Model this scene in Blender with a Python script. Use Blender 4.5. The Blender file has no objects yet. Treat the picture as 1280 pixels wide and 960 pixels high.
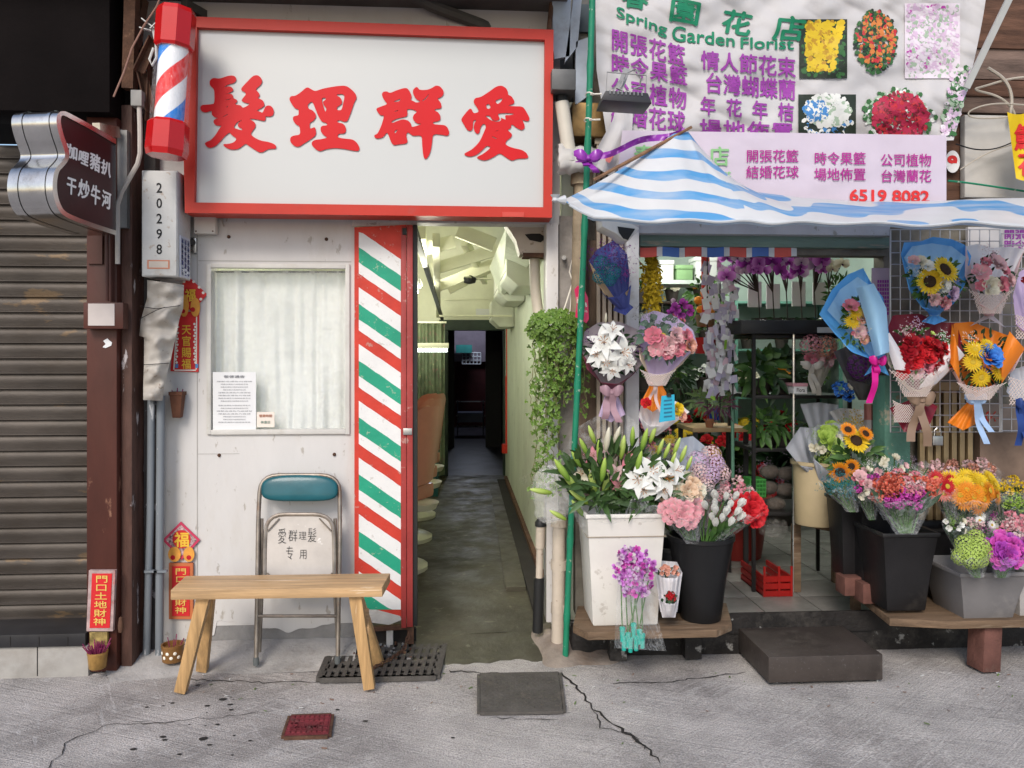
import bpy, bmesh, math, random
from mathutils import Vector, Matrix, noise
SC = bpy.context.scene
COL = SC.collection
rnd = random.Random(7)
PI = math.pi
# ---------------------------------------------------------------- camera
F, CAMD, CAMH, TH, HY = 1000.0, 4.0, 1.44, math.radians(3.7), 445.0
cd = bpy.data.cameras.new('camera'); cam = bpy.data.objects.new('camera', cd); COL.objects.link(cam)
cd.sensor_width = 36; cd.lens = 36 * F / 1280; cd.shift_y = -(480 - HY) / 1280
cd.clip_start = .05; cd.clip_end = 500
cam.location = (0, -CAMD, CAMH); cam.rotation_euler = (PI / 2, 0, -TH)
SC.camera = cam
# ---------------------------------------------------------------- sky, sun, exposure
SUN_EL, SUN_ROT = math.radians(38), math.radians(200)
W = bpy.data.worlds.new('World'); SC.world = W; W.use_nodes = True
nt = W.node_tree; bg = nt.nodes['Background']; sk = nt.nodes.new('ShaderNodeTexSky'); sk.sky_type = 'NISHITA'
sk.sun_disc = False; sk.sun_elevation = SUN_EL; sk.sun_rotation = SUN_ROT; sk.air_density = 1.0; sk.dust_density = 1.5; sk.ozone_density = .6
nt.links.new(sk.outputs[0], bg.inputs[0]); bg.inputs[1].default_value = .14
sd = bpy.data.lights.new('sun', 'SUN'); sd.energy = 1.55; sd.angle = math.radians(20); sd.color = (1, .94, .87)
so = bpy.data.objects.new('sun', sd); COL.objects.link(so)
# light comes from in front of the facade (-Y), high, a little from the left
so.rotation_euler = (Vector((-.30, -.85, .70))).to_track_quat('Z', 'Y').to_euler()
V = SC.view_settings; V.view_transform = 'Standard'; V.look = 'None'; V.gamma = 1; V.use_curve_mapping = False; V.exposure = 0.56
SC.cycles.max_bounces = 8; SC.cycles.diffuse_bounces = 4; SC.cycles.glossy_bounces = 3; SC.cycles.transparent_max_bounces = 16
SC.cycles.transmission_bounces = 4; SC.cycles.caustics_reflective = False; SC.cycles.caustics_refractive = False
SC.cycles.sample_clamp_indirect = 4; SC.cycles.use_denoising = True

# ---------------------------------------------------------------- pixel <-> place
ct, st = math.cos(TH), math.sin(TH)
def A(px, py, Y=0.0):
    """the point of the vertical plane y=Y that the picture shows at px, py"""
    u, v = (px - 640) / F, (HY - py) / F
    t = (Y + CAMD) / (ct - u * st)
    return Vector((t * (st + u * ct), Y, CAMH + t * v))
def G(px, py, z=0.0):
    u, v = (px - 640) / F, (HY - py) / F
    t = (z - CAMH) / v
    return Vector((t * (st + u * ct), -CAMD + t * (ct - u * st), z))
def ppm(px, Y):   # metres per picture pixel at that plane
    return (Y + CAMD) / (ct - (px - 640) / F * st) / F

# ---------------------------------------------------------------- materials
MC = {}
def mat(name, col, rough=.6, metal=0, var=.12, scale=6, bump=.0, bscale=40, dirt=None, damt=.5, dscale=3, dsharp=.12, spec=.28,
        col2=None, transl=0, emit=0, stretch=(1, 1, 1), alpha=1, coat=0, dirt2=None, d2amt=.6, d2scale=20, rvar=0):
    if name in MC: return MC[name]
    m = bpy.data.materials.new(name); m.use_nodes = True; n = m.node_tree; N = n.nodes; L = n.links
    bs = N['Principled BSDF']; out = N['Material Output']
    tc = N.new('ShaderNodeTexCoord'); mp = N.new('ShaderNodeMapping'); mp.inputs['Scale'].default_value = stretch
    L.new(tc.outputs['Object'], mp.inputs[0])
    def nz(sc, det=5, rg=.6):
        x = N.new('ShaderNodeTexNoise'); x.inputs['Scale'].default_value = sc; x.inputs['Detail'].default_value = det; x.inputs['Roughness'].default_value = rg
        L.new(mp.outputs[0], x.inputs['Vector']); return x.outputs[0]
    def rgb(c): x = N.new('ShaderNodeRGB'); x.outputs[0].default_value = (*c, 1); return x.outputs[0]
    def mix(f, a, b, bt='MIX'):
        x = N.new('ShaderNodeMix'); x.data_type = 'RGBA'; x.blend_type = bt
        if hasattr(f, 'is_linked'): L.new(f, x.inputs[0])
        else: x.inputs[0].default_value = f
        L.new(a, x.inputs[6]); L.new(b, x.inputs[7]); return x.outputs[2]
    def ramp(f, lo, hi, a=0, b=1):
        x = N.new('ShaderNodeMapRange'); x.inputs[1].default_value = lo; x.inputs[2].default_value = hi; x.inputs[3].default_value = a; x.inputs[4].default_value = b
        L.new(f, x.inputs[0]); return x.outputs[0]
    base = rgb(col)
    if col2 is not None:
        at = N.new('ShaderNodeAttribute'); at.attribute_name = 't'
        base = mix(ramp(at.outputs['Fac'], .15, .95), base, rgb(col2))
    if var:
        base = mix(ramp(nz(scale), .3, .7), base, mix(1.0, base, rgb((1 - var * 2,) * 3), 'MULTIPLY'))
    if dirt is not None:
        base = mix(ramp(nz(dscale, 8, .7), .5 + .12 - dsharp / 2, .5 + .12 + dsharp / 2, 0, damt), base, rgb(dirt))
    if dirt2 is not None:
        base = mix(ramp(nz(d2scale, 6, .65), .62, .66, 0, d2amt), base, rgb(dirt2))
    L.new(base, bs.inputs['Base Color'])
    bs.inputs['Roughness'].default_value = rough; bs.inputs['Metallic'].default_value = metal
    if rvar: L.new(ramp(nz(scale * 2), .35, .65, max(0, rough - rvar), rough + rvar), bs.inputs['Roughness'])
    bs.inputs['Specular IOR Level'].default_value = spec; bs.inputs['Coat Weight'].default_value = coat
    if alpha < 1: bs.inputs['Alpha'].default_value = alpha
    if bump:
        b = N.new('ShaderNodeBump'); b.inputs['Strength'].default_value = bump; b.inputs['Distance'].default_value = .01
        L.new(nz(bscale), b.inputs['Height']); L.new(b.outputs[0], bs.inputs['Normal'])
    if emit:
        bs.inputs['Emission Color'].default_value = (*col, 1); bs.inputs['Emission Strength'].default_value = emit
    if transl:
        t = N.new('ShaderNodeBsdfTranslucent'); L.new(base, t.inputs[0]); ms = N.new('ShaderNodeMixShader'); ms.inputs[0].default_value = transl
        L.new(bs.outputs[0], ms.inputs[1]); L.new(t.outputs[0], ms.inputs[2]); L.new(ms.outputs[0], out.inputs[0])
    MC[name] = m; return m
def film(name, col=(.9, .9, .92), clear=.75, rough=.12):
    if name in MC: return MC[name]
    m = bpy.data.materials.new(name); m.use_nodes = True; n = m.node_tree; N = n.nodes; L = n.links
    N.remove(N['Principled BSDF']); t = N.new('ShaderNodeBsdfTransparent'); g = N.new('ShaderNodeBsdfPrincipled')
    g.inputs['Base Color'].default_value = (*col, 1); g.inputs['Roughness'].default_value = rough
    nz = N.new('ShaderNodeTexNoise'); nz.inputs['Scale'].default_value = 14; nz.inputs['Detail'].default_value = 3
    b = N.new('ShaderNodeBump'); b.inputs['Strength'].default_value = .35; b.inputs['Distance'].default_value = .02
    L.new(nz.outputs[0], b.inputs['Height']); L.new(b.outputs[0], g.inputs['Normal'])
    mr = N.new('ShaderNodeMapRange'); mr.inputs[1].default_value = .35; mr.inputs[2].default_value = .7; mr.inputs[3].default_value = max(.02, 1 - clear - .10); mr.inputs[4].default_value = 1 - clear + .10
    L.new(nz.outputs[0], mr.inputs[0])
    ms = N.new('ShaderNodeMixShader'); L.new(mr.outputs[0], ms.inputs[0]); L.new(t.outputs[0], ms.inputs[1]); L.new(g.outputs[0], ms.inputs[2])
    L.new(ms.outputs[0], N['Material Output'].inputs[0]); MC[name] = m; return m

# ---------------------------------------------------------------- mesh building
class MB:
    def __init__(s): s.v = []; s.f = []; s.m = []; s.t = []; s.tt = 0.0; s.mi = 0
    def vert(s, p, t=None): s.v.append(Vector(p)); s.t.append(s.tt if t is None else t); return len(s.v) - 1
    def face(s, *i): s.f.append(tuple(i)); s.m.append(s.mi)
    def box(s, x0, x1, y0, y1, z0, z1, M=None):
        if x0 > x1: x0, x1 = x1, x0
        if y0 > y1: y0, y1 = y1, y0
        if z0 > z1: z0, z1 = z1, z0
        b = len(s.v)
        for z in (z0, z1):
            for x, y in ((x0, y0), (x1, y0), (x1, y1), (x0, y1)):
                p = Vector((x, y, z)); s.vert(M @ p if M else p)
        for q in ((3, 2, 1, 0), (4, 5, 6, 7), (0, 1, 5, 4), (1, 2, 6, 5), (2, 3, 7, 6), (3, 0, 4, 7)): s.face(*[b + i for i in q])
        return s
    def obox(s, c, size, rot=(0, 0, 0)):
        from mathutils import Euler
        M = Matrix.Translation(c) @ Euler([math.radians(a) for a in rot]).to_matrix().to_4x4()
        a, b, d = [k / 2 for k in size]; return s.box(-a, a, -b, b, -d, d, M)
    def pbox(s, x0, y0, x1, y1, Yf, Yb):
        xm = (x0 + x1) / 2
        return s.box(A(x0, y0, Yf).x, A(x1, y0, Yf).x, Yf, Yb, A(xm, y1, Yf).z, A(xm, y0, Yf).z)
    def bar(s, a, b, w, h, up=(0, 0, 1), taper=1):
        a, b = Vector(a), Vector(b); d = (b - a).normalized(); x = d.cross(Vector(up))
        if x.length < 1e-4: x = d.cross(Vector((0, 1, 0)))
        x.normalize(); y = x.cross(d).normalized(); i = len(s.v)
        for p, k in ((a, 1), (b, taper)):
            for sx, sy in ((-1, -1), (1, -1), (1, 1), (-1, 1)): s.vert(p + x * sx * w / 2 * k + y * sy * h / 2 * k)
        for q in ((3, 2, 1, 0), (4, 5, 6, 7), (0, 1, 5, 4), (1, 2, 6, 5), (2, 3, 7, 6), (3, 0, 4, 7)): s.face(*[i + k for k in q])
        return s
    def tube(s, pts, r, seg=8, cap=True, closed=False):
        pts = [Vector(p) for p in pts]; n = len(pts); rs = r if isinstance(r, (list, tuple)) else [r] * n
        rings = []; ref = None
        for i, p in enumerate(pts):
            if closed: d = pts[(i + 1) % n] - pts[i - 1]
            else: d = pts[min(i + 1, n - 1)] - pts[max(i - 1, 0)]
            d.normalize()
            if ref is None: ref = d.cross(Vector((0, 0, 1)) if abs(d.z) < .9 else Vector((1, 0, 0))).normalized()
            x = (ref - d * ref.dot(d)).normalized(); ref = x; y = d.cross(x)
            rings.append([s.vert(p + (x * math.cos(2 * PI * k / seg) + y * math.sin(2 * PI * k / seg)) * rs[i]) for k in range(seg)])
        for i in range(n if closed else n - 1):
            a, b = rings[i], rings[(i + 1) % n]
            for k in range(seg): s.face(a[k], a[(k + 1) % seg], b[(k + 1) % seg], b[k])
        if cap and not closed: s.face(*rings[0][::-1]); s.face(*rings[-1])
        return s
    def lathe(s, c, prof, seg=20, M=None, sx=1, sy=1, ph=0):
        """prof: list of (r, z)"""
        c = Vector(c); rings = []
        for r, z in prof:
            ring = []
            for k in range(seg):
                a = 2 * PI * k / seg + ph; p = Vector((r * math.cos(a) * sx, r * math.sin(a) * sy, z)); ring.append(s.vert(c + (M @ p if M else p)))
            rings.append(ring)
        for a, b in zip(rings, rings[1:]):
            for k in range(seg): s.face(a[k], a[(k + 1) % seg], b[(k + 1) % seg], b[k])
        if prof[0][0] > 1e-4: s.face(*rings[0][::-1])
        if prof[-1][0] > 1e-4: s.face(*rings[-1])
        return s
    def grid(s, fn, nu, nv, t=None):
        b = len(s.v)
        for j in range(nv + 1):
            for i in range(nu + 1): s.vert(fn(i / nu, j / nv), t(i / nu, j / nv) if t else None)
        for j in range(nv):
            for i in range(nu):
                a = b + j * (nu + 1) + i; s.face(a, a + 1, a + nu + 2, a + nu + 1)
        return s
    def prism(s, pts, d):
        """pts: 3D polygon, d: offset vector"""
        d = Vector(d); a = [s.vert(p) for p in pts]; b = [s.vert(Vector(p) + d) for p in pts]; n = len(a)
        s.face(*a); s.face(*b[::-1])
        for i in range(n): s.face(a[i], b[i], b[(i + 1) % n], a[(i + 1) % n])
        return s
    def add(s, o, M):
        b = len(s.v); s.v += [M @ p for p in o.v]; s.t += o.t
        s.f += [tuple(i + b for i in f) for f in o.f]; s.m += o.m if s.mi == 0 else [s.mi] * len(o.f)
        return s
    def mesh(s, name, mats, off=Vector((0, 0, 0)), bev=0, smooth=40, clean=True):
        me = bpy.data.meshes.new(name); me.from_pydata([tuple(p - off) for p in s.v], [], s.f)
        ms = mats if isinstance(mats, (list, tuple)) else [mats]
        for m in ms: me.materials.append(m)
        me.polygons.foreach_set('material_index', [min(i, len(ms) - 1) for i in s.m])
        if any(s.t): at = me.attributes.new('t', 'FLOAT', 'POINT'); at.data.foreach_set('value', s.t)
        if clean or bev:
            bm = bmesh.new(); bm.from_mesh(me)
            bmesh.ops.recalc_face_normals(bm, faces=bm.faces)
            if bev:
                es = [e for e in bm.edges if len(e.link_faces) == 2 and e.calc_face_angle(0) > math.radians(35)]
                bmesh.ops.bevel(bm, geom=es, offset=bev, segments=2, profile=.6, affect='EDGES', clamp_overlap=True)
            bm.to_mesh(me); bm.free()
        if smooth:
            me.polygons.foreach_set('use_smooth', [True] * len(me.polygons)); me.set_sharp_from_angle(angle=math.radians(smooth))
        me.update(); return me
    def empty(s): return not s.v
def wl(o):
    p = Vector((0, 0, 0))
    while o is not None: p = p + o.location; o = o.parent
    return p
def thing(name, label, cat, loc, group=None, kind=None):
    o = bpy.data.objects.new(name, None); COL.objects.link(o); o.location = loc; o.empty_display_size = .1
    o['label'] = label; o['category'] = cat
    if group: o['group'] = group
    if kind: o['kind'] = kind
    return o
def part(name, mb, mats, parent, bev=0, smooth=40, label=None, clean=True):
    me = mb.mesh(name, mats, wl(parent), bev, smooth, clean); o = bpy.data.objects.new(name, me); COL.objects.link(o); o.parent = parent
    if label: o['label'] = label
    return o
def solo(name, mb, mats, label=None, cat=None, group=None, kind=None, bev=0, smooth=40, clean=True):
    xs = [p.x for p in mb.v]; ys = [p.y for p in mb.v]; zs = [p.z for p in mb.v]
    c = Vector(((min(xs) + max(xs)) / 2, (min(ys) + max(ys)) / 2, min(zs)))
    o = bpy.data.objects.new(name, mb.mesh(name, mats, c, bev, smooth, clean)); COL.objects.link(o); o.location = c
    if label: o['label'] = label
    if cat: o['category'] = cat
    if group: o['group'] = group
    if kind: o['kind'] = kind
    return o
def inst(name, me, parent, p, d=(0, -1, 0), s=1.0, roll=0.0, label=None):
    o = bpy.data.objects.new(name, me); COL.objects.link(o); o.parent = parent
    q = Vector(d).normalized().to_track_quat('Z', 'Y')
    o.matrix_local = Matrix.Translation(Vector(p) - wl(parent)) @ q.to_matrix().to_4x4() @ Matrix.Rotation(roll, 4, 'Z') @ Matrix.Scale(s, 4)
    if label: o['label'] = label
    return o
# ---------------------------------------------------------------- writing
TX = {}
def tmesh(body, off=0.0, res=3, sl=1.0, sp=1.0):
    k = (body, off, res, sl, sp)
    if k in TX: return TX[k]
    c = bpy.data.curves.new('t', 'FONT'); c.body = body; c.offset = off; c.resolution_u = res; c.align_x = 'CENTER'; c.space_line = sl; c.space_character = sp
    o = bpy.data.objects.new('t', c); COL.objects.link(o); dg = bpy.context.evaluated_depsgraph_get(); dg.update()
    me = bpy.data.meshes.new_from_object(o.evaluated_get(dg)); r = ([v.co.copy() for v in me.vertices], [tuple(p.vertices) for p in me.polygons])
    bpy.data.objects.remove(o); bpy.data.curves.remove(c); bpy.data.meshes.remove(me)
    TX[k] = r; return r
def write(mb, body, quad, surf, off=0.0, sl=1.0, sp=1.0, res=3, cut=0, bold=0):
    """quad: TL TR BR BL in the coordinates surf(x, y) takes"""
    if off > 0 and ord(body[0]) > 0x2e80: bold = max(bold, off * .5 * abs(quad[3][1] - quad[0][1])); off = 0   # bold strokes
    vs, fs = tmesh(body, off, res, sl, sp)
    if not vs: return mb
    x0, x1 = min(v.x for v in vs), max(v.x for v in vs); y0, y1 = min(v.y for v in vs), max(v.y for v in vs)
    if all(ord(c) > 0x2e80 for c in body):
        x0, x1, y0, y1 = -len(body) * .49 * sp, len(body) * .49 * sp, -.10, .86
    TL, TR, BR, BL = [Vector((*q, 0)) for q in quad]; b = len(mb.v)
    P = []
    for v in vs:
        u = (v.x - x0) / (x1 - x0); w = (y1 - v.y) / (y1 - y0)
        P.append((TL * (1 - u) + TR * u) * (1 - w) + (BL * (1 - u) + BR * u) * w)
    fs = list(fs)
    if cut:   # split long edges so that the lettering follows the folds of the cloth
        out = []; mids = {}
        while fs:
            f = fs.pop()
            if len(f) > 3: fs += [(f[0], f[i], f[i + 1]) for i in range(1, len(f) - 1)]; continue
            l_ = [(P[f[i]] - P[f[(i + 1) % 3]]).length for i in range(3)]; i = l_.index(max(l_))
            if l_[i] < cut: out.append(f); continue
            a, c, d = f[i], f[(i + 1) % 3], f[(i + 2) % 3]; k = (min(a, c), max(a, c))
            if k not in mids: P.append((P[a] + P[c]) / 2); mids[k] = len(P) - 1
            fs += [(a, mids[k], d), (mids[k], c, d)]
        fs = out
    for k, (bx, by) in enumerate(((0, 0), (-bold, 0), (bold, 0), (0, bold), (0, -bold)) if bold else ((0, 0),)):
        b = len(mb.v); o = Vector((0, -.0003 * k, 0))
        for p in P: mb.vert(surf(p.x + bx, p.y + by) + o)
        for f in fs: mb.face(*[b + i for i in f])
    return mb
def R(x0, y0, x1, y1, dy=0): return ((x0, y0), (x1, y0 + dy), (x1, y1 + dy), (x0, y1))
def pl(Y): return lambda x, y: A(x, y, Y)
def shape(mb, outer, holes, fn, depth=.01):
    """flat shape with holes, outlines smoothed; fn(x, y, dy)"""
    c = bpy.data.curves.new('s', 'CURVE'); c.dimensions = '2D'; c.fill_mode = 'BOTH'; c.extrude = .5
    for pts in [outer] + holes:
        for _ in range(2):
            q = []
            for i in range(len(pts)):
                a, b = pts[i], pts[(i + 1) % len(pts)]
                q += [(a[0] * .78 + b[0] * .22, a[1] * .78 + b[1] * .22), (a[0] * .22 + b[0] * .78, a[1] * .22 + b[1] * .78)]
            pts = q
        sp = c.splines.new('POLY'); sp.points.add(len(pts) - 1); sp.use_cyclic_u = True
        for i, p in enumerate(pts): sp.points[i].co = (p[0] / 100, -p[1] / 100, 0, 1)
    o = bpy.data.objects.new('s', c); COL.objects.link(o); dg = bpy.context.evaluated_depsgraph_get(); dg.update()
    me = bpy.data.meshes.new_from_object(o.evaluated_get(dg)); b = len(mb.v)
    for v in me.vertices: mb.vert(fn(v.co.x * 100, -v.co.y * 100, v.co.z * depth))
    for p in me.polygons: mb.face(*[b + i for i in p.vertices])
    bpy.data.objects.remove(o); bpy.data.curves.remove(c); bpy.data.meshes.remove(me)
    return mb
def wob(*a, s=1.0): return noise.noise(Vector([k * s for k in a] + [0] * (3 - len(a))))
# ================================================================ materials used all over
white = mat('white_paint', (.605, .585, .565), .5, var=.07, scale=2, bump=.5, bscale=9, dirt=(.46, .41, .34), damt=.5, dscale=2.6, dsharp=.2, rvar=.12, dirt2=(.30, .26, .21), d2amt=.65, d2scale=22, stretch=(1, 1, .4))
concrete = mat('concrete', (.30, .29, .28), .85, var=.2, scale=5, bump=.5, bscale=40, dirt=(.13, .12, .11), damt=.6, dscale=3)
dconc = mat('dim_concrete', (.13, .125, .115), .9, var=.2, scale=4, bump=.5, bscale=30)
black = mat('black_metal', (.02, .02, .02), .5, var=.1)
dark = mat('dark_board', (.008, .006, .006), .85, spec=.06, var=.2, scale=3, bump=.2)
steel = mat('steel', (.55, .55, .54), .32, metal=1, var=.2, scale=10, bump=.05, rvar=.1)
gpaint = mat('grey_pipe_paint', (.20, .22, .24), .5, var=.12, dirt2=(.6, .6, .6), d2amt=.8, d2scale=16, stretch=(1, 1, .3))
rust = mat('rusty_iron', (.13, .065, .04), .85, var=.3, scale=14, bump=.6, bscale=60, dirt=(.3, .17, .1), damt=.6, dscale=9)
maroon = mat('brown_steel', (.085, .026, .018), .42, var=.2, scale=5, bump=.15, bscale=20, dirt2=(.42, .22, .14), d2amt=.5, d2scale=9, stretch=(1, 1, .35), coat=0)
red = mat('red_paint', (.66, .045, .028), .42, var=.1, scale=6, bump=.1)
redw = mat('red_paint_worn', (.60, .05, .03), .55, var=.15, scale=6, bump=.3, bscale=30, dirt2=(.45, .3, .25), d2amt=.6, d2scale=24)
greenp = mat('green_paint', (.015, .21, .115), .5, var=.1, bump=.2, dirt2=(.6, .6, .5), d2amt=.5, d2scale=30)
whitep = mat('white_stripe_paint', (.72, .71, .69), .5, var=.05, bump=.2, dirt2=(.4, .35, .3), d2amt=.5, d2scale=26)
mint = mat('mint_wall', (.62, .66, .54), .6, var=.1, scale=3, bump=.3, bscale=10, dirt=(.35, .42, .3), damt=.5, dscale=2.5, dirt2=(.25, .22, .15), d2scale=18, stretch=(1, 1, .5))
cream = mat('cream_ceiling', (.80, .80, .62), .6, var=.08, scale=4, bump=.3, bscale=12)
pine = mat('pine_wood', (.64, .41, .21), .45, var=.25, scale=6, bump=.25, bscale=20, stretch=(.5, 7, 7), dirt=(.40, .20, .07), damt=.6, dscale=4, dirt2=(.74, .60, .42), d2amt=.85, d2scale=4, coat=.05)
pineleg = mat('pine_leg', (.62, .38, .17), .5, var=.25, scale=6, bump=.25, bscale=20, stretch=(7, 7, .5), dirt=(.40, .20, .07), damt=.6, dscale=4, dirt2=(.72, .58, .40), d2amt=.7, d2scale=4)
plank = mat('old_plank', (.20, .13, .08), .75, var=.3, scale=5, bump=.5, bscale=25, stretch=(.6, 5, 5), dirt=(.35, .28, .2), damt=.5, dscale=4)
slatw = mat('pale_slat_paint', (.48, .40, .31), .6, var=.15, scale=6, bump=.3, stretch=(1, 1, .3), dirt=(.25, .17, .1), damt=.5, dscale=5)
ink = mat('black_ink', (.012, .012, .014), .6, var=0)
paper = mat('white_paper', (.78, .78, .78), .7, var=.03, transl=.1)
creamp = mat('cream_pipe', (.55, .47, .38), .5, var=.12, scale=5, bump=.3, dirt=(.3, .2, .12), damt=.6, dscale=4, dirt2=(.15, .1, .06), d2scale=22)
gold = mat('gold_print', (.75, .50, .12), .4, var=.05)
redpap = mat('red_paper', (.62, .03, .03), .5, var=.08)
blackpl = mat('black_plastic', (.012, .012, .013), .38, var=.1, bump=.08, bscale=60)
glass = film('window_glass', (.8, .85, .85), .97, .02)
# ================================================================ ground
def ground_mat():
    m = mat('road_concrete', (.50, .465, .44), .75, var=.26, scale=2.2, dirt=(.20, .18, .17), damt=.75, dscale=1.1, dsharp=.22, dirt2=(.58, .56, .54), d2amt=.35, d2scale=3.2)
    N = m.node_tree.nodes; L = m.node_tree.links; bs = N['Principled BSDF']; base = bs.inputs['Base Color'].links[0].from_socket
    tc = N.new('ShaderNodeTexCoord'); prev = base; hts = []
    for ang, sc, lo, hi, amt, colr in ((38, (3, 48, 1), .55, .72, .45, (.56, .54, .52)), (-24, (2, 30, 1), .58, .74, .35, (.12, .11, .105)), (80, (2, 60, 1), .58, .74, .15, (.20, .19, .18)), (-62, (3, 16, 1), .60, .68, .30, (.60, .58, .57))):
        mp = N.new('ShaderNodeMapping'); mp.vector_type = 'TEXTURE'; mp.inputs['Rotation'].default_value = (0, 0, math.radians(ang)); mp.inputs['Scale'].default_value = tuple(1 / k for k in sc)
        L.new(tc.outputs['Object'], mp.inputs[0]); nz = N.new('ShaderNodeTexNoise'); nz.inputs['Scale'].default_value = 1; nz.inputs['Detail'].default_value = 3
        nz.inputs['Distortion'].default_value = 1.6 if ang != 80 else .3; L.new(mp.outputs[0], nz.inputs['Vector'])
        area = N.new('ShaderNodeTexNoise'); area.inputs['Scale'].default_value = .9 + ang * .005; L.new(tc.outputs['Object'], area.inputs['Vector'])
        a = N.new('ShaderNodeMapRange'); a.inputs[1].default_value = .42; a.inputs[2].default_value = .62; L.new(area.outputs[0], a.inputs[0])
        r = N.new('ShaderNodeMapRange'); r.inputs[1].default_value = lo; r.inputs[2].default_value = hi; r.inputs[4].default_value = amt; L.new(nz.outputs[0], r.inputs[0])
        mu = N.new('ShaderNodeMath'); mu.operation = 'MULTIPLY'; L.new(a.outputs[0], mu.inputs[0]); L.new(r.outputs[0], mu.inputs[1])
        mx = N.new('ShaderNodeMix'); mx.data_type = 'RGBA'; L.new(mu.outputs[0], mx.inputs[0]); L.new(prev, mx.inputs[6]); mx.inputs[7].default_value = (*colr, 1); prev = mx.outputs[2]; hts.append(nz.outputs[0])
    sp = N.new('ShaderNodeTexNoise'); sp.inputs['Scale'].default_value = 160; sp.inputs['Detail'].default_value = 3; L.new(tc.outputs['Object'], sp.inputs['Vector'])
    r = N.new('ShaderNodeMapRange'); r.inputs[1].default_value = .35; r.inputs[2].default_value = .65; r.inputs[3].default_value = .72; r.inputs[4].default_value = 1.25; L.new(sp.outputs[0], r.inputs[0])
    mx = N.new('ShaderNodeMix'); mx.data_type = 'RGBA'; mx.blend_type = 'MULTIPLY'; mx.inputs[0].default_value = 1; L.new(prev, mx.inputs[6]); L.new(r.outputs[0], mx.inputs[7])
    L.new(mx.outputs[2], bs.inputs['Base Color'])
    ad = N.new('ShaderNodeMath'); ad.operation = 'ADD'; L.new(hts[0], ad.inputs[0]); L.new(hts[1], ad.inputs[1]); a2 = N.new('ShaderNodeMath'); a2.operation = 'ADD'; L.new(ad.outputs[0], a2.inputs[0]); L.new(sp.outputs[0], a2.inputs[1])
    b = N.new('ShaderNodeBump'); b.inputs['Strength'].default_value = .7; b.inputs['Distance'].default_value = .008; L.new(a2.outputs[0], b.inputs['Height']); L.new(b.outputs[0], bs.inputs['Normal'])
    return m
road = ground_mat()
def gz(x, y):
    k = max(0, 1 - math.hypot(x - .3, y + 1) / 6)
    return -.012 + .010 * wob(x, y, s=1.1) * k + .004 * wob(x, y, 3, s=5) * k
def spread(t, a, n): return a + math.copysign(abs(t) ** n, t)
g = MB(); g.grid(lambda u, v: (lambda x, y: (x, y, gz(x, y)))(3.2 * (2 * u - 1) + 90 * (2 * u - 1) ** 7, -1.2 + 3.2 * (2 * v - 1) + 90 * (2 * v - 1) ** 7), 160, 160)
solo('ground', g, road, 'scratched grey concrete lane in front of the shops', kind='structure')
# pale mortar fillets where the walls meet the lane
def fillet(name, pts, h, label, m):
    b = MB(); n = len(pts)
    rr = []
    for (xa, ya), (xb, yb) in pts:
        rr.append(((xa, ya), (xb, yb)))
    def fn(u, v):
        i = min(int(u * (n - 1)), n - 2); k = u * (n - 1) - i
        a = Vector(rr[i][0]).lerp(Vector(rr[i + 1][0]), k); c = Vector(rr[i][1]).lerp(Vector(rr[i + 1][1]), k)
        a += Vector((wob(a.x, 1, s=4), wob(a.x, 5, s=4))) * .05
        p = a.lerp(c, v); return (p.x, p.y, -.012 + h * v * v + .012 * math.sin(PI * v) + .006 * wob(p.x, p.y, s=12) * v)
    b.grid(fn, 60, 10); return solo(name, b, m, label, kind='structure')
palec = mat('pale_mortar', (.46, .44, .42), .85, var=.2, scale=5, bump=.7, bscale=35, dirt=(.22, .20, .18), damt=.7, dscale=4)
ga = lambda px, py: (G(px, py).x, G(px, py).y)
fillet('pavement', [(ga(140, 850), (-1.75, -.02)), (ga(230, 842), (-1.4, 0)), (ga(330, 838), (-1.0, 0)), (ga(440, 835), (-.5, 0))], .06, 'pale mortar apron along the foot of the white barber wall', palec)
mb = MB(); mb.grid(lambda u, v: (.34 + .44 * u + .04 * wob(v * 3, 1), -.32 + .75 * v, -.03 + .10 * (math.sin(PI * u) ** .7) * (math.sin(PI * v) ** .6) * (.9 + .5 * wob(u * 2.5, v * 2.5) + .15 * wob(u * 9, v * 9))), 40, 40)
solo('pavement', mb, mat('stained_mortar', (.30, .25, .21), .85, var=.25, scale=5, bump=.7, bscale=30, dirt=(.18, .11, .07), damt=.7, dscale=3, dsharp=.3), 'rounded brown stained mortar lump at the corridor corner', kind='structure')
# cracks
def crack(pts, w=.010, seed=0):
    b = MB(); r = random.Random(seed); P = []
    for i in range(len(pts) - 1):
        a, c = G(*pts[i]), G(*pts[i + 1]); n = max(3, int((c - a).length / .03))
        for k in range(n): p = a.lerp(c, k / n); P.append(Vector((p.x + r.uniform(-.012, .012), p.y + r.uniform(-.012, .012), 0)))
    L_ = []
    for i, p in enumerate(P):
        d = (P[min(i + 1, len(P) - 1)] - P[max(i - 1, 0)]).normalized(); nrm = Vector((-d.y, d.x, 0)); ww = w * r.uniform(.3, 1.2) * (1 if 0 < i < len(P) - 1 else .1)
        z = gz(p.x, p.y) + .0035
        L_.append((b.vert((p.x + nrm.x * ww / 2, p.y + nrm.y * ww / 2, z)), b.vert((p.x - nrm.x * ww / 2, p.y - nrm.y * ww / 2, z))))
    for a, c in zip(L_, L_[1:]): b.face(a[0], a[1], c[1], c[0])
    return b
darkgap = mat('dark_gap', (.03, .027, .025), .9, var=.2)
cb = MB()
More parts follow.
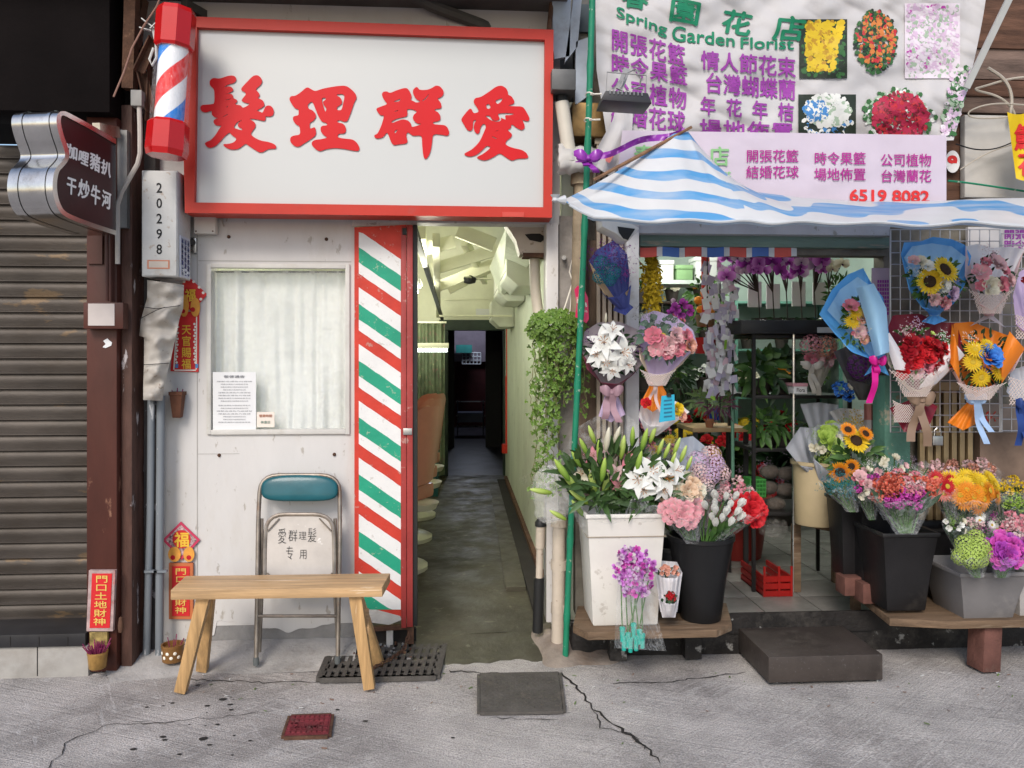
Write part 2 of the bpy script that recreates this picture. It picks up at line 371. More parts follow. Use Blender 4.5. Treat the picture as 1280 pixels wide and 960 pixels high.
for i, (pts, w) in enumerate([([(700, 838), (722, 858), (742, 885), (765, 900), (800, 925), (835, 958)], .012), ([(742, 885), (752, 905), (790, 915), (812, 940)], .009), ([(558, 836), (600, 838), (660, 842)], .012),
                              ([(230, 846), (330, 850), (430, 848)], .006), ([(60, 960), (85, 925), (130, 905), (200, 895)], .004), ([(150, 905), (330, 888)], .005), ([(760, 852), (830, 850), (940, 836)], .008), ([(700, 895), (600, 895)], .006)]):
    cb.add(crack(pts, w, i), Matrix.Identity(4))
solo('crack', cb, darkgap, 'thin branching cracks across the concrete lane', kind='stuff')
# chewing gum spots and tar stains
b = MB(); r = random.Random(3)
for k in range(28):
    px, py = (r.uniform(150, 700), r.uniform(846, 955)) if k > 14 else (r.choice([255, 262, 268, 277, 205, 285, 296, 240]) + r.uniform(-8, 8), r.uniform(862, 930))
    c = G(px, py); q = r.uniform(.003, .010) * (1.5 if k < 5 else 1); vs = []
    for j in range(9): a = 2 * PI * j / 9; vs.append(b.vert((c.x + math.cos(a) * q * r.uniform(.8, 1.6), c.y + math.sin(a) * q * r.uniform(.7, 1.1), gz(c.x, c.y) + .003)))
    b.face(*vs)
solo('gum_spots', b, darkgap, 'small dark gum spots scattered on the concrete lane', kind='stuff')
# litter: leaf scraps and paper bits
b = MB()
for k in range(90):
    px, py = r.uniform(200, 1270), 838 + abs(r.gauss(0, 30)); c = G(px, min(py, 955)); s_ = r.uniform(.002, .007); b.mi = k % 3
    b.obox((c.x, c.y, gz(c.x, c.y) + .005), (s_ * 3, s_, .002), (r.uniform(-20, 20), r.uniform(-20, 20), r.uniform(0, 180)))
solo('litter', b, [mat('leaf_scrap', (.12, .18, .05), .7), mat('paper_scrap', (.6, .6, .58), .7), mat('petal_scrap', (.25, .16, .12), .7)], 'petal and leaf scraps strewn on the lane', kind='stuff', clean=False)

# ================================================================ manholes, grate
def rough_quad(px4, z=.004, n=10):
    P = [G(*p) for p in px4]; return P
def cover(name, label, px4, m, th=.02, pattern=None, grp=None):
    P = [G(*p) for p in px4]; c = sum(P, Vector()) / 4; t = thing(name, label, 'manhole cover', (c.x, c.y, 0), grp)
    fr = MB(); pt = MB(); up = Vector((0, 0, 1))
    for i in range(4): a, b_ = P[i] + up * .002, P[(i + 1) % 4] + up * .002; e = (b_ - a).normalized() * .006; fr.bar(a + e - up * .004, b_ - e - up * .004, .012, .012)
    q = [c.lerp(p, .955) for p in P]; pt.prism([p + up * .004 for p in q], (0, 0, -.02))
    if pattern: pattern(pt, q, c)
    part('frame', fr, rust if 'red' in label else iron, t, smooth=0); part('plate', pt, m, t, smooth=0)
    return t
def bil(q, u, v): return (q[0] * (1 - u) + q[1] * u) * (1 - v) + (q[3] * (1 - u) + q[2] * u) * v
iron = mat('cast_iron', (.105, .095, .085), .7, var=.25, scale=8, bump=.6, bscale=60, dirt=(.2, .17, .14), damt=.5, dscale=8)
def pat_sq(pt, q, c):
    for i in range(14):
        for j in range(9):
            a = bil(q, .04 + i / 14 * .94, .05 + j / 9 * .92); d = bil(q, .04 + (i + .55) / 14 * .94, .05 + (j + .5) / 9 * .92)
            pt.box(a.x, d.x, a.y, d.y, .004, .0065)
cover('manhole_cover', 'square grey iron cover with fine raised checks before the corridor', [(598, 843), (700, 841), (706, 889), (598, 891)], iron, pattern=pat_sq)
redcov = mat('red_cover_paint', (.22, .035, .045), .65, var=.25, scale=10, bump=.6, bscale=50, dirt=(.12, .08, .07), damt=.7, dscale=14)
def pat_red(pt, q, c):
    for i in range(8):
        for j in range(5):
            if j == 2 and 1 < i < 6: continue
            a = bil(q, .05 + i / 8 * .94, .05 + j / 5 * .92); d = bil(q, .05 + (i + .6) / 8 * .94, .05 + (j + .55) / 5 * .92); pt.box(a.x, d.x, a.y, d.y, .004, .008)
    write(pt, '22NRWE', ((352 + 12, 903), (402, 903), (402, 911), (362, 911)), lambda x, y: G(x, y, .008), .02)
cover('hydrant_cover', 'small dull red iron cover with raised studs set in the lane', [(362, 895), (416, 893), (412, 920), (353, 922)], redcov, pattern=pat_red)
# drain grate by the striped door
t = thing('drain_grate', 'dark iron drain grate with rows of square holes under the chain', 'drain grate', G(480, 825))
q = [G(420, 800), G(558, 796), G(545, 846), (G(400, 849))]
mb = MB(); z0 = .006
nx, ny = 15, 6
for j in range(ny + 1):
    a, b_ = bil(q, 0, j / ny), bil(q, 1, j / ny); mb.bar((a.x, a.y, z0), (b_.x, b_.y, z0), .024, .010)
for i in range(nx + 1):
    a, b_ = bil(q, i / nx, 0), bil(q, i / nx, 1); mb.bar((a.x, a.y, z0 + .001), (b_.x, b_.y, z0 + .001), .018, .010)
part('grating', mb, iron, t, smooth=0)
mb = MB(); mb.prism([p + Vector((0, 0, -.004)) for p in q], (0, 0, -.004)); part('pit', mb, darkgap, t, smooth=0)
mb = MB()
for i in range(4):
    a, b_ = q[i], q[(i + 1) % 4]; o = (a + b_) / 2 - sum(q, Vector()) / 4; o.normalize(); mb.bar((a.x, a.y, .0) , (b_.x, b_.y, .0), .035, .022)
part('frame', mb, iron, t, smooth=0)

# ================================================================ building shells
# upper storeys and canopy
t = thing('upper_building', 'dim grey concrete upper wall and canopy above the shop signs', 'building', (0, .6, 0))
mb = MB(); mb.box(-5, 6, .36, .6, 2.62, 6); part('wall', mb, dconc, t)
mb = MB(); mb.box(-5, .52, -.5, .36, 3.17, 3.4); part('canopy', mb, mat('canopy_soffit', (.17, .16, .145), .9, var=.25, scale=3, bump=.4, bscale=20, dirt=(.08, .07, .06), damt=.6, dscale=2), t)
mb = MB(); mb.tube([A(480, -25, -.1), A(540, 8, -.05), A(600, 30, .0), A(620, 40, .05)], .03, 8); part('conduit', mb, dconc, t)
mb = MB(); mb.bar(A(500, 22, .2), A(560, 50, .2), .05, .05); mb.bar(A(230, 5, -.1), A(275, 30, .1), .04, .04); part('bracket', mb, dconc, t)

# ---- barber shop
t = thing('barber_shop', 'narrow white fronted barber shop with a long pale green corridor inside', 'shop', (-.4, 0, 0)); BS = t
xL, xW0, xW1, xD = A(170, 500).x, A(263, 430).x, A(432, 430).x, A(443, 500).x
zt, zb = A(350, 331).z, A(350, 540).z
mb = MB()
mb.box(xL, xW0, 0, .1, .12, 3.17); mb.box(xW0, xW1, 0, .1, .12, zb); mb.box(xW0, xW1, 0, .1, zt, 3.17); mb.box(xW1, xD, 0, .1, .12, 3.17)
mb.box(xD, A(700, 500).x, 0, .1, A(570, 279).z, 3.17)
part('wall', mb, white, t, smooth=0)
mb = MB(); mb.box(xL, xD, .002, .12, -.1, .12); part('plinth', mb, concrete, t)
# peeling paint edge over the plinth
mb = MB(); pts = []; n = 70
for i in range(n + 1):
    x = xL + .12 + (xD - xL - .12) * i / n; pts.append(Vector((x, -.003, .115 + .045 * wob(x, 2, s=3) + .02 * wob(x, 7, s=16) - (.06 if x < -1.2 else 0))))
mb.prism([Vector((xL + .12, -.003, .3)), Vector((xD, -.003, .3))] + pts[::-1], (0, .002, 0))
part('paint_flake', mb, white, t, smooth=0)
# panel joints
mb = MB()
for x0, y0, x1, y1 in ((246, 268, 248, 815), (248, 326, 440, 327.5), (247, 567, 300, 568)): mb.pbox(x0, y0, x1 - .8, y1 - .4, -.0015, .001)
part('joint', mb, mat('joint_line', (.42, .40, .37), .8), t, smooth=0)
mb = MB()
for px, py in ((286, 296), (408, 299), (274, 569), (418, 568), (465, 274)): mb.lathe(A(px, py, 0), [(.001, .012), (.006, .010), (.009, .002), (.009, 0)], 10, Matrix.Rotation(PI / 2, 4, 'X'))
part('bolt', mb, rust, t)
# torn hole in the lintel and rusty funnel by the corridor
mb = MB(); mb.prism([A(x, y, -.002) for x, y in ((452, 268), (462, 267), (470, 270), (478, 273), (466, 275), (450, 274))], (0, .001, 0)); part('peeled_patch', mb, darkgap, t, smooth=0)
# window
wf = MB()
for a in ((258, 330, 263.5, 543), (431.5, 330, 437, 543), (263.5, 330, 431.5, 335), (263.5, 537, 431.5, 543)): wf.pbox(*a, -.014, .03)
wfo = part('window', wf, mat('window_frame_paint', (.60, .58, .54), .5, var=.1, dirt=(.4, .36, .3), damt=.5, dscale=8), t, bev=.002)
mb = MB(); mb.pbox(264, 335, 431, 537, .028, .031); part('pane', mb, glass, wfo, smooth=0)
cur = mat('curtain_cloth', (.80, .81, .80), .8, var=.06, scale=4, transl=.3)
mb = MB()
def cf(u, v):
    p = A(270 + 164 * u, 338 + 214 * v, .08); d = (math.sin(u * 58 + 1.5 * math.sin(u * 9)) * .35 + wob(u * 9, v * 1.3) * 1.3 + .5 * wob(u * 22, v * 2.2, 4)) * (.010 + .016 * v)
    return (p.x, .085 + d, p.z)
mb.grid(cf, 130, 30); part('curtain', mb, cur, wfo, clean=False, smooth=80)
mb = MB(); mb.tube([A(264, 340, .085), A(434, 340, .085)], .004, 6); part('curtain_rod', mb, steel, wfo)
# things dimly seen left of the curtain
mb = MB(); mb.pbox(262, 395, 272, 460, .2, .25); part('board', mb, mat('green_bottle', (.05, .12, .05), .4), t)
mb = MB(); mb.pbox(262, 435, 272, 480, .15, .19); part('board', mb, rust, t)
# door posts
mb = MB(); mb.pbox(683, 279, 698, 778, -.03, .1); part('door_post', mb, white, t, bev=.003)
mb = MB(); mb.pbox(440, 274, 521, 283, -.022, -.002); part('door_head', mb, mat('chipped_white', (.6, .57, .53), .6, var=.2, bump=.6, bscale=60, dirt2=(.2, .15, .12), d2scale=30), t)
# interior: left wall far away, right wall, ceiling, back wall with doorway
XR = .52
def quadwall(mb, P, n=1): i = [mb.vert(p) for p in P]; mb.face(*i)
mb = MB(); mb.box(XR, XR + .1, .1, 5.3, -.05, 2.75); mb.box(A(693, 500).x, XR, .1, .16, -.05, 2.1)
rw = part('corridor_wall', mb, mint, t)
mb = MB(); mb.box(-1.75, -1.65, .1, 5.3, -.05, 3); part('side_wall', mb, mint, t)
yb = 5.3; dl, dr, dtz = A(560, 500, yb).x, A(629, 500, yb).x, A(600, 413, yb).z
mb = MB(); mb.box(-1.75, dl - .1, yb, yb + .1, -.05, 3.3); mb.box(dl - .1, XR + .1, yb, yb + .1, dtz + .12, 3.3)
part('back_wall', mb, cream, t)
mb = MB(); mb.box(dl - .1, dl, yb - .05, yb + .15, 0, dtz); mb.box(dr, XR, yb - .05, yb + .15, 0, dtz); mb.box(dl - .1, XR, yb - .06, yb + .15, dtz, dtz + .12)
part('door_frame', mb, mat('dark_green_frame', (.045, .065, .05), .5, var=.2), t, bev=.004)
# sloping board ceiling
mb = MB()
for i in range(10):
    y0 = .12 + i * .52; mb.box(-1.7, XR + .1, y0, y0 + .505, 2.56 + .02 * (i % 2) + .06 * i, 2.60 + .02 * (i % 2) + .06 * i)
part('ceiling', mb, cream, t)
for a, b_ in (((522, 313, 1.5), (568, 302, 1.5)), ((540, 337, 2.2), (622, 312, 2.2)), ((548, 358, 3.0), (616, 330, 3.0)), ((560, 362, 3.3), (636, 322, 3.3)), ((545, 300, 1.2), (548, 392, 4.8)), ((527, 290, 1.1), (530, 322, 1.7)), ((572, 288, 1.2), (618, 306, 1.2)), ((580, 300, 2), (606, 350, 4))):
    mb = MB(); mb.bar(A(*a), A(*b_), .05, .09); part('rafter', mb, cream, t, bev=.004)
mb = MB(); mb.prism([A(634, 281, .5), A(612, 335, 2.6), A(626, 373, 2.6), A(684, 303, .5)], (.01, .02, .03)); part('ceiling_panel', mb, mat('corrugated_panel', (.66, .70, .58), .5, var=.08, bump=.8, bscale=12, stretch=(1, 6, 1)), t)
mb = MB(); mb.bar(A(516, 281, .0), A(553, 399, 5.1), .03, .035); part('rail', mb, black, t)
mb = MB(); mb.tube([A(549, 395, 3.5), A(640, 395, 3.5)], .01); mb.tube([A(556, 375, 5.2), A(610, 374, 5.2), A(640, 384, 5.2), A(648, 400, 5.2)], .006, 6); part('conduit', mb, cream, t)
mb = MB(); mb.pbox(595, 386, 623, 395, 5.27, 5.3); part('notice', mb, paper, t)
# floor inside
cfl = mat('corridor_concrete', (.075, .068, .048), .45, var=.25, scale=2.5, bump=.35, bscale=25, dirt=(.055, .05, .03), damt=.7, dscale=1.6, dsharp=.3, dirt2=(.28, .26, .2), d2amt=.35, d2scale=14, rvar=.15)
mb = MB(); mb.grid(lambda u, v: (-.62 + (XR + .62) * u, .10 + 5.2 * v, .02 + .035 * min(1, v * 5) + .004 * wob(u * 5, v * 12)), 20, 40); mb.grid(lambda u, v: (-.24 + (XR + .22) * u + .08 * wob(v * 4, 3) * (1 - v), -.26 + .36 * v + (.16 * wob(u * 2.6, 7) + .05 * wob(u * 11, 2)) * (1 - v), -.028 + .048 * v ** .5 + .004 * wob(u * 6, v * 5)), 30, 14); mb.grid(lambda u, v: (-1.7 + 1.08 * u, .1 + 5.2 * v, .05), 2, 2); solo('floor', mb, cfl, 'worn olive concrete floor of the barber corridor', kind='structure')
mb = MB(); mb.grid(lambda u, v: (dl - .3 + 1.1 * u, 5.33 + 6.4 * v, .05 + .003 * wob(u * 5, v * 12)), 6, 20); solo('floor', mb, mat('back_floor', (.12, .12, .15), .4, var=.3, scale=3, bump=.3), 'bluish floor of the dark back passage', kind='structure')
# drain channel with boards along the right wall
t2 = thing('wall_gutter', 'dirty gutter channel with grey boards along the corridor wall', 'gutter', (.4, 1.5, .05))
mb = MB(); mb.bar((.33, .75, .05), (.38, 4.8, .05), .12, .03); part('board', mb, mat('corridor_concrete', (1, 1, 1)), t2)
mb = MB(); mb.bar((.44, .35, .058), (.455, 4.9, .058), .09, .02); part('channel', mb, darkgap, t2)
mb = MB(); mb.bar((.505, .3, .08), (.505, 4.9, .08), .03, .05); part('skirting', mb, rust, t2)
# passage behind
t = thing('back_passage', 'dark narrow passage behind the barber corridor doorway', 'passage', (.35, 8, 0))
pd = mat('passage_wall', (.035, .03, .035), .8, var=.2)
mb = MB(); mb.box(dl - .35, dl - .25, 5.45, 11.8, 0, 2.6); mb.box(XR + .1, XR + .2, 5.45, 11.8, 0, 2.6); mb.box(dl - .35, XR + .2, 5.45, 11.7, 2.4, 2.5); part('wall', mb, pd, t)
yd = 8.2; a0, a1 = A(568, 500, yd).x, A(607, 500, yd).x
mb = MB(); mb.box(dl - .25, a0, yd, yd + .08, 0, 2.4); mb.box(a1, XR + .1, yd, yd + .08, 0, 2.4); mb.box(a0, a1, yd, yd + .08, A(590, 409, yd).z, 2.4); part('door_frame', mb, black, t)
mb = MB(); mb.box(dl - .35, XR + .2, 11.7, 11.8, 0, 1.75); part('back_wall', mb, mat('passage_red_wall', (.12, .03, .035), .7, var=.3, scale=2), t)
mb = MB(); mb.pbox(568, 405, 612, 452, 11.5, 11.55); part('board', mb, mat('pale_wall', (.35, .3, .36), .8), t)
t = thing('metal_rack', 'small steel rack standing at the far end of the passage', 'rack', G(588, 548, .05))
mb = MB()
for py, yy in ((502, 10.5), (533, 9.6), (520, 10)): mb.tube([A(570, py, yy), A(606, py, yy)], .012, 6)
for px in (572, 604): mb.tube([A(px, 500, 10), A(px, 545, 10)], .012, 6)
part('frame', mb, steel, t)
mb = MB(); mb.pbox(572, 516, 604, 528, 9.7, 10.1); part('basket', mb, mat('basket_dark', (.1, .12, .2), .5), t)
t = thing('wall_cage', 'white wire cage on the back passage wall above the red panel', 'cage', A(589, 455, 11))
mb = MB()
for i in range(6): mb.tube([A(578 + i * 4.6, 441, 11), A(578 + i * 4.6, 455, 11)], .012, 5)
for j in range(4): mb.tube([A(578, 441 + j * 4.7, 11), A(601, 441 + j * 4.7, 11)], .012, 5)
part('wire', mb, mat('white_wire', (.8, .85, .9), .5), t)
mb = MB(); mb.pbox(570, 431, 590, 441, 10.9, 11.3); part('lid', mb, mat('teal_lid', (.05, .3, .28), .5), t)

# ---- left shop
t = thing('shuttered_shop', 'closed shop with brown steel door post and black fascia on the left', 'shop', (-2.6, 0, 0)); LS = t
mb = MB(); mb.box(A(-60, 60, -.32).x, A(137, 60, -.32).x, -.32, -.1, A(60, 139, -.32).z, 3.6); part('fascia', mb, dark, t, bev=.004)
mb = MB(); mb.box(-5, A(172, 60, 0).x, -.1, .36, A(60, 150, -.1).z, 3.17); part('soffit', mb, dark, t)
mb = MB(); mb.pbox(137, 0, 172, 140, -.16, -.1); part('fascia_return', mb, dark, t)
xa, xb, xc = A(108, 500, -.24).x, A(146, 500, -.24).x, A(165, 500, -.2).x
mb = MB(); mb.box(xa, xb, -.24, .05, .0, 2.55); po = part('post', mb, maroon, t, bev=.006)
mb = MB(); mb.box(xb + .002, xc, -.20, .05, .0, 2.6); part('post', mb, mat('chipped_brown', (.12, .06, .045), .6, var=.3, scale=12, bump=.6, bscale=40, dirt2=(.55, .5, .5), d2amt=.8, d2scale=12, stretch=(1, 1, .3)), t, bev=.006)
mb = MB(); mb.box(xc, A(190, 500, -.1).x, -.06, .05, -.05, 2.62); part('wall', mb, mat('dirty_strip', (.10, .09, .085), .8, var=.3, scale=6, bump=.5, dirt2=(.5, .48, .5), d2amt=.6, d2scale=10), t)
mb = MB()
for px in (134, 138): mb.tube([A(px, 290, -.27), A(px, 376, -.27)], .0075, 8)
mb.box(xa + .01, xa + .075, -.252, -.24, A(100, 330, -.24).z, A(100, 200, -.24).z)
part('conduit', mb, maroon, t)
mb = MB(); mb.pbox(104, 378, 154, 411, -.30, -.24); bx = part('junction_box', mb, maroon, t, bev=.004)
mb = MB(); mb.pbox(110, 379.5, 143, 407, -.303, -.3); part('label_plate', mb, mat('pale_plate', (.52, .46, .43), .6, var=.1), bx)
mb = MB(); mb.prism([A(x, y, -.243) for x, y in ((129, 426), (134, 423), (137, 426), (140, 428), (139, 432), (132, 435), (128, 434), (132, 430))], (0, .002, 0)); part('paper_scrap', mb, paper, t, smooth=0)
# sill
mb = MB(); yst = -.26
sillz = A(50, 806, yst).z
mb.box(A(-80, 800, yst).x, A(110, 800, yst).x, yst + .003, .1, -.05, A(50, 808, yst).z); part('step', mb, mat('white_tile', (.42, .40, .37), .4, var=.15, dirt=(.2, .17, .14), damt=.8, dscale=4, dsharp=.3), t, bev=.004)
mb = MB(); mb.box(A(-80, 800, yst).x, A(108, 800, yst).x, yst - .01, -.02, A(50, 808, yst).z, A(50, 795, yst).z + .01); part('sill', mb, mat('dark_tile', (.035, .034, .036), .35, var=.2), t, bev=.003)
mb = MB()
for px in (46, -20): mb.pbox(px, 809, px + 1, 845, yst + .001, yst + .004)
for px in (12, 48, 84): mb.pbox(px, 796, px + 1, 808, yst - .012, yst - .009)
part('tile_joint', mb, darkgap, t, smooth=0)
# roller shutter
t = thing('roller_shutter', 'grimy grey brown steel roller shutter, pulled fully down', 'shutter', (-2.5, -.05, sillz))
shm = mat('shutter_steel', (.095, .08, .068), .5, metal=.35, var=.25, scale=3, bump=.15, stretch=(.6, 1, 1.6), dirt=(.05, .038, .028), damt=.92, dscale=2.8, dsharp=.3, dirt2=(.28, .17, .07), d2amt=.3, d2scale=5)
z0, z1 = A(50, 776, -.04).z, 2.45; nsl = int(round((z1 - z0) / .0745)); mb = MB(); prof = []
for i in range(nsl):
    zz = z0 + i * (z1 - z0) / nsl; h = (z1 - z0) / nsl
    prof += [(0, zz), (-.004, zz + h * .04), (-.014, zz + h * .10), (-.014, zz + h * .16), (-.002, zz + h * .24), (-.004, zz + h * .45), (-.008, zz + h * .62), (-.005, zz + h * .85), (0, zz + h * .96)]
mb.grid(lambda u, v: (A(-80, 500, -.04).x + (xa - A(-80, 500, -.04).x) * u, -.03 + prof[min(int(v * (len(prof) - 1) + .5), len(prof) - 1)][0], prof[min(int(v * (len(prof) - 1) + .5), len(prof) - 1)][1]), 2, len(prof) - 1)
part('curtain', mb, shm, t, smooth=30)
mb = MB(); mb.box(A(-80, 500, -.04).x, xa, -.05, -.02, A(50, 795, -.04).z - .01, z0); part('bottom_rail', mb, mat('rusty_rail', (.09, .075, .06), .6, metal=.3, var=.3, dirt=(.25, .18, .1), damt=.5, dscale=5), t, bev=.003)

# ---- florist shop
t = thing('florist_shop', 'open fronted flower shop with mint green interior and raised tiled floor', 'shop', (2, 0, 0)); FS = t
x0, xl, xr = A(702, 500).x, A(800, 400).x, A(1112, 400).x
kerbc = mat('black_kerb', (.022, .019, .018), .6, var=.3, scale=5, bump=.5, dirt=(.09, .08, .07), damt=.5, dscale=3, dirt2=(.4, .39, .37), d2amt=.6, d2scale=7)
kz = A(850, 784, -.2).z
mb = MB(); mb.box(A(716, 780, -.2).x, 4.6, -.17, -.05, -.05, kz); part('kerb', mb, kerbc, t, bev=.008)
mb = MB(); mb.box(A(720, 500, .0).x, xl - .02, .02, .12, kz, 3.2); mb.box(xr, 4.6, .06, .16, kz, 3.2); mb.box(xl - .02, xr, .02, .12, A(900, 318, .02).z, 3.2)
part('front_wall', mb, mat('old_plaster', (.24, .22, .18), .85, var=.3, scale=5, bump=.5, dirt=(.12, .08, .05), damt=.6, dscale=3), t)
mgreen = mat('mint_interior', (.38, .47, .42), .6, var=.12, scale=3)
mb = MB(); mb.box(.64, 3.6, 3.0, 3.1, kz, 2.7); part('back_wall', mb, mgreen, t)
mb = MB(); mb.box(.63, .68, .12, 3.0, kz, 2.7); mb.box(3.3, 3.4, .16, 3.0, kz, 2.7); part('side_wall', mb, mgreen, t)
mb = MB(); mb.box(.6, 3.6, .12, 3.1, 2.62, 2.7); part('ceiling', mb, mat('pale_ceiling', (.6, .66, .6), .7), t)
mb = MB(); mb.pbox(798, 279, 1113, 293, -.09, .0); part('beam', mb, mat('white_beam', (.52, .54, .58), .6, var=.1, bump=.3, dirt2=(.2, .2, .15), d2scale=20), t, bev=.004)
mb = MB(); mb.pbox(800, 294, 1112, 309, -.03, .1); part('beam', mb, mat('peeling_green_beam', (.20, .29, .24), .7, var=.2, scale=4, bump=.6, stretch=(.4, 3, 3), dirt=(.45, .33, .24), damt=.8, dscale=4, dsharp=.08), t, bev=.006)
mb = MB()
flt = mat('grey_floor_tile', (.22, .21, .195), .4, var=.2, scale=3, dirt=(.13, .12, .1), damt=.5, dscale=3, rvar=.12)
mb = MB(); T = .30
for i in range(14):
    for j in range(12): mb.box(.66 + i * T, .66 + (i + 1) * T - .006, -.04 + j * T, -.04 + (j + 1) * T - .006, kz - .02, kz - .001)
solo('floor', mb, flt, 'grey square tiled floor inside the flower shop', kind='structure', bev=.002)
mb = MB(); mb.box(.64, 4.6, -.05, 3.1, kz - .08, kz - .006); solo('floor_base', mb, darkgap, 'dark grout bed under the grey shop tiles', kind='structure')
# peeling green post
mb = MB(); mb.pbox(1106, 470, 1138, 720, -.12, .0); part('post', mb, mat('peeling_post', (.12, .28, .21), .7, var=.2, bump=.5, dirt=(.45, .38, .28), damt=.9, dscale=5, dsharp=.06, dirt2=(.2, .13, .08), d2scale=8), t, bev=.004)
mb = MB(); mb.pbox(722, 300, 745, 640, -.06, .02); part('post', mb, mat('old_brown_post', (.20, .14, .10), .85, var=.3, scale=8, bump=.7, stretch=(1, 1, .25), dirt=(.4, .33, .27), damt=.6, dscale=6), t, bev=.005)
mb = MB(); mb.pbox(699, 270, 724, 640, .0, .1); part('front_wall', mb, mat('bare_cement', (.36, .33, .30), .85, var=.25, scale=6, bump=.6, dirt=(.22, .17, .12), damt=.6, dscale=5), t)
mb = MB(); mb.pbox(1225, 540, 1290, 640, .0, .05); part('panel', mb, mat('brown_box', (.22, .15, .11), .7, var=.3, scale=5), t)
mb = MB(); write(mb, '44', R(1240, 516, 1252, 525), pl(.045), .02); mb.pbox(1226, 505, 1290, 538, .05, .055); part('number_board', mb, mat('board_tan', (.3, .24, .2), .7), t)
mb = MB(); write(mb, '044', R(1232, 514, 1253, 527), pl(.046), .02); part('lettering', mb, redw, t)
# metal step
t = thing('door_step', 'low dark brown metal step below the flower shop entrance', 'step', G(1020, 850))
sx0, sx1 = G(955, 848).x, G(1106, 852).x; sz = .115
mb = MB(); mb.box(sx0, sx1, -.56, -.18, 0, sz); part('box', mb, mat('brown_black_metal', (.060, .048, .042), .5, var=.2, scale=6, bump=.2, dirt=(.09, .075, .065), damt=.6, dscale=5, dirt2=(.3, .3, .3), d2amt=.15, d2scale=70), t, bev=.006)
mb = MB(); mb.pbox(900, 765, 1108, 790, -.185, -.172); part('riser', mb, kerbc, t)
# ================================================================ lamps inside
tubew = mat('lit_tube', (.92, 1, .95), .5, var=0, emit=9)
def tube_lamp(name, label, a, b, w=.09, grp=None, em=None):
    a, b = Vector(a), Vector(b); t = thing(name, label, 'lamp', (a + b) / 2, grp)
    mb = MB(); mb.bar(a + Vector((0, 0, .05)), b + Vector((0, 0, .05)), w, .05); part('housing', mb, cream, t, bev=.004)
    mb = MB(); mb.tube([a.lerp(b, .03), a.lerp(b, .97)], .017, 10); part('tube', mb, em or tubew, t)
    return t
tube_lamp('fluorescent_lamp', 'long lit fluorescent tube running down the barber corridor ceiling', (-.34, .9, 1.94 + .0), (-.34, 2.3, 1.94))
tube_lamp('fluorescent_lamp', 'short lit fluorescent tube across the end of the salon by the curtain', (-.62, 4.4, 1.50), (-.12, 4.4, 1.50))
def bulb(lc, e, c_, r_=.15):
    l = bpy.data.lights.new('lamp_light', 'POINT'); l.energy = e; l.shadow_soft_size = r_; l.color = c_; o = bpy.data.objects.new('lamp_light', l); COL.objects.link(o); o.location = lc
bulb((-.30, 1.3, 2.05), 21, (1, .98, .80)); bulb((-.30, 2.6, 2.08), 21, (1, .98, .80)); bulb((-.4, 4.2, 2.0), 14, (1, .98, .80)); bulb((.2, 10.6, 2.1), 12, (.8, .85, 1))
bulb((1.25, 1.0, 2.3), 24, (1, .99, .93)); bulb((2.3, 1.9, 2.3), 20, (1, .98, .92))

# ================================================================ barber sign
SY = -.22
t = thing('barber_sign', 'big white barber sign in a red frame with four bold red characters', 'sign', A(460, 272, SY))
back = -.03
mb = MB(); cs = [(226, 20), (692, 37), (690, 272), (231, 266)]; inn = [(246, 34), (681, 49.5), (679.5, 259), (243, 253)]
def slab4(mb, p4, Y0, Y1): mb.prism([A(x, y, Y0) for x, y in p4], (0, Y1 - Y0, 0))
for i in range(4):
    j = (i + 1) % 4; slab4(mb, (cs[i], cs[j], inn[j], inn[i]), SY, SY + .05)
part('frame', mb, mat('sign_red', (.48, .030, .016), .45, var=.06, bump=.08, dirt2=(.35, .05, .04), d2amt=.4, d2scale=8), t, smooth=0)
mb = MB(); mb.prism([A(x, y, SY + .052) for x, y in cs], (0, back - SY - .052, 0)); part('box', mb, mat('sign_side', (.5, .06, .04), .5), t, smooth=0)
mb = MB(); slab4(mb, inn, SY + .028, SY + .045); part('face', mb, mat('sign_face_white', (.49, .495, .48), .3, var=.02, scale=1, spec=.6), t, smooth=0)
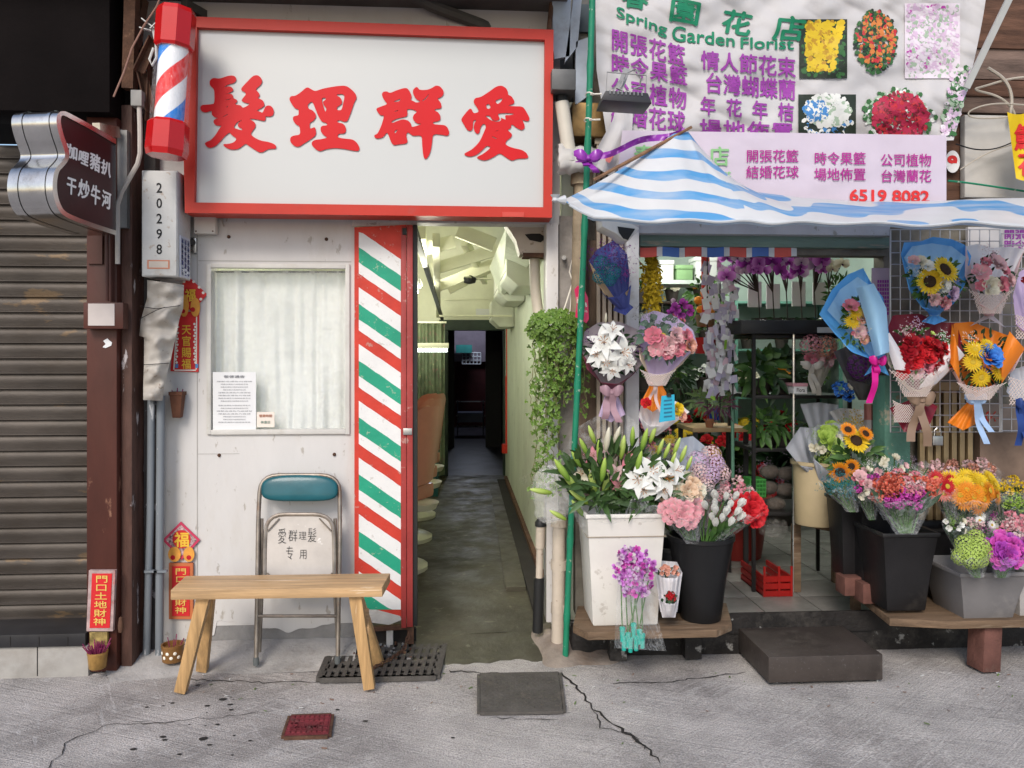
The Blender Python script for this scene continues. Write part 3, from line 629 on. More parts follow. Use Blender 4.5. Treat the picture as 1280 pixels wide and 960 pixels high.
CH = [
 ((240, 85), [(230,105),(190,140),(195,190),(235,225),(245,260),(245,385),(215,395),(150,400),(105,402),(88,435),(105,475),(150,488),(205,468),(215,470),(215,510),(250,540),(290,545),(240,560),(232,590),(255,625),(300,630),(325,625),(300,660),(250,740),(200,790),(165,802),(135,825),(165,862),(200,875),(260,850),(310,800),(360,740),(410,700),(430,730),(490,770),(460,810),(400,828),(330,830),(370,870),(430,892),(500,885),(540,860),(585,822),(620,850),(690,895),(735,922),(775,918),(820,888),(870,880),(915,882),(920,850),(890,825),(830,805),(760,795),(690,765),(640,725),(655,690),(690,650),(695,610),(670,580),(620,555),(680,555),(745,570),(795,580),(805,550),(800,525),(850,532),(885,515),(895,475),(880,430),(850,408),(810,410),(790,440),(770,490),(740,475),(700,465),(760,435),(792,410),(785,370),(755,340),(715,330),(740,300),(730,270),(690,232),(750,185),(768,145),(750,100),(710,75),(665,85),(600,150),(520,238),(600,275),(545,340),(540,360),(580,380),(640,390),(555,440),(530,405),(495,402),(465,390),(495,370),(490,345),(450,328),(448,300),(430,282),(390,278),(345,290),(430,262),(455,240),(430,205),(390,198),(345,212),(390,180),(460,165),(487,130),(475,95),(440,80),(390,85),(300,118)],
  [[(450,650),(490,590),(560,560),(500,600),(500,640),(550,665),(545,680),(500,668)], [(365,435),(395,410),(390,425)], [(320,540),(405,492),(375,520)], [(345,355),(400,338),(440,332),(400,346)]]),
 ((355, 95), [(55,250),(75,218),(120,218),(180,180),(235,130),(262,122),(315,155),(345,165),(430,135),(560,112),(670,102),(730,140),(780,190),(795,240),(765,290),(740,370),(710,450),(690,495),(655,500),(605,478),(580,490),(585,508),(640,515),(672,550),(678,600),(660,628),(590,630),(585,670),(650,682),(750,690),(800,730),(828,790),(810,822),(740,812),(640,792),(540,785),(450,800),(390,825),(340,795),(300,750),(305,715),(340,695),(400,690),(480,672),(430,645),(398,600),(400,555),(425,540),(470,540),(468,512),(410,500),(370,430),(320,300),(300,275),(255,315),(270,360),(310,372),(345,410),(350,450),(320,490),(280,510),(280,570),(300,572),(340,552),(355,640),(300,685),(220,735),(160,775),(110,765),(65,715),(70,665),(110,648),(180,640),(170,545),(130,530),(95,480),(100,440),(150,430),(160,420),(158,360),(120,355),(80,300)],
  [[(405,240),(455,235),(455,260),(425,275),(430,315),(462,350),(458,385),(445,385)], [(575,200),(640,195),(662,220),(645,300),(628,375),(580,372),(575,345),(600,325),(635,300),(630,260),(610,230),(580,215)]]),
 ((460, 95), [(148,200),(165,172),(205,165),(240,188),(310,155),(415,125),(450,155),(480,225),(465,262),(500,275),(520,290),(580,282),(520,250),(490,190),(490,150),(525,118),(545,125),(560,152),(640,152),(690,135),(740,102),(785,110),(825,160),(825,200),(800,230),(755,245),(790,285),(805,330),(795,355),(740,358),(720,375),(760,390),(790,430),(790,480),(760,495),(710,500),(712,525),(780,532),(840,535),(870,565),(890,620),(870,655),(800,640),(708,632),(700,720),(685,820),(655,885),(630,908),(610,895),(600,850),(590,750),(588,645),(490,655),(460,630),(430,610),(415,650),(435,715),(415,738),(340,745),(285,757),(255,730),(230,660),(208,610),(165,670),(120,682),(80,680),(65,655),(75,640),(105,630),(150,530),(178,425),(135,432),(95,380),(90,355),(120,340),(205,310),(205,295),(170,255)],
  [[(280,275),(360,245),(345,275),(290,285)], [(285,385),(335,368),(325,380),(295,390)], [(435,360),(485,362),(540,390),(500,420),(485,460),(510,500),(540,520),(590,520),(530,545),(475,558),(470,520),(440,485),(380,470),(320,490),(260,515),(255,495),(310,465),(380,450),(425,440),(432,410),(425,370)], [(285,600),(330,580),(295,632)], [(588,270),(622,245),(675,182),(642,240),(604,272)]]),
 ((565, 95), [(235,270),(255,238),(310,232),(400,175),(480,115),(540,102),(590,130),(610,170),(612,205),(650,220),(680,270),(680,300),(605,325),(680,330),(770,332),(800,370),(850,460),(835,495),(800,490),(765,475),(795,540),(790,575),(760,592),(710,570),(648,520),(645,565),(620,580),(605,590),(660,635),(640,675),(600,700),(578,740),(620,770),(690,790),(760,805),(810,835),(835,880),(820,900),(720,900),(655,925),(615,905),(565,870),(518,840),(460,880),(390,915),(340,922),(290,905),(265,885),(340,850),(430,778),(380,758),(340,800),(270,860),(200,882),(150,870),(130,850),(160,830),(220,800),(300,720),(350,610),(375,545),(345,515),(310,560),(300,620),(275,635),(245,605),(235,560),(245,510),(270,480),(230,482),(228,580),(200,602),(165,590),(130,530),(98,480),(115,445),(190,355),(215,360),(235,410),(295,392),(275,345),(240,300)],
  [[(368,318),(405,300),(425,350),(385,362)], [(470,268),(555,238),(540,275),(500,308),(480,290)], [(360,435),(410,430),(440,480),(480,492),(525,470),(505,430),(500,410),(600,402),(688,412),(640,428),(575,425),(590,478),(555,465),(535,450),(535,490),(480,502),(420,480),(380,450)], [(465,605),(510,588),(495,600)], [(435,655),(490,680),(485,688),(440,668)]])]
charm = mat('character_red', (.56, .006, .010), .4, var=.03, spec=.2)
for (ox, oy), outl, holes in CH:
    mb = MB(); shape(mb, outl, holes, lambda x, y, d, ox=ox, oy=oy: A(ox + x * 110 / 960, oy + y * 110 / 960, SY + .0245 + d), .005); part('character', mb, charm, t, smooth=0)
mb = MB(); mb.pbox(628, 265, 655, 271, SY - .006, SY - .001); part('patch', mb, mat('sign_red_patch', (.6, .07, .05), .4), t)

# ================================================================ barber pole
PY = -.42
ax0, ax1 = A(221, 12, PY), A(208, 196, PY)      # top, bottom of the axis
axd = (ax1 - ax0).normalized(); t = thing('barber_pole', 'faceted barber pole with red, white and blue stripes and red caps', 'barber pole', ax1)
def ring(k, r, n=8): 
    c = ax0.lerp(ax1, k); x = Vector((1, 0, 0)); x = (x - axd * x.dot(axd)).normalized(); y = axd.cross(x)
    return [c + (x * math.cos(2 * PI * (i + .5) / n) + y * math.sin(2 * PI * (i + .5) / n)) * r for i in range(n)]
def loft(mb, rings, cap=True):
    ids = [[mb.vert(p) for p in r_] for r_ in rings]; n = len(ids[0])
    for a, b_ in zip(ids, ids[1:]):
        for i in range(n): mb.face(a[i], a[(i + 1) % n], b_[(i + 1) % n], b_[i])
    if cap: mb.face(*ids[0][::-1]); mb.face(*ids[-1])
capm = mat('pole_cap_red', (.50, .010, .012), .15, var=.05, coat=.2)
mb = MB(); loft(mb, [ring(0, .075), ring(.03, .082), ring(.25, .082), ring(.27, .074)]); part('cap', mb, capm, t, smooth=0)
mb = MB(); loft(mb, [ring(.76, .074), ring(.78, .086), ring(.96, .089), ring(1, .082)]); part('cap', mb, capm, t, smooth=0)
mb = MB(); n = 96; m_ = 150; top, bot = .27, .76; cyl = []
for j in range(m_ + 1):
    c = ax0.lerp(ax1, top + (bot - top) * j / m_); x = (Vector((1, 0, 0)) - axd * axd.x).normalized(); y = axd.cross(x)
    cyl.append([mb.vert(c + (x * math.cos(2 * PI * i / n) + y * math.sin(2 * PI * i / n)) * .061) for i in range(n)])
for j in range(m_):
    for i in range(n):
        f = (j / m_ * .78 - i / n * 1.0 + .97) % 1.0
        mb.mi = 1 if .0 <= f < .25 else (2 if .5 <= f < .75 else 0)
        mb.face(cyl[j][i], cyl[j][(i + 1) % n], cyl[j + 1][(i + 1) % n], cyl[j + 1][i])
part('striped_cylinder', mb, [mat('pole_white', (.78, .79, .8), .3, var=0), mat('pole_red', (.70, .012, .01), .3, var=0), mat('pole_blue', (.0, .20, .66), .3, var=0)], t)
mb = MB(); loft(mb, [ring(.27, .076), ring(.76, .078)], False); part('clear_cover', mb, film('clear_plastic', clear=.95, rough=.03), t, smooth=0)
mb = MB(); mb.bar(ax0.lerp(ax1, .12) + Vector((0, .06, 0)), A(236, 34, -.1), .04, .04); part('bracket', mb, rust, t)

# ================================================================ curved restaurant sign at the left
t = thing('curry_sign', 'projecting steel bound maroon sign with white characters and a bulging double end', 'sign', A(140, 290, -.55))
# the sign stands out from the building towards the lane: its plane runs from (xn,-.62) to (xn2,-1.05)
Pn, Pf = Vector((A(22, 200, -1.0).x + .0, -1.0, 0)), Vector((A(146, 200, -.42).x, -.42, 0))
def sp(px, py):
    """face outline px -> point on the sign's own slanted plane"""
    u, v = (px - 640) / F, (HY - py) / F; d = Vector((st + u * ct, ct - u * st, v)); nrm = Vector(((Pf - Pn).y, -(Pf - Pn).x, 0))
    o = Vector((0, -CAMD, CAMH)); k = (Pn - o).dot(nrm) / d.dot(nrm); return o + d * k
nrm = Vector(((Pf - Pn).y, -(Pf - Pn).x, 0)).normalized()
if nrm.y > 0: nrm = -nrm
th = -nrm * .19
outl = [(145, 174), (118, 158), (90, 143), (80, 138), (72, 141), (70, 152), (74, 170), (80, 186), (82, 196), (76, 204), (68, 212), (65, 232), (68, 252), (76, 268), (92, 276), (120, 286), (145, 294)]
def smooth_open(pts, it=2):
    for _ in range(it):
        q = [pts[0]]
        for a, b_ in zip(pts, pts[1:]): q += [(a[0] * .75 + b_[0] * .25, a[1] * .75 + b_[1] * .25), (a[0] * .25 + b_[0] * .75, a[1] * .25 + b_[1] * .75)]
        pts = q + [pts[-1]]
    return pts
so_ = smooth_open(outl)
cx, cy = 118, 222
mb = MB(); n = len(so_); rings = []
for k, (ins, dp) in enumerate(((.0, 0), (.0, .0), (0, 1))):
    pass
fr0 = [mb.vert(sp(*p)) for p in so_]; fr1 = [mb.vert(sp(*p) + th) for p in so_]
inn_ = []
for i, p in enumerate(so_):
    a, b_ = so_[max(i - 1, 0)], so_[min(i + 1, n - 1)]; tx, ty = b_[0] - a[0], b_[1] - a[1]; L_ = math.hypot(tx, ty) or 1
    inn_.append((p[0] - ty / L_ * 5.5, p[1] + tx / L_ * 5.5))
# make sure the inset goes inwards
if abs(inn_[n // 3][0] - cx) > abs(so_[n // 3][0] - cx):
    inn_ = [(2 * p[0] - q_[0], 2 * p[1] - q_[1]) for p, q_ in zip(so_, inn_)]
inn_[0] = (145, 180); inn_[-1] = (145, 287)
fi = [mb.vert(sp(*p)) for p in inn_]; fi2 = [mb.vert(sp(*p) + th * .06) for p in inn_]
for i in range(n - 1):
    mb.face(fr0[i], fr0[i + 1], fi[i + 1], fi[i]); mb.face(fr0[i], fr1[i], fr1[i + 1], fr0[i + 1]); mb.face(fi[i], fi[i + 1], fi2[i + 1], fi2[i])
mb.face(*fr1)
i0, i1 = mb.vert(sp(145, 174)), mb.vert(sp(145, 294)); i2, i3 = mb.vert(sp(145, 294) + th), mb.vert(sp(145, 174) + th); mb.face(i0, i1, i2, i3)
part('case', mb, mat('polished_steel', (.62, .60, .58), .22, metal=1, var=.15, scale=6, bump=.12, bscale=6, dirt=(.25, .2, .16), damt=.5, dscale=4), t, smooth=35)
mb = MB(); mb.face(*[mb.vert(sp(*p) + th * .055) for p in inn_]); part('face', mb, mat('maroon_face', (.050, .012, .014), .35, var=.25, scale=3, dirt=(.09, .03, .03), damt=.6, dscale=3), t, smooth=0)
mb = MB(); sf = lambda x, y: sp(x, y) + th * .045
for s_, q_ in (('咖', ((82, 176), (99, 184), (99, 202), (82, 194))), ('哩', ((101, 186), (113, 191), (112, 209), (100, 203))), ('豬', ((115, 189), (127, 195), (127, 217), (115, 210))), ('扒', ((129, 198), (141, 204), (140, 223), (129, 216))),
              ('干', ((86, 219), (97, 223), (97, 246), (86, 241))), ('炒', ((101, 222), (114, 228), (113, 252), (100, 245))), ('牛', ((116, 229), (127, 234), (127, 259), (116, 253))), ('河', ((130, 236), (140, 241), (140, 263), (130, 258)))):
    (xa_, ya_), (xb_, yb_), (xc_, yc_), (xd_, yd_) = q_; write(mb, s_, ((xa_ + .5, ya_), (xb_ + 1.5, yb_), (xc_ + .5, yc_), (xd_ - .5, yd_)), sf, 0, bold=.55)
part('lettering', mb, mat('white_lettering', (.8, .8, .78), .5, var=0), t, smooth=0)
mb = MB()
for u_ in (.2, .8):
    k0 = len(so_) // 12; ids = []
    for i in range(2, n - 2):
        p = so_[i]; q_ = inn_[i]; o_ = (sp(*p) - sp(*q_)).normalized() * .003; ids.append((mb.vert(sp(*p) + th * (u_ - .035) + o_), mb.vert(sp(*p) + th * (u_ + .035) + o_)))
    for a, b_ in zip(ids, ids[1:]): mb.face(a[0], a[1], b_[1], b_[0])
part('band', mb, MC['polished_steel'], t, smooth=50)
mb = MB(); mb.bar(sp(110, 155) + th * .5, sp(108, 146) + th * .5, .03, .03); mb.bar(sp(146, 160) + th * .5, sp(170, 165) + th * .5, .035, .05); part('bracket', mb, MC['polished_steel'], t)
mb = MB(); mb.tube([A(137, 255, -.3), A(137, 160, -.3), A(160, 168, -.1)], .018, 8); mb.bar(A(150, 165, -.2), A(150, 286, -.2), .09, .07, up=(0, 1, 0)); part('mounting_post', mb, mat('dull_steel', (.3, .29, .28), .5, metal=.5, var=.2), t)

# ================================================================ rusty brackets, conduit, wires at upper left
t = thing('angle_iron', 'rusty slotted angle irons with knotted white ties beside the barber pole', 'bracket', A(170, 150, -.25))
def slotted(a, b_, w, name='bar'):
    mb = MB(); mb.bar(a, b_, w, .006, up=(1, 0, 0)); mb.bar(Vector(a) + Vector((w / 2, .02, 0)), Vector(b_) + Vector((w / 2, .02, 0)), .006, .04, up=(1, 0, 0)); p = part(name, mb, rust, t)
    mb = MB(); a, b_ = Vector(a), Vector(b_); d = b_ - a; n = int(d.length / .035)
    for i in range(n): c = a + d * (i + .5) / n + Vector((0, -.005, 0)); mb.bar(c - d.normalized() * .009, c + d.normalized() * .009, .007, .003, up=(1, 0, 0))
    part('slot', mb, darkgap, p, smooth=0)
mb = MB(); mb.bar(A(166, -30, -.26), A(162, 112, -.24), .055, .05, up=(1, 0, 0)); part('bar', mb, rust, t)
slotted(A(188, 55, -.24), A(183, 152, -.24), .035); slotted(A(172, 88, -.27), A(184, 140, -.25), .03); slotted(A(188, 46, -.29), A(168, 88, -.3), .035)
mb = MB(); mb.bar(A(178, 0, -.15), A(168, 60, -.2), .04, .04); part('bar', mb, rust, t)
mb = MB(); tie = mat('white_tie', (.6, .6, .58), .6, var=.05)
mb.bar(A(178, 24, -.34), A(194, 36, -.34), .028, .004, up=(1, 0, 0)); mb.bar(A(175, 35, -.33), A(190, 39, -.33), .022, .004, up=(1, 0, 0)); mb.bar(A(196, 28, -.35), A(188, 36, -.35), .015, .004, up=(1, 0, 0))
mb.tube([A(191, 34, -.34), A(195, 55, -.34), A(196, 72, -.33), A(190, 82, -.33), A(187, 74, -.33), A(192, 60, -.33)], .006, 6); part('tie', mb, tie, t)
mb = MB(); mb.tube([A(201, -6, -.36), A(196, 8, -.36), A(180, 32, -.36), A(165, 60, -.35), A(155, 90, -.36), A(142, 121, -.36)], .004, 6); solo('wire', mb, mat('copper_wire', (.3, .17, .13), .5), 'thin curved copper wire dangling beside the black fascia', 'wire')
t = thing('cable_conduit', 'bent cream cable conduit running down from a small grey box', 'conduit', A(160, 245, -.25))
mb = MB(); mb.tube([A(174, 128, -.28), A(175, 165, -.28), A(175, 192, -.28), A(172, 205, -.28), A(152, 240, -.27), A(147, 256, -.27), A(147, 330, -.26)], .011, 8); part('tube', mb, mat('cream_conduit', (.55, .5, .45), .5), t)
mb = MB(); mb.pbox(163, 112, 177, 132, -.3, -.24); part('box', mb, mat('small_grey_box', (.33, .32, .3), .6), t, bev=.004)

# ================================================================ meter box
t = thing('meter_box', 'narrow white metal box stencilled 20298 with a small orange label', 'meter box', A(200, 348, -.16))
boxw = mat('box_white', (.52, .52, .51), .5, var=.08, bump=.15, dirt=(.35, .32, .28), damt=.5, dscale=4, dirt2=(.3, .2, .13), d2amt=.5, d2scale=30)
mb = MB(); mb.pbox(177, 213, 222, 346, -.24, -.06); part('case', mb, boxw, t, bev=.006)
mb = MB(); mb.pbox(178.5, 215, 220.5, 344.5, -.245, -.24); part('door', mb, boxw, t, bev=.002)
mb = MB()
for i, d_ in enumerate('20298'): write(mb, d_, R(195.5, 228.5 + i * 19.2, 202.5, 241 + i * 19.2), pl(-.2465), .015)
part('stencil', mb, ink, t, smooth=0)
lb = mb = MB(); mb.pbox(184, 325, 212, 336, -.247, -.2455); lbo = part('label_plate', mb, mat('orange_label', (.55, .22, .13), .6), t)
mb = MB(); mb.pbox(186, 326.5, 210, 334.5, -.2475, -.247)
part('blank_field', mb, mat('label_field', (.55, .48, .42), .6), lbo)
mb = MB(); xs = A(222, 280, -.24).x
mb.box(xs, xs + .005, -.215, -.09, A(222, 345, -.24).z, A(222, 293, -.24).z)
# side label written along the side
lab = part('side_label', mb, mat('blue_white_label', (.55, .57, .66), .6), t)
mb = MB(); zb_, zt_ = A(222, 342, -.24).z, A(222, 296, -.24).z
for k in range(3):
    write(mb, '油漆未乾號 3188'[:9 - k], ((0, 0), (1, 0), (1, 1), (0, 1)), lambda a, b_, k=k: Vector((xs + .0065, -.205 + .04 * k + .026 * b_, zt_ + (zb_ - zt_) * a)), .01)
part('lettering', mb, mat('blue_ink', (.05, .06, .3), .6, var=0), lab, smooth=0)

# wrapped pipes below
t = thing('pipe_wrapping', 'crumpled grubby white sheet tied around the pipes under the meter box', 'wrapping', A(200, 500, -.1))
Lp = [(184, 350), (184, 372), (176, 400), (174, 420), (180, 421), (180, 455), (179, 480), (179, 500)]; Rp = [(230, 356), (229, 385), (224, 400), (219, 425), (212, 455), (208, 470), (205, 485), (203, 501)]
def pp(P, v):
    k = v * (len(P) - 1); i = min(int(k), len(P) - 2); f = k - i; return P[i][0] * (1 - f) + P[i + 1][0] * f, P[i][1] * (1 - f) + P[i + 1][1] * f
def wf_(u, v):
    (xa_, ya_), (xb_, yb_) = pp(Lp, v), pp(Rp, v); a = u * 2 * PI * .98 - .1; k = (1 - math.cos(min(u * 2, 1) * PI)) / 2 if u < .5 else 1 - (1 - math.cos((u - .5) * 2 * PI)) / 2
    x = xa_ + (xb_ - xa_) * k; y = ya_ + (yb_ - ya_) * k
    dep = -.15 - (.055 if u < .5 else -.05) * math.sin(PI * k) - .035 * wob(x, y * 1.2, s=.07) - .02 * wob(x + y, y - x, 3, s=.05) - .012 * abs(math.sin((y + x * .4) * .09))
    return A(x, y, dep)
mb = MB(); mb.grid(wf_, 50, 60); part('sheet', mb, mat('grubby_sheet', (.50, .46, .41), .65, var=.15, scale=5, bump=.5, bscale=14, dirt=(.3, .23, .16), damt=.6, dscale=5, dirt2=(.15, .1, .07), d2amt=.6, d2scale=14), t, smooth=80, clean=False)
mb = MB(); mb.tube([A(176, 383, -.2), A(195, 386, -.235), A(225, 382, -.215)], .0018, 5); mb.tube([A(179, 456, -.2), A(195, 455, -.22), A(211, 454, -.2)], .0018, 5); mb.tube([A(176, 398, -.2), A(195, 388, -.24), A(206, 384, -.23)], .0018, 5); part('string', mb, ink, t)
# two grey pipes
for i, (px, dx, lb) in enumerate(((189, -6, 'slim grey drainpipe running down beside the brown steel post'), (201, -2, 'slim grey drainpipe nearest the white barber wall, flaked paint'))):
    t = thing('drainpipe', lb, 'pipe', G(px + dx - 2, 823, 0), 'pair of grey drainpipes')
    mb = MB(); mb.tube([A(px, 495, -.1), A(px - 1, 640, -.1), A(px + dx, 823, -.1)], .0185 if i else .017, 14); part('tube', mb, gpaint, t)
    mb = MB(); mb.bar(A(px - 8, 714, -.122), A(px + 8, 714, -.122), .02, .01, up=(1, 0, 0)); part('clamp', mb, gpaint, t)
mb = MB(); mb.lathe(A(151, 790, -.28), [(.001, .07), (.008, .065), (.013, .03), (.010, 0)], 10); solo('bracket', mb, rust, 'small rusty worn knob hanging low on the brown post', 'bracket')

# ================================================================ small electrics under the sign
t = thing('junction_box', 'small square white junction box under the left end of the barber sign', 'junction box', A(257, 292, -.02))
mb = MB(); mb.pbox(242, 267, 269, 292, -.055, -.003); part('case', mb, mat('box_cream', (.66, .63, .58), .5, var=.05), t, bev=.006)
for px, py in ((245, 270), (266, 270), (245, 289), (266, 289)): mb = MB(); mb.lathe(A(px, py, -.055), [(.001, .003), (.004, .002), (.004, 0)], 8, Matrix.Rotation(PI / 2, 4, 'X')); part('screw', mb, rust, t)
t = thing('security_camera', 'tiny dull dome camera bracketed on the wall beside the meter box', 'camera', A(243, 315, -.03))
mb = MB(); mb.pbox(238, 297, 245, 316, -.03, -.003); part('bracket', mb, steel, t, bev=.003)
mb = MB(); mb.lathe(A(240, 303, -.03), [(.001, .04), (.014, .036), (.018, .02), (.018, 0)], 14, Matrix.Rotation(PI / 2, 4, 'X')); part('housing', mb, black, t)
mb = MB(); mb.tube([A(270, 270, -.02), A(278, 276, -.02), A(280, 283, -.02), A(276, 271, -.03), A(285, 268, -.02), A(283, 277, -.02)], .004, 6); solo('wire', mb, mat('grubby_wire', (.4, .37, .33), .6), 'short tangle of painted wires under the barber sign', 'wire')

# ================================================================ red paper charms
def noisecirc(mb, c, r_, Y, n=20): mb.face(*[mb.vert(A(c[0] + r_ * math.cos(2 * PI * i / n), c[1] + r_ * math.sin(2 * PI * i / n), Y)) for i in range(n)])
pinkp = mat('pink_print', (.75, .25, .3), .6, var=0); yel = mat('yellow_print', (.78, .48, .05), .5, var=0); whp = mat('white_print', (.8, .75, .65), .6, var=0); bluep = mat('blue_print', (.1, .25, .5), .6, var=0); blk = ink
t = thing('paper_charm', 'upper red paper charm with tassel fish shapes and golden characters', 'paper charm', A(236, 466, -.01))
mb = MB(); slab4(mb, ((219, 392), (249, 388), (248, 465), (213, 464)), -.008, -.003); part('scroll', mb, redpap, t, smooth=0)
mb = MB(); slab4(mb, ((236, 346), (259, 368), (240, 390), (216, 368)), -.012, -.009); part('diamond', mb, redpap, t, smooth=0)
mb = MB()
for q_ in (((221, 398), (222.5, 398), (218, 462), (216.5, 462)), ((245, 396), (246.5, 396), (246, 462), (244.5, 462)), ((218, 462), (245, 462), (245, 463.5), (218, 463.5))): mb.face(*[mb.vert(A(x, y, -.0095)) for x, y in q_])
for x, y in ((230, 352), (236, 349.5), (242, 352), (249, 359), (254, 366), (251, 374), (246, 380)): noisecirc(mb, (x, y), 1.8, -.0130)
for k in range(14): noisecirc(mb, (221.5 + (k % 2) * 1.2 - k * .15, 405 + k * 3.7), 1.5, -.0100); noisecirc(mb, (243 + (k % 2) * 1.2, 405 + k * 3.7), 1.5, -.0100)
part('border', mb, whp, t, smooth=0)
mb = MB()
for (cx_, cy_), (w_, h_) in (((230, 382), (6, 14)), ((244, 384), (6, 12))):
    mb.prism([A(cx_ + w_ * math.cos(2 * PI * i / 14), cy_ + h_ * math.sin(2 * PI * i / 14), -.018) for i in range(14)], (0, .004, 0))
part('fish_shape', mb, mat('orange_print', (.78, .35, .06), .5, var=.1, scale=30), t, smooth=0)
mb = MB(); noisecirc(mb, (241, 387), 3, -.0185); noisecirc(mb, (229, 389), 2.6, -.0185); noisecirc(mb, (238, 372), 7, -.0150); part('dot', mb, mat('deep_red', (.5, .01, .02), .5), t, smooth=0)
mb = MB()
for i, c_ in enumerate('天官賜福'): write(mb, c_, R(227, 405.5 + i * 14.3, 239, 418.5 + i * 14.3), pl(-.0105), .03)
write(mb, '福', R(231, 361, 245, 377), pl(-.0158), .04)
part('characters', mb, yel, t, smooth=0)
mb = MB()
for x in (219, 244): mb.face(*[mb.vert(A(*p, -.0106)) for p in ((x, 455), (x + 4, 455), (x + 3.5, 460), (x, 460))])
part('vase_print', mb, bluep, t, smooth=0)
t = thing('paper_charm', 'lower red diamond charm with a golden character above fish shapes', 'paper charm', A(226, 704, -.01))
mb = MB(); slab4(mb, ((226, 652), (250, 675), (227, 700), (203, 675)), -.012, -.008); part('diamond', mb, mat('charm_pink', (.62, .05, .12), .5), t, smooth=0)
mb = MB(); slab4(mb, ((226, 656), (246, 675), (227, 695), (207, 675)), -.0135, -.0125); part('diamond', mb, mat('charm_pale', (.75, .5, .5), .6, var=.5, scale=80), t, smooth=0)
mb = MB(); noisecirc(mb, (227, 674), 11.5, -.0145); part('disc', mb, redpap, t, smooth=0)
mb = MB(); write(mb, '福', R(218, 665, 237, 684), pl(-.0155), .05); part('character', mb, yel, t, smooth=0)
mb = MB()
for cx_ in (218, 236): mb.prism([A(cx_ + (8 if cx_ < 225 else 7) * math.cos(2 * PI * i / 14) , 693 + 9.5 * math.sin(2 * PI * i / 14) + (cx_ - 226) * .0, -.020) for i in range(14)], (0, .004, 0))
part('fish_shape', mb, MC['orange_print'], t, smooth=0)
mb = MB(); noisecirc(mb, (216, 697), 3, -.0205); noisecirc(mb, (236, 697), 3, -.0205); part('dot', mb, MC['deep_red'], t, smooth=0)
def plaque(name, label, x0, y0, x1, y1, Y, th_, text, m1=None, dx=0, gw=2):
    t = thing(name, label, 'plaque', A((x0 + x1) / 2, y1, Y))
    q_ = ((x0 + dx, y0), (x1 + dx, y0), (x1, y1), (x0, y1))
    mb = MB(); slab4(mb, q_, Y, Y + th_); part('board', mb, m1 or mat('plaque_orange', (.55, .16, .06), .5, var=.1), t, smooth=0)
    k = 4; mb = MB(); slab4(mb, ((x0 + dx + k, y0 + k), (x1 + dx - k, y0 + k), (x1 - k, y1 - k), (x0 + k, y1 - k)), Y - .003, Y - .0005); part('panel', mb, mat('plaque_red', (.62, .025, .03), .4, var=.1), t, smooth=0)
    mb = MB(); h = (y1 - y0 - 2 * k - 4) / len(text); xm_ = (x0 + x1) / 2; w_ = (x1 - x0) * gw / 4
    for i, c_ in enumerate(text):
        f = 1 - (i + .5) / len(text); write(mb, c_, R(xm_ - w_ / 2 + dx * f, y0 + k + 2 + i * h, xm_ + w_ / 2 + dx * f, y0 + k + 2 + i * h + h * .88), pl(Y - .0045), .035)
    part('characters', mb, gold, t, smooth=0); return t
plaque('earth_god_plaque', 'orange edged earth god plaque behind the wooden bench', 211, 704, 241, 774, -.02, .015, '門口土地財神')
plaque('earth_god_plaque', 'taped red earth god plaque low on the brown steel post', 108, 713, 141, 789, -.265, .02, '門口土地財神', mat('peeled_tape', (.55, .4, .38), .4, var=.3, scale=20, dirt=(.6, .1, .08), damt=.8, dscale=10), dx=3)
# incense pots
stick = mat('incense_stick', (.28, .03, .11), .7, var=.2)
def incense_pot(name, label, c, r0, r1, h, m, nst, hs, sq=False, spread_=.5, dots=None):
    t = thing(name, label, 'incense pot', c); mb = MB(); seg = 4 if sq else 24
    mb.lathe(c, [(r0 * .9, 0), (r0, .004), (r1, h * .86), (r1 * (1.12 if sq else 1.04), h * .87), (r1 * (1.12 if sq else 1.04), h), (r1 * .9, h), (r1 * .88, h * .8), (.001, h * .8)], seg, ph=PI / 4); part('pot', mb, m, t, smooth=30)
    mb = MB()
    for k in range(nst):
        a, q_ = rnd.uniform(0, 2 * PI), rnd.uniform(0, r1 * .7); b0 = Vector(c) + Vector((math.cos(a) * q_, math.sin(a) * q_, h * .8)); l_ = hs * rnd.uniform(.6, 1)
        mb.tube([b0, b0 + Vector((math.cos(a) * spread_ * q_ * 1.2, math.sin(a) * spread_ * q_ * 1.2, l_))], .0022, 4)
    part('incense_sticks', mb, stick, t)
    if dots:
        for k in range(dots):
            a = -PI / 2 + (k - dots / 2 + .5) * .35; zz = h * (.35 if k % 2 else .6); p = Vector(c) + Vector((math.cos(a), math.sin(a), 0)) * (r0 + (r1 - r0) * zz / h + .001) + Vector((0, 0, zz)); mb = MB()
            q_ = Vector((math.cos(a), math.sin(a), 0)).to_track_quat('Z', 'Y').to_matrix().to_4x4(); mb.lathe(p, [(.001, .002), (.006, .0015), (.008, 0)], 8, q_); part('dot', mb, whp, t)
    return t
incense_pot('incense_pot', 'square rusty brown incense pot fixed on the wall with red stick ends', A(222, 522, -.05), .026, .040, .125, mat('rust_pot', (.17, .07, .04), .8, var=.3, bump=.4), 5, .05, True)
incense_pot('incense_pot', 'round floral incense tin on the ground beside the bench leg', G(216, 826, .02), .046, .050, .080, mat('floral_tin', (.30, .15, .05), .35, metal=.3, var=.2), 4, .05, dots=6)
c = A(122, 835, -.30); incense_pot('incense_pot', 'gilt incense pot bristling with magenta sticks under the post plaque', c, .036, .042, .075, mat('gilt_pot', (.45, .26, .08), .4, metal=.3, var=.3, scale=20), 60, .06, spread_=1.1)
mb = MB(); mb.pbox(112, 790, 134, 812, -.262, -.245); solo('gilt_card', mb, mat('gilt_card', (.45, .33, .12), .4, var=.4, scale=30), 'crumpled gilt card between the red plaque and the incense pot', 'card')

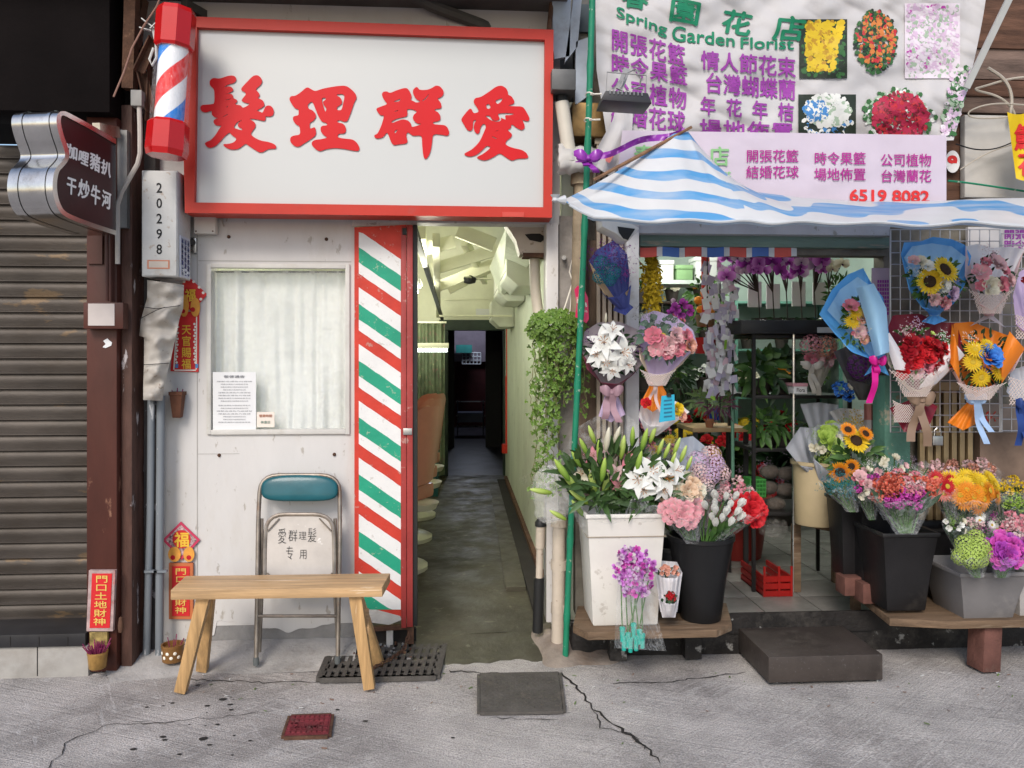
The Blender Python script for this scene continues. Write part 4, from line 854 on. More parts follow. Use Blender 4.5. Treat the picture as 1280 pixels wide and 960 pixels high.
# ================================================================ notices in the window
t = thing('notice', 'large white printed notice in the window corner', 'notice', A(293, 537, -.0))
mb = MB(); mb.pbox(266, 465, 320, 537, -.0005, .003); part('sheet', mb, paper, t, smooth=0)
mb = MB(); write(mb, '敬啓通告', R(280, 469, 306, 472.5), pl(-.002), .02)
for k in range(15):
    y = 476 + k * 3.5 + (k > 7) * 2; w_ = rnd.choice([14, 20, 22, 17]); write(mb, '理髮店通告內容請留意各位街坊'[:rnd.randint(8, 13)], R(293 - w_, y, 293 + w_, y + 1.7), pl(-.002), 0, res=1)
part('writing', mb, mat('grey_ink', (.25, .25, .27), .7, var=0), t, smooth=0)
t = thing('notice', 'small cream card beside the large window notice', 'notice', A(332, 535, 0))
mb = MB(); mb.pbox(321, 515, 343, 534, -.0005, .003); part('sheet', mb, mat('cream_card', (.74, .66, .58), .7, var=.02), t, smooth=0)
mb = MB(); write(mb, '營業時間', R(324, 518, 340, 521.5), pl(-.002), .02); part('writing', mb, mat('orange_ink', (.5, .2, .12), .7), t, smooth=0)
mb = MB(); write(mb, '休息日', R(326, 526, 338, 529.5), pl(-.002), .02); part('writing', mb, mat('green_ink', (.12, .25, .2), .7), t, smooth=0)

# ================================================================ striped door
t = thing('striped_door', 'narrow red door panel painted with slanted white, green and red bands', 'door', A(480, 785, -.02)); DY = -.03
dx0, dx1, dy0, dy1 = 443, 507, 284, 765
mb = MB(); slab4(mb, ((443, 284), (508, 281), (508, 772), (443, 760)), DY, DY + .035); part('panel', mb, redw, t, smooth=0)
def stripe(mb, yl, h, slope=36, hr=None, o=.0015):
    a, b_ = 448.5, 501; n = 10; tp = []; bt = []
    for i in range(n + 1):
        k = i / n; x = a + (b_ - a) * k; w1 = .9 * wob(x * .11, yl * .3); w2 = .9 * wob(x * .11, yl * .3 + 50)
        tp.append((x, max(290, yl + slope * k + w1))); bt.append((x, max(290, yl + h + ((hr or h) - h) * k + slope * k + w2)))
    return [A(x, min(y, 762), DY - o) for x, y in tp] + [A(x, min(y, 762), DY - o) for x, y in bt[::-1]]
ws = MB(); gs = MB()
# band pattern read down the left edge: white, green, white, red ...
L0 = [('w', 288, 25), ('g', 312, 19), ('w', 330, 20), ('w', 364, 22), ('g', 384, 19), ('w', 402, 21), ('w', 436, 19), ('g', 453, 20), ('w', 472, 21), ('w', 506, 19), ('g', 523, 19), ('w', 541, 20), ('w', 576, 20), ('g', 594, 19), ('w', 612, 21), ('w', 653, 20), ('g', 680, 19), ('w', 700, 24)]
L0 = []
y = 288.0; 
for k in range(8): L0 += [('w', y, 22 if k else 25), ('g', y + 21, 19), ('w', y + 38, 16)]; y += 71.0
for c_, yl, h in L0:
    if yl > 745: continue
    (ws if c_ == 'w' else gs).prism(stripe(ws, yl, h, o=.0015 if c_ == 'w' else .0022), (0, .0012, 0))
part('white_bands', ws, whitep, t, smooth=0); part('green_bands', gs, mat('stripe_green', (.02, .32, .19), .5, var=.1, bump=.2, dirt2=(.6, .55, .4), d2amt=.4, d2scale=40), t, smooth=0)
mb = MB(); mb.pbox(508.5, 281, 516, 784, DY - .012, DY + .03); part('edge_rail', mb, mat('dull_red_rail', (.36, .05, .045), .45, var=.15, bump=.15, dirt2=(.5, .35, .3), d2amt=.5, d2scale=20), t, bev=.003)
mb = MB(); mb.pbox(516.2, 281, 521.5, 782, DY + .0, DY + .05); part('edge_rail', mb, black, t)
mb = MB(); mb.pbox(501.5, 283, 508, 785, DY - .006, DY - .001); part('edge_rail', mb, MC['dull_red_rail'], t, bev=.002)
mb = MB(); mb.pbox(504, 535.5, 515, 543.5, DY - .018, DY - .0125); part('latch', mb, steel, t, bev=.001)
mb = MB(); mb.pbox(503, 285, 508, 293, DY - .02, DY - .006); part('hinge', mb, black, t)
mb = MB(); mb.prism([A(x, y, DY - .002) for x, y in ((470, 762), (500, 770), (502, 775), (486, 781), (462, 778), (450, 766), (458, 750), (466, 752))], (0, .001, 0)); part('flaked_patch', mb, mat('chipped_white', (.6, .57, .53)), t, smooth=0)
mb = MB(); mb.bar(A(443, 787, -.01), A(512, 783, -.01), .03, .02); part('bottom_rail', mb, rust, t)
for px in (446, 483): mb = MB(); mb.pbox(px, 783, px + 8, 812, -.015, .02); part('foot', mb, mat('chipped_white', (1, 1, 1)), t)
mb = MB(); mb.pbox(509, 783, 517, 805, -.03, -.005); part('foot', mb, rust, t)
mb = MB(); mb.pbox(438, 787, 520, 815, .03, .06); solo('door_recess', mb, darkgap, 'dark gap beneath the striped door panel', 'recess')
# rubble under the door
b = MB(); r = random.Random(5)
for k in range(60):
    c = G(r.uniform(440, 515), r.uniform(800, 825), .01); s_ = r.uniform(.006, .02); b.mi = k % 2; b.obox(c, (s_, s_ * .8, s_ * .5), [r.uniform(0, 180) for _ in '123'])
solo('rubble', b, [concrete, rust], 'bits of rubble and rust under the striped door', kind='stuff', smooth=0, clean=False)
# chain
mb = MB(); P = [A(512, 790, -.05)] + [G(*p, .02) for p in ((505, 812), (488, 824), (472, 832), (460, 838), (455, 830))] + [A(452, 815, -.12), A(455, 795, -.1), A(457, 785, -.05)]
pts = []
for a, b_ in zip(P, P[1:]):
    n_ = max(2, int((b_ - a).length / .021)); pts += [a.lerp(b_, k / n_) for k in range(n_)]
for k in range(len(pts) - 1):
    a, b_ = pts[k], pts[k + 1]; d = (b_ - a).normalized(); n1 = d.cross(Vector((0, 0, 1))).normalized(); n2 = n1 if k % 2 else d.cross(n1); c = (a + b_) / 2
    mb.tube([c + d * .016 * math.cos(q_ * PI / 4) + n2 * .008 * math.sin(q_ * PI / 4) for q_ in range(8)], .0028, 5, closed=True)
solo('chain', mb, rust, 'rusty chain from the striped door lying over the drain grate', 'chain')

# ================================================================ folding chair
t = thing('folding_chair', 'folded metal chair with teal padded backrest and handwriting on the upturned seat', 'chair', G(370, 832))
chm = mat('chair_metal', (.36, .31, .26), .42, metal=.6, var=.25, scale=12, bump=.1, dirt=(.22, .12, .07), damt=.6, dscale=9)
def round_frame(P, r_, seg=8, n=5):
    q_ = [P[0]]
    for i in range(1, len(P) - 1):
        a, b_, c_ = P[i - 1], P[i], P[i + 1]; ra = min(.09, (a - b_).length * .45); rb = min(.09, (c_ - b_).length * .45)
        s_, e_ = b_ + (a - b_).normalized() * ra, b_ + (c_ - b_).normalized() * rb
        for k in range(n + 1): f = k / n; q_.append(s_ * (1 - f) ** 2 + b_ * 2 * f * (1 - f) + e_ * f * f)
    return q_ + [P[-1]]
YB, YT = -.235, -.06
def CY(y): return YT + (YB - YT) * (y - 593) / (828 - 593)
def C_(x, y, d=0): return A(x, y, CY(y) + d)
mb = MB(); mb.tube(round_frame([C_(320, 828), C_(322, 720), C_(323, 640), C_(326, 594), C_(424, 594), C_(425, 640), C_(424, 720), C_(422, 826)], .0105), .0105, 10); part('back_frame', mb, chm, t)
mb = MB()
mb.tube([C_(322, 770), C_(421, 770)], .008, 8); part('stretcher', mb, chm, t)
for xa_, xb_ in ((327, 324), (419, 423)):
    mb = MB(); mb.tube([C_(xa_, 648, .01), C_(xa_, 745, .035), C_(xb_, 815, .06)], .0095, 8); part('leg', mb, chm, t)
for px, py in ((320, 828), (422, 826)): mb = MB(); mb.lathe(C_(px, py) + Vector((0, 0, -.012)), [(.014, 0), (.015, .02), (.012, .035)], 10); part('rubber_foot', mb, mat('grey_rubber', (.12, .13, .13), .7), t)
seat = [(331, 722), (332, 668), (337, 650), (352, 643), (396, 643), (411, 650), (417, 668), (418, 722)]
mb = MB(); shape(mb, seat + [(418, 735), (331, 735)], [], lambda x, y, d: A(x, y, CY(y) - .02 + d), .006); so2 = part('seat', mb, mat('seat_underside', (.50, .46, .42), .5, metal=.2, var=.12, scale=5, dirt=(.33, .26, .2), damt=.6, dscale=4, dirt2=(.7, .68, .65), d2amt=.8, d2scale=9), t, smooth=30)
mb = MB(); mb.tube(round_frame([C_(331, 742, -.022), C_(331, 690, -.022), C_(333, 643, -.022), C_(416, 643, -.022), C_(418, 690, -.022), C_(418, 742, -.022)], .01), .0095, 8); part('seat_frame', mb, chm, so2)
mb = MB()
wr = lambda x, y: A(x, y, CY(y) - .0265)
for c_, q_ in (('愛', R(347, 660, 358, 680)), ('群', R(360, 662, 372, 677)), ('理', R(373, 664, 383, 675)), ('髮', R(384, 659, 396, 678)), ('专', R(357, 682, 367, 700)), ('用', R(374, 686, 384, 699))): write(mb, c_, q_, wr, -.012)
part('handwriting', mb, ink, so2, smooth=0)
mb = MB()
for a_, b_ in (((334, 664), (349, 648)), ((414, 664), (399, 648)), ((334, 716), (345, 730)), ((415, 716), (405, 730))): mb.bar(C_(*a_, -.03), C_(*b_, -.03), .008, .004)
part('brace', mb, chm, so2)
def cush(u, v):
    a = 2 * PI * u; ex = 3.2; cxx = math.copysign(abs(math.cos(a)) ** (2 / ex), math.cos(a)); cyy = math.copysign(abs(math.sin(a)) ** (2 / ex), math.sin(a))
    k = math.sin(v * PI / 2) if v < 1 else 1; x = 374.5 + 48 * cxx * k; y = 612 + 16.5 * cyy * k - (1 - (x - 374.5) ** 2 / 2400) * 2
    return A(x, y, CY(y) - .018 - .022 * math.cos(v * PI / 2) ** .5)
mb = MB(); mb.grid(cush, 48, 8); mb.grid(lambda u, v: cush(1 - u, v) + Vector((0, .018 + .03 * (1 - v), 0)), 48, 4); part('backrest', mb, mat('teal_vinyl', (.012, .105, .13), .33, var=.15, scale=8, bump=.08, bscale=30, coat=.15), t, smooth=60)

# ================================================================ wooden bench
t = thing('bench', 'long varnished pine bench with splayed square legs before the barber wall', 'bench', G(345, 850))
zt = A(350, 745, -.52).z
yfr, ybk = -.56, -.34
tl, tr, bl_, br = A(213, 745, yfr).x, A(478, 742, yfr).x, A(232, 730, ybk).x, A(488, 727, ybk).x
mb = MB(); th_ = .043; z1 = zt + .003; z1 = A(350, 735, yfr).z; 
mb.prism([Vector((tl, yfr, z1)), Vector((tr, yfr, z1 - .004)), Vector((br, ybk, z1 - .004)), Vector((bl_, ybk, z1))], (0, 0, -th_))
part('seat', mb, pine, t, bev=.005)
for (ax, ay), (fx, fy), lb in (((256, yfr + .05), (226, 864), 0), ((262, ybk - .03), (253, 837), 1), ((444, yfr + .05), (462, 860), 0), ((440, ybk - .03), (474, 831), 1)):
    top_ = Vector((A(ax, 750, ay).x, ay, z1 - th_ + .005)); ft = G(fx, fy, .0)
    mb = MB(); mb.bar(ft, top_, .048, .042, up=(0, 1, 0), taper=1.12); part('leg', mb, pineleg, t, bev=.004)
for xx in (246, 457):
    mb = MB(); a = A(xx - 1, 792, yfr + .02); b_ = A(xx, 792, ybk); b_.z = a.z + .03; mb.bar(a + Vector((0, .03, 0)), b_, .03, .035); part('stretcher', mb, pine, t, bev=.003)

# ================================================================ interior of the barber shop
t = thing('floral_curtain', 'faded green flowered curtain hanging at the left of the corridor doorway', 'curtain', A(538, 560, 4.5))
mb = MB(); mb.grid(lambda u, v: (lambda p: (p.x, 4.7 + .025 * math.sin(u * 40) , p.z))(A(500 + 56 * u, 404 + 190 * v, 4.7)), 60, 10); part('cloth', mb, mat('floral_cloth', (.17, .21, .12), .8, var=.3, scale=6, dirt=(.22, .1, .1), damt=.8, dscale=16, dirt2=(.3, .28, .15), d2amt=.8, d2scale=22), t, smooth=80, clean=False)
mb = MB(); mb.tube([A(490, 403, 4.7), A(558, 403, 4.7)], .012, 8); part('rod', mb, cream, t)
redv = mat('salmon_vinyl', (.46, .17, .11), .35, var=.1, coat=.2); enam = mat('cream_enamel', (.60, .58, .44), .3, var=.08)
def barber_chair(xx, yy, label):
    t = thing('barber_chair', label, 'chair', (xx, yy, .05), 'row of old barber chairs')
    def B(*a): m_ = MB(); m_.box(*a); return m_
    # the chair faces the left wall; its back turns towards the corridor
    mb = MB(); n = 14; fn = lambda u, v: (xx + .20 + .06 * v + .045 * math.cos(PI * (u - .5)) , yy - .21 + .42 * u, .62 + .50 * v * (1 - .12 * abs(2 * u - 1) ** 4))
    mb.grid(fn, n, 8); mb.grid(lambda u, v: Vector(fn(1 - u, v)) - Vector((.07, 0, 0)), n, 8); part('backrest', mb, redv, t, smooth=60)
    rim = [Vector(fn(u, 0)) for u in (0,)] + [Vector(fn(0, v / 6)) for v in range(7)] + [Vector(fn(u / 8, 1)) for u in range(9)] + [Vector(fn(1, 1 - v / 6)) for v in range(7)]
    mb = MB(); mb.tube([p - Vector((.035, 0, 0)) for p in rim], .048, 8); part('back_frame', mb, enam, t)
    mb = MB(); mb.box(xx - .28, xx + .2, yy - .24, yy + .24, .50, .60); part('seat', mb, redv, t, bev=.03)
    for s_ in (-1, 1):
        mb = MB(); mb.box(xx - .26, xx + .18, yy + s_ * .26 - .03, yy + s_ * .26 + .03, .68, .73); mb.box(xx - .2, xx + .1, yy + s_ * .26 - .02, yy + s_ * .26 + .02, .5, .68); part('armrest', mb, enam, t, bev=.012)
    mb = MB(); mb.lathe((xx + .18, yy, .44), [(.02, 0), (.13, .02), (.15, .06), (.02, .07)], 18); part('seat_pan', mb, enam, t)
    mb = MB(); mb.lathe((xx, yy, .05), [(.24, 0), (.24, .03), (.20, .05), (.07, .07), (.055, .30), (.08, .46)], 20); part('pedestal', mb, enam, t); t.rotation_euler.z = math.radians(-24)
for k, (yy, lb) in enumerate(((1.25, 'nearest salmon and cream barber chair beside the striped door'), (2.1, 'middle salmon and cream barber chair of the row'), (2.95, 'farthest salmon and cream barber chair before the flowered curtain'))): barber_chair(-.45, yy, lb)
mb = MB(); mb.box(-.52, -.22, 3.9, 4.2, .05, .62); solo('cabinet', mb, mat('teal_cabinet', (.03, .12, .12), .5), 'low teal cabinet beyond the barber chairs', 'cabinet', bev=.01)
acm = mat('ac_white', (.66, .68, .58), .45, var=.06, dirt=(.45, .42, .3), damt=.4)
def ac(y0, y1, z0, label):
    t = thing('air_conditioner', label, 'air conditioner', (XR, (y0 + y1) / 2, z0), 'wall air conditioners')
    pr = [(XR - .002, z0), (XR - .14, z0), (XR - .22, z0 + .07), (XR - .22, z0 + .25), (XR - .17, z0 + .29), (XR - .002, z0 + .29)]
    mb = MB(); mb.prism([Vector((x, y0, z)) for x, z in pr], (0, y1 - y0, 0)); part('case', mb, acm, t, bev=.012)
    mb = MB(); mb.box(XR - .2215, XR - .219, y0 + .05, y1 - .05, z0 + .10, z0 + .105); part('vent', mb, mat('dark_vent', (.12, .12, .1), .6), t)
ac(1.25, 2.05, 1.90, 'cream wall air conditioner nearest the corridor entrance'); ac(2.4, 3.2, 1.88, 'cream middle air conditioner high on the corridor wall'); ac(3.7, 4.3, 1.72, 'cream small air conditioner just above the inner doorway')
mb = MB(); mb.tube([A(634, 470, 4.9), A(634, 560, 4.9)], .02, 8); mb.tube([A(634, 555, 4.9), A(634, 566, 4.9)], .06, 8); mb.tube([A(634, 395, 4.9), A(634, 470, 4.9)], .012, 8); solo('fire_pipe', mb, red, 'thin red pipe on the mint wall by the inner doorway', 'pipe')
t = thing('ceiling_fan', 'small dark object hanging under the corridor rafters', 'fan', A(587, 350, 3)); mb = MB(); mb.lathe(A(587, 355, 3), [(.01, 0), (.05, .01), (.06, .05), (.02, .08)], 12); part('motor', mb, ink, t)
for a in (20, 140, 260): mb = MB(); c = A(587, 352, 3); mb.bar(c + Vector((math.cos(math.radians(a)) * .05, math.sin(math.radians(a)) * .05, .03)), c + Vector((math.cos(math.radians(a)) * .2, math.sin(math.radians(a)) * .2, .03)), .05, .01); part('blade', mb, cream, t)
# ================================================================ flowers
PAL = dict(white=((1.0, 1.0, .94), (.86, .86, .82)), cream=((.78, .72, .52), (.80, .76, .62)), pink=((.78, .42, .44), (.74, .20, .28)), palepink=((.80, .62, .60), (.80, .48, .50)), blush=((.82, .74, .68), (.82, .34, .40)),
           red=((.42, .01, .015), (.66, .02, .03)), darkred=((.20, .005, .012), (.38, .01, .02)), purple=((.30, .03, .32), (.50, .08, .52)), magenta=((.45, .03, .30), (.68, .10, .50)), lilac=((.60, .42, .62), (.72, .52, .70)),
           yellow=((.80, .48, .01), (.84, .62, .03)), orange=((.80, .22, .01), (.84, .34, .02)), peach=((.80, .50, .30), (.82, .62, .45)), green=((.22, .42, .05), (.45, .62, .12)), lime=((.40, .58, .08), (.62, .76, .22)),
           blue=((.02, .10, .50), (.06, .25, .72)), teal=((.01, .16, .20), (.04, .35, .40)), coral=((.74, .10, .06), (.80, .24, .16)), orchid=((.50, .08, .50), (.74, .30, .76)), salmon=((.74, .30, .20), (.80, .42, .32)), plum=((.10, .02, .14), (.25, .05, .28)), grey=((.2, .22, .2), (.32, .33, .32)))
def pm(c): a, b = PAL[c]; a = tuple(min(.85, k * .8) for k in a); return mat('petal_' + c, a, .55, var=.10, scale=30, col2=b, transl=.22, spec=.25)  # petal bases darkened in colour so the gaps between petals look shaded
gleaf = mat('leaf_green', (.045, .12, .025), .42, var=.35, scale=12, col2=(.11, .22, .05), transl=.15)
dleaf = mat('dark_leaf', (.025, .065, .022), .45, var=.35, scale=12, transl=.1)
gstem = mat('stem_green', (.08, .18, .04), .55, var=.2)
eyeb = mat('flower_eye', (.05, .025, .012), .9, var=.4, scale=200); eyey = mat('flower_core', (.6, .42, .04), .9, var=.3, scale=200)
fr = random.Random(11)
def petal(mb, a, L, Wd, r0=0.0, z0=0.0, lift=0.0, curl=0.0, cup=.2, n=4, pw=.7, tipw=.0, ruff=0, rd=False):
    """one petal growing outwards at angle a in the flower's own frame, facing +z"""
    ca, sa = math.cos(a), math.sin(a); b = len(mb.v); ph = fr.uniform(0, 6)
    for j in range(n + 1):
        k = j / n; w = Wd * (math.sqrt(max(.06, 1 - ((k - .56) / .53) ** 2)) if rd else max(tipw if j == n else 0, math.sin(PI * min(1, (k * .96 + .04)) ** pw))); r = r0 + L * k * math.cos(lift * (1 - curl * k)); z = z0 + L * (k * math.sin(lift) - curl * k * k * .6)
        for s_ in (-1, 0, 1):
            zz = z + cup * w * abs(s_) + ruff * math.sin(ph + j * 2.1 + s_ * 2) * k; x = r; y = s_ * w * .5
            mb.vert((x * ca - y * sa, x * sa + y * ca, zz), k)
    for j in range(n):
        for i in (0, 1): q = b + j * 3 + i; mb.face(q, q + 1, q + 4, q + 3)
def f_rose(mb, full=6):
    for ring_, (n, r0, L, li, w) in enumerate(((2, .0, .5, 1.5, .26), (3, .07, .56, 1.42, .42), (4, .17, .60, 1.32, .52), (5, .27, .62, 1.18, .60), (6, .36, .62, .92, .64), (6, .36, .72, .5, .7))[:full]):
        for i in range(n): petal(mb, 2 * PI * i / n + ring_ * .7 + fr.uniform(-.2, .2), L * fr.uniform(.9, 1.08), w * 1.1, r0, .0, li, .30, .28, 5, rd=True)
def f_tulip(mb):
    for i in range(6): petal(mb, PI / 3 * i, 1.35, .75, .12, -.3, 1.25 + .1 * (i % 2), -.12, .45, 4, .75)
def f_gerb(mb, n=20, w=.2, disc=.28):
    for k, (L, z, li) in enumerate(((.80, 0, .12), (.66, .04, .3), (.36, .07, .5))):
        m = n if k < 2 else 14
        for i in range(m): petal(mb, 2 * PI * (i + k * .5) / m + fr.uniform(-.05, .05), L * fr.uniform(.92, 1.05), w, .18, z, li, .2, .1, 3, .55, .09)
    mb.mi = 1; mb.lathe((0, 0, .06), [(disc, 0), (disc * .85, .07), (disc * .4, .08), (.001, .05)], 14); mb.mi = 0
def f_sun(mb):
    for k, (L, z) in enumerate(((.66, 0), (.60, .03))):
        for i in range(17): petal(mb, 2 * PI * (i + k * .5) / 17 + fr.uniform(-.08, .08), L * fr.uniform(.85, 1.1), .2, .36, z, .2, .1, .15, 3, .8)
    mb.mi = 1; mb.lathe((0, 0, .02), [(.42, 0), (.40, .07), (.25, .11), (.001, .08)], 18)
    for i in range(80): a = i * 2.4; r_ = .40 * math.sqrt(i / 80); mb.lathe((r_ * math.cos(a), r_ * math.sin(a), .10), [(.02, 0), (.001, .045)], 4)
    mb.mi = 0
def f_lily(mb):
    for i in range(6): petal(mb, PI / 3 * i + fr.uniform(-.08, .08), 1.1, .60 if i % 2 else .46, .06, -.2, .62, .75, .18, 6, .8)
    mb.mi = 1
    for i in range(6): a = PI / 3 * i + .5; mb.tube([(0, 0, -.1), (.10 * math.cos(a), .1 * math.sin(a), .3), (.26 * math.cos(a), .26 * math.sin(a), .5)], [.012, .012, .03], 4)
    mb.mi = 0
def f_bud(mb):
    b = len(mb.v); mb.lathe((0, 0, 0), [(.05, 0), (.14, .15), (.20, .5), (.21, .9), (.15, 1.35), (.06, 1.65), (.001, 1.72)], 9)
    for i in range(b, len(mb.v)): mb.t[i] = min(1, mb.v[i].z / 1.6)
def f_carn(mb):
    for k in range(46):
        th_ = math.acos(1 - .95 * fr.random()); a = fr.uniform(0, 2 * PI); M = Matrix.Rotation(a, 4, 'Z') @ Matrix.Rotation(th_, 4, 'Y'); o = MB()
        petal(o, fr.uniform(0, 6), .34, .40, 0, .0, 1.0, .3, .1, 3, .5, .3, .07); mb.add(o, Matrix.Translation(M @ Vector((0, 0, .55)) * 1.0) @ M)
def f_hyd(mb, n=75):
    for k in range(n):
        z = 1 - 1.35 * (k + .5) / n; a = k * 2.39996; r_ = math.sqrt(max(0, 1 - z * z)); d = Vector((r_ * math.cos(a), r_ * math.sin(a), z)); q = d.to_track_quat('Z', 'Y').to_matrix().to_4x4(); o = MB()
        for i in range(4): petal(o, PI / 2 * i + .4, .17, .17, .0, 0, .2, .3, .1, 2, .6, .07)
        mb.add(o, Matrix.Translation(d * fr.uniform(.85, 1.02)) @ q @ Matrix.Rotation(fr.uniform(0, 2), 4, 'Z'))
def f_spray(mb, n=60, s=.10, spread_=1):
    for k in range(n):
        d = Vector((fr.gauss(0, .42), fr.gauss(0, .42), abs(fr.gauss(.3, .3)))) * spread_; o = MB()
        for i in range(4): petal(o, PI / 2 * i, s, s * .9, 0, 0, .5, .3, .2, 1, .6, s * .5)
        mb.add(o, Matrix.Translation(d) @ Matrix.Rotation(fr.uniform(-1, 1), 4, 'X') @ Matrix.Rotation(fr.uniform(0, 3), 4, 'Z'))
def f_orchid(mb):
    for a, w, L in ((PI / 2, .5, .8), (PI / 2 + 2.1, .5, .8), (PI / 2 - 2.1, .5, .8)): petal(mb, a, L, w, 0, -.02, .1, .2, .1, 5, rd=True)
    for a in (.12, PI - .12): petal(mb, a, .95, .95, 0, .02, .15, .25, .1, 5, rd=True)
    mb.mi = 1; petal(mb, -PI / 2, .4, .26, 0, .06, .7, .3, .4, 3, .6); mb.mi = 0
FB = dict(rose=f_rose, tulip=f_tulip, gerbera=f_gerb, sunflower=f_sun, lily=f_lily, bud=f_bud, carnation=f_carn, hydrangea=f_hyd, spray=f_spray, orchid=f_orchid, rosebud=lambda m: f_rose(m, 3))
PN = dict(rose='rose', tulip='tulip', gerbera='gerbera', sunflower='sunflower', lily='lily_flower', bud='lily_bud', carnation='carnation', hydrangea='hydrangea', spray='flower_spray', orchid='orchid_flower', rosebud='rosebud')
FM = {}
def fmesh(kind, col):
    if (kind, col) not in FM:
        mb = MB(); FB[kind](mb); m2 = dict(lily=mat('anther', (.45, .16, .03), .8), sunflower=eyeb, gerbera=eyeb if col == 'yellow2' else eyey, orchid=pm('plum')).get(kind, gstem)
        FM[kind, col] = mb.mesh(PN[kind], [pm(col), m2], smooth=60, clean=False)
    return FM[kind, col]
def flower(t, kind, col, px, py, size, Y, c=None, out=.55, dirv=None, roll=None):
    """size: radius in picture pixels at that depth"""
    p = A(px, py, Y); s = size * ppm(px, Y) * dict(rose=1.32, tulip=1.4, lily=1.15, rosebud=1.5, gerbera=1.12, sunflower=1.12, spray=1.2, hydrangea=1.15, carnation=1.1).get(kind, 1)
    if dirv is None:
        dx, dy = (0, 0) if c is None else ((px - c[0]), -(py - c[1])); k = max(1, math.hypot(dx, dy)); dirv = (out * dx / max(k, 25), -1, out * dy / max(k, 25) + .18)
    if kind == 'tulip': dirv = (dirv[0] * .8, -.55, .9)
    return inst(PN[kind], fmesh(kind, col), t, p, dirv, s, fr.uniform(0, 6) if roll is None else roll)
def leaf(mb, p, d, L, w, n=4, droop=.3, up=None):
    d = Vector(d).normalized(); s_ = d.cross(Vector(up or (0, -1, .3)));
    if s_.length < .05: s_ = d.cross(Vector((1, 0, 0)))
    s_.normalize(); nn = s_.cross(d); b = len(mb.v)
    for j in range(n + 1):
        k = j / n; ww = w * math.sin(PI * min(1, k * .97 + .03) ** .75) * .5; c = Vector(p) + d * L * k + Vector((0, 0, -droop * L * k * k))
        mb.vert(c - s_ * ww + nn * ww * .3, k); mb.vert(c, k); mb.vert(c + s_ * ww + nn * ww * .3, k)
    for j in range(n):
        for i in (0, 1): q = b + j * 3 + i; mb.face(q, q + 1, q + 4, q + 3)
def foliage(t, cx, cy, rx, ry, n, Y, m=None, L=16, w=6, name='foliage', dz=.3, dep=.04, radial=1.0):
    mb = MB()
    for k in range(n):
        a = fr.uniform(0, 2 * PI); q = math.sqrt(fr.random()); px, py = cx + rx * q * math.cos(a), cy + ry * q * math.sin(a); s_ = ppm(px, Y)
        leaf(mb, A(px, py, Y + fr.uniform(-dep, dep)), (math.cos(a) * radial + fr.gauss(0, .4), fr.uniform(-.8, .1), -math.sin(a) * radial + dz + fr.gauss(0, .4)), L * s_ * fr.uniform(.6, 1.2), w * s_ * fr.uniform(.6, 1.2))
    return part(name, mb, m or gleaf, t, clean=False, smooth=60)
def lerp_pts(P, s_):
    k = s_ * (len(P) - 1); i = min(int(k), len(P) - 2); f = k - i; return P[i][0] * (1 - f) + P[i + 1][0] * f, P[i][1] * (1 - f) + P[i + 1][1] * f
def paper_wrap(t, back, front, tip, Y, bulge, m, m2=None, name='wrap', r0=5, pleat=.6, nu=36):
    """cone of wrapping paper: back rim and front rim (both left to right) and the binding point"""
    for rim, sg, mm, nm in ((back, 1, m, name), (front, -1, m2 or m, name)):
        if not rim: continue
        mb = MB()
        def fn(u, v, rim=rim, sg=sg):
            x, y = lerp_pts(rim, u); tx, ty = tip[0] + (u - .5) * 2 * r0, tip[1]; vv = v ** .92; X = tx + (x - tx) * vv; Yp = ty + (y - ty) * vv
            d = sg * bulge * math.sin(PI * u) * (v ** .6) - .03 * bulge + pleat * .012 * math.sin(u * 31 + sg) * v + pleat * .02 * wob(u * 6, v * 1.5, tip[0] * .1 + sg) * v
            if v > .93: d -= sg * .008
            return A(X, Yp, Y + d)
        mb.grid(fn, nu, 14); part(nm, mb, mm, t, smooth=50, clean=False)
def bow(t, px, py, Y, s, m, tails=((-8, 40), (8, 46)), name='ribbon', w=8):
    u = ppm(px, Y); c = A(px, py, Y)
    mb = MB()
    for sg in (-1, 1):
        for lay in (0, 1):
            def lf(a, b_, sg=sg, lay=lay):
                w_ = w * u * (.35 + .85 * math.sin(PI * min(1, a * .9 + .05))) ; x = sg * s * u * a * (1.15 - .2 * lay); z = s * u * (.34 - .28 * lay) * a + (b_ - .5) * w_ * 1.25
                return c + Vector((x, -.008 - (.022 - .012 * lay) * math.sin(PI * a) - .006 * math.sin(PI * b_), z))
            mb.grid(lf, 7, 3)
    for dx, dy in tails:
        mb.grid(lambda a, b_: A(px + dx * b_ + (a - .5) * w * (1 - .0) + 2 * math.sin(b_ * 6 + dx), py + dy * b_, Y - .012 - .012 * math.sin(b_ * 7 + dx)), 2, 10)
    mb.lathe(c + Vector((0, -.012, 0)), [(.001, -.45 * w * u), (.45 * w * u, -.2 * w * u), (.45 * w * u, .2 * w * u), (.001, .45 * w * u)], 8)
    part(name, mb, m, t, smooth=50, clean=False)
def dome(n, rx, ry, jit=.12):
    return [((rx * math.sqrt((k + .5) / n) * math.cos(k * 2.39996 + .7)) * (1 + fr.uniform(-jit, jit)), ry * math.sqrt((k + .5) / n) * math.sin(k * 2.39996 + .7) * (1 + fr.uniform(-jit, jit)), math.sqrt((k + .5) / n)) for k in range(n)]
clearf = film('clear_wrap', (.85, .87, .88), .90, .12)
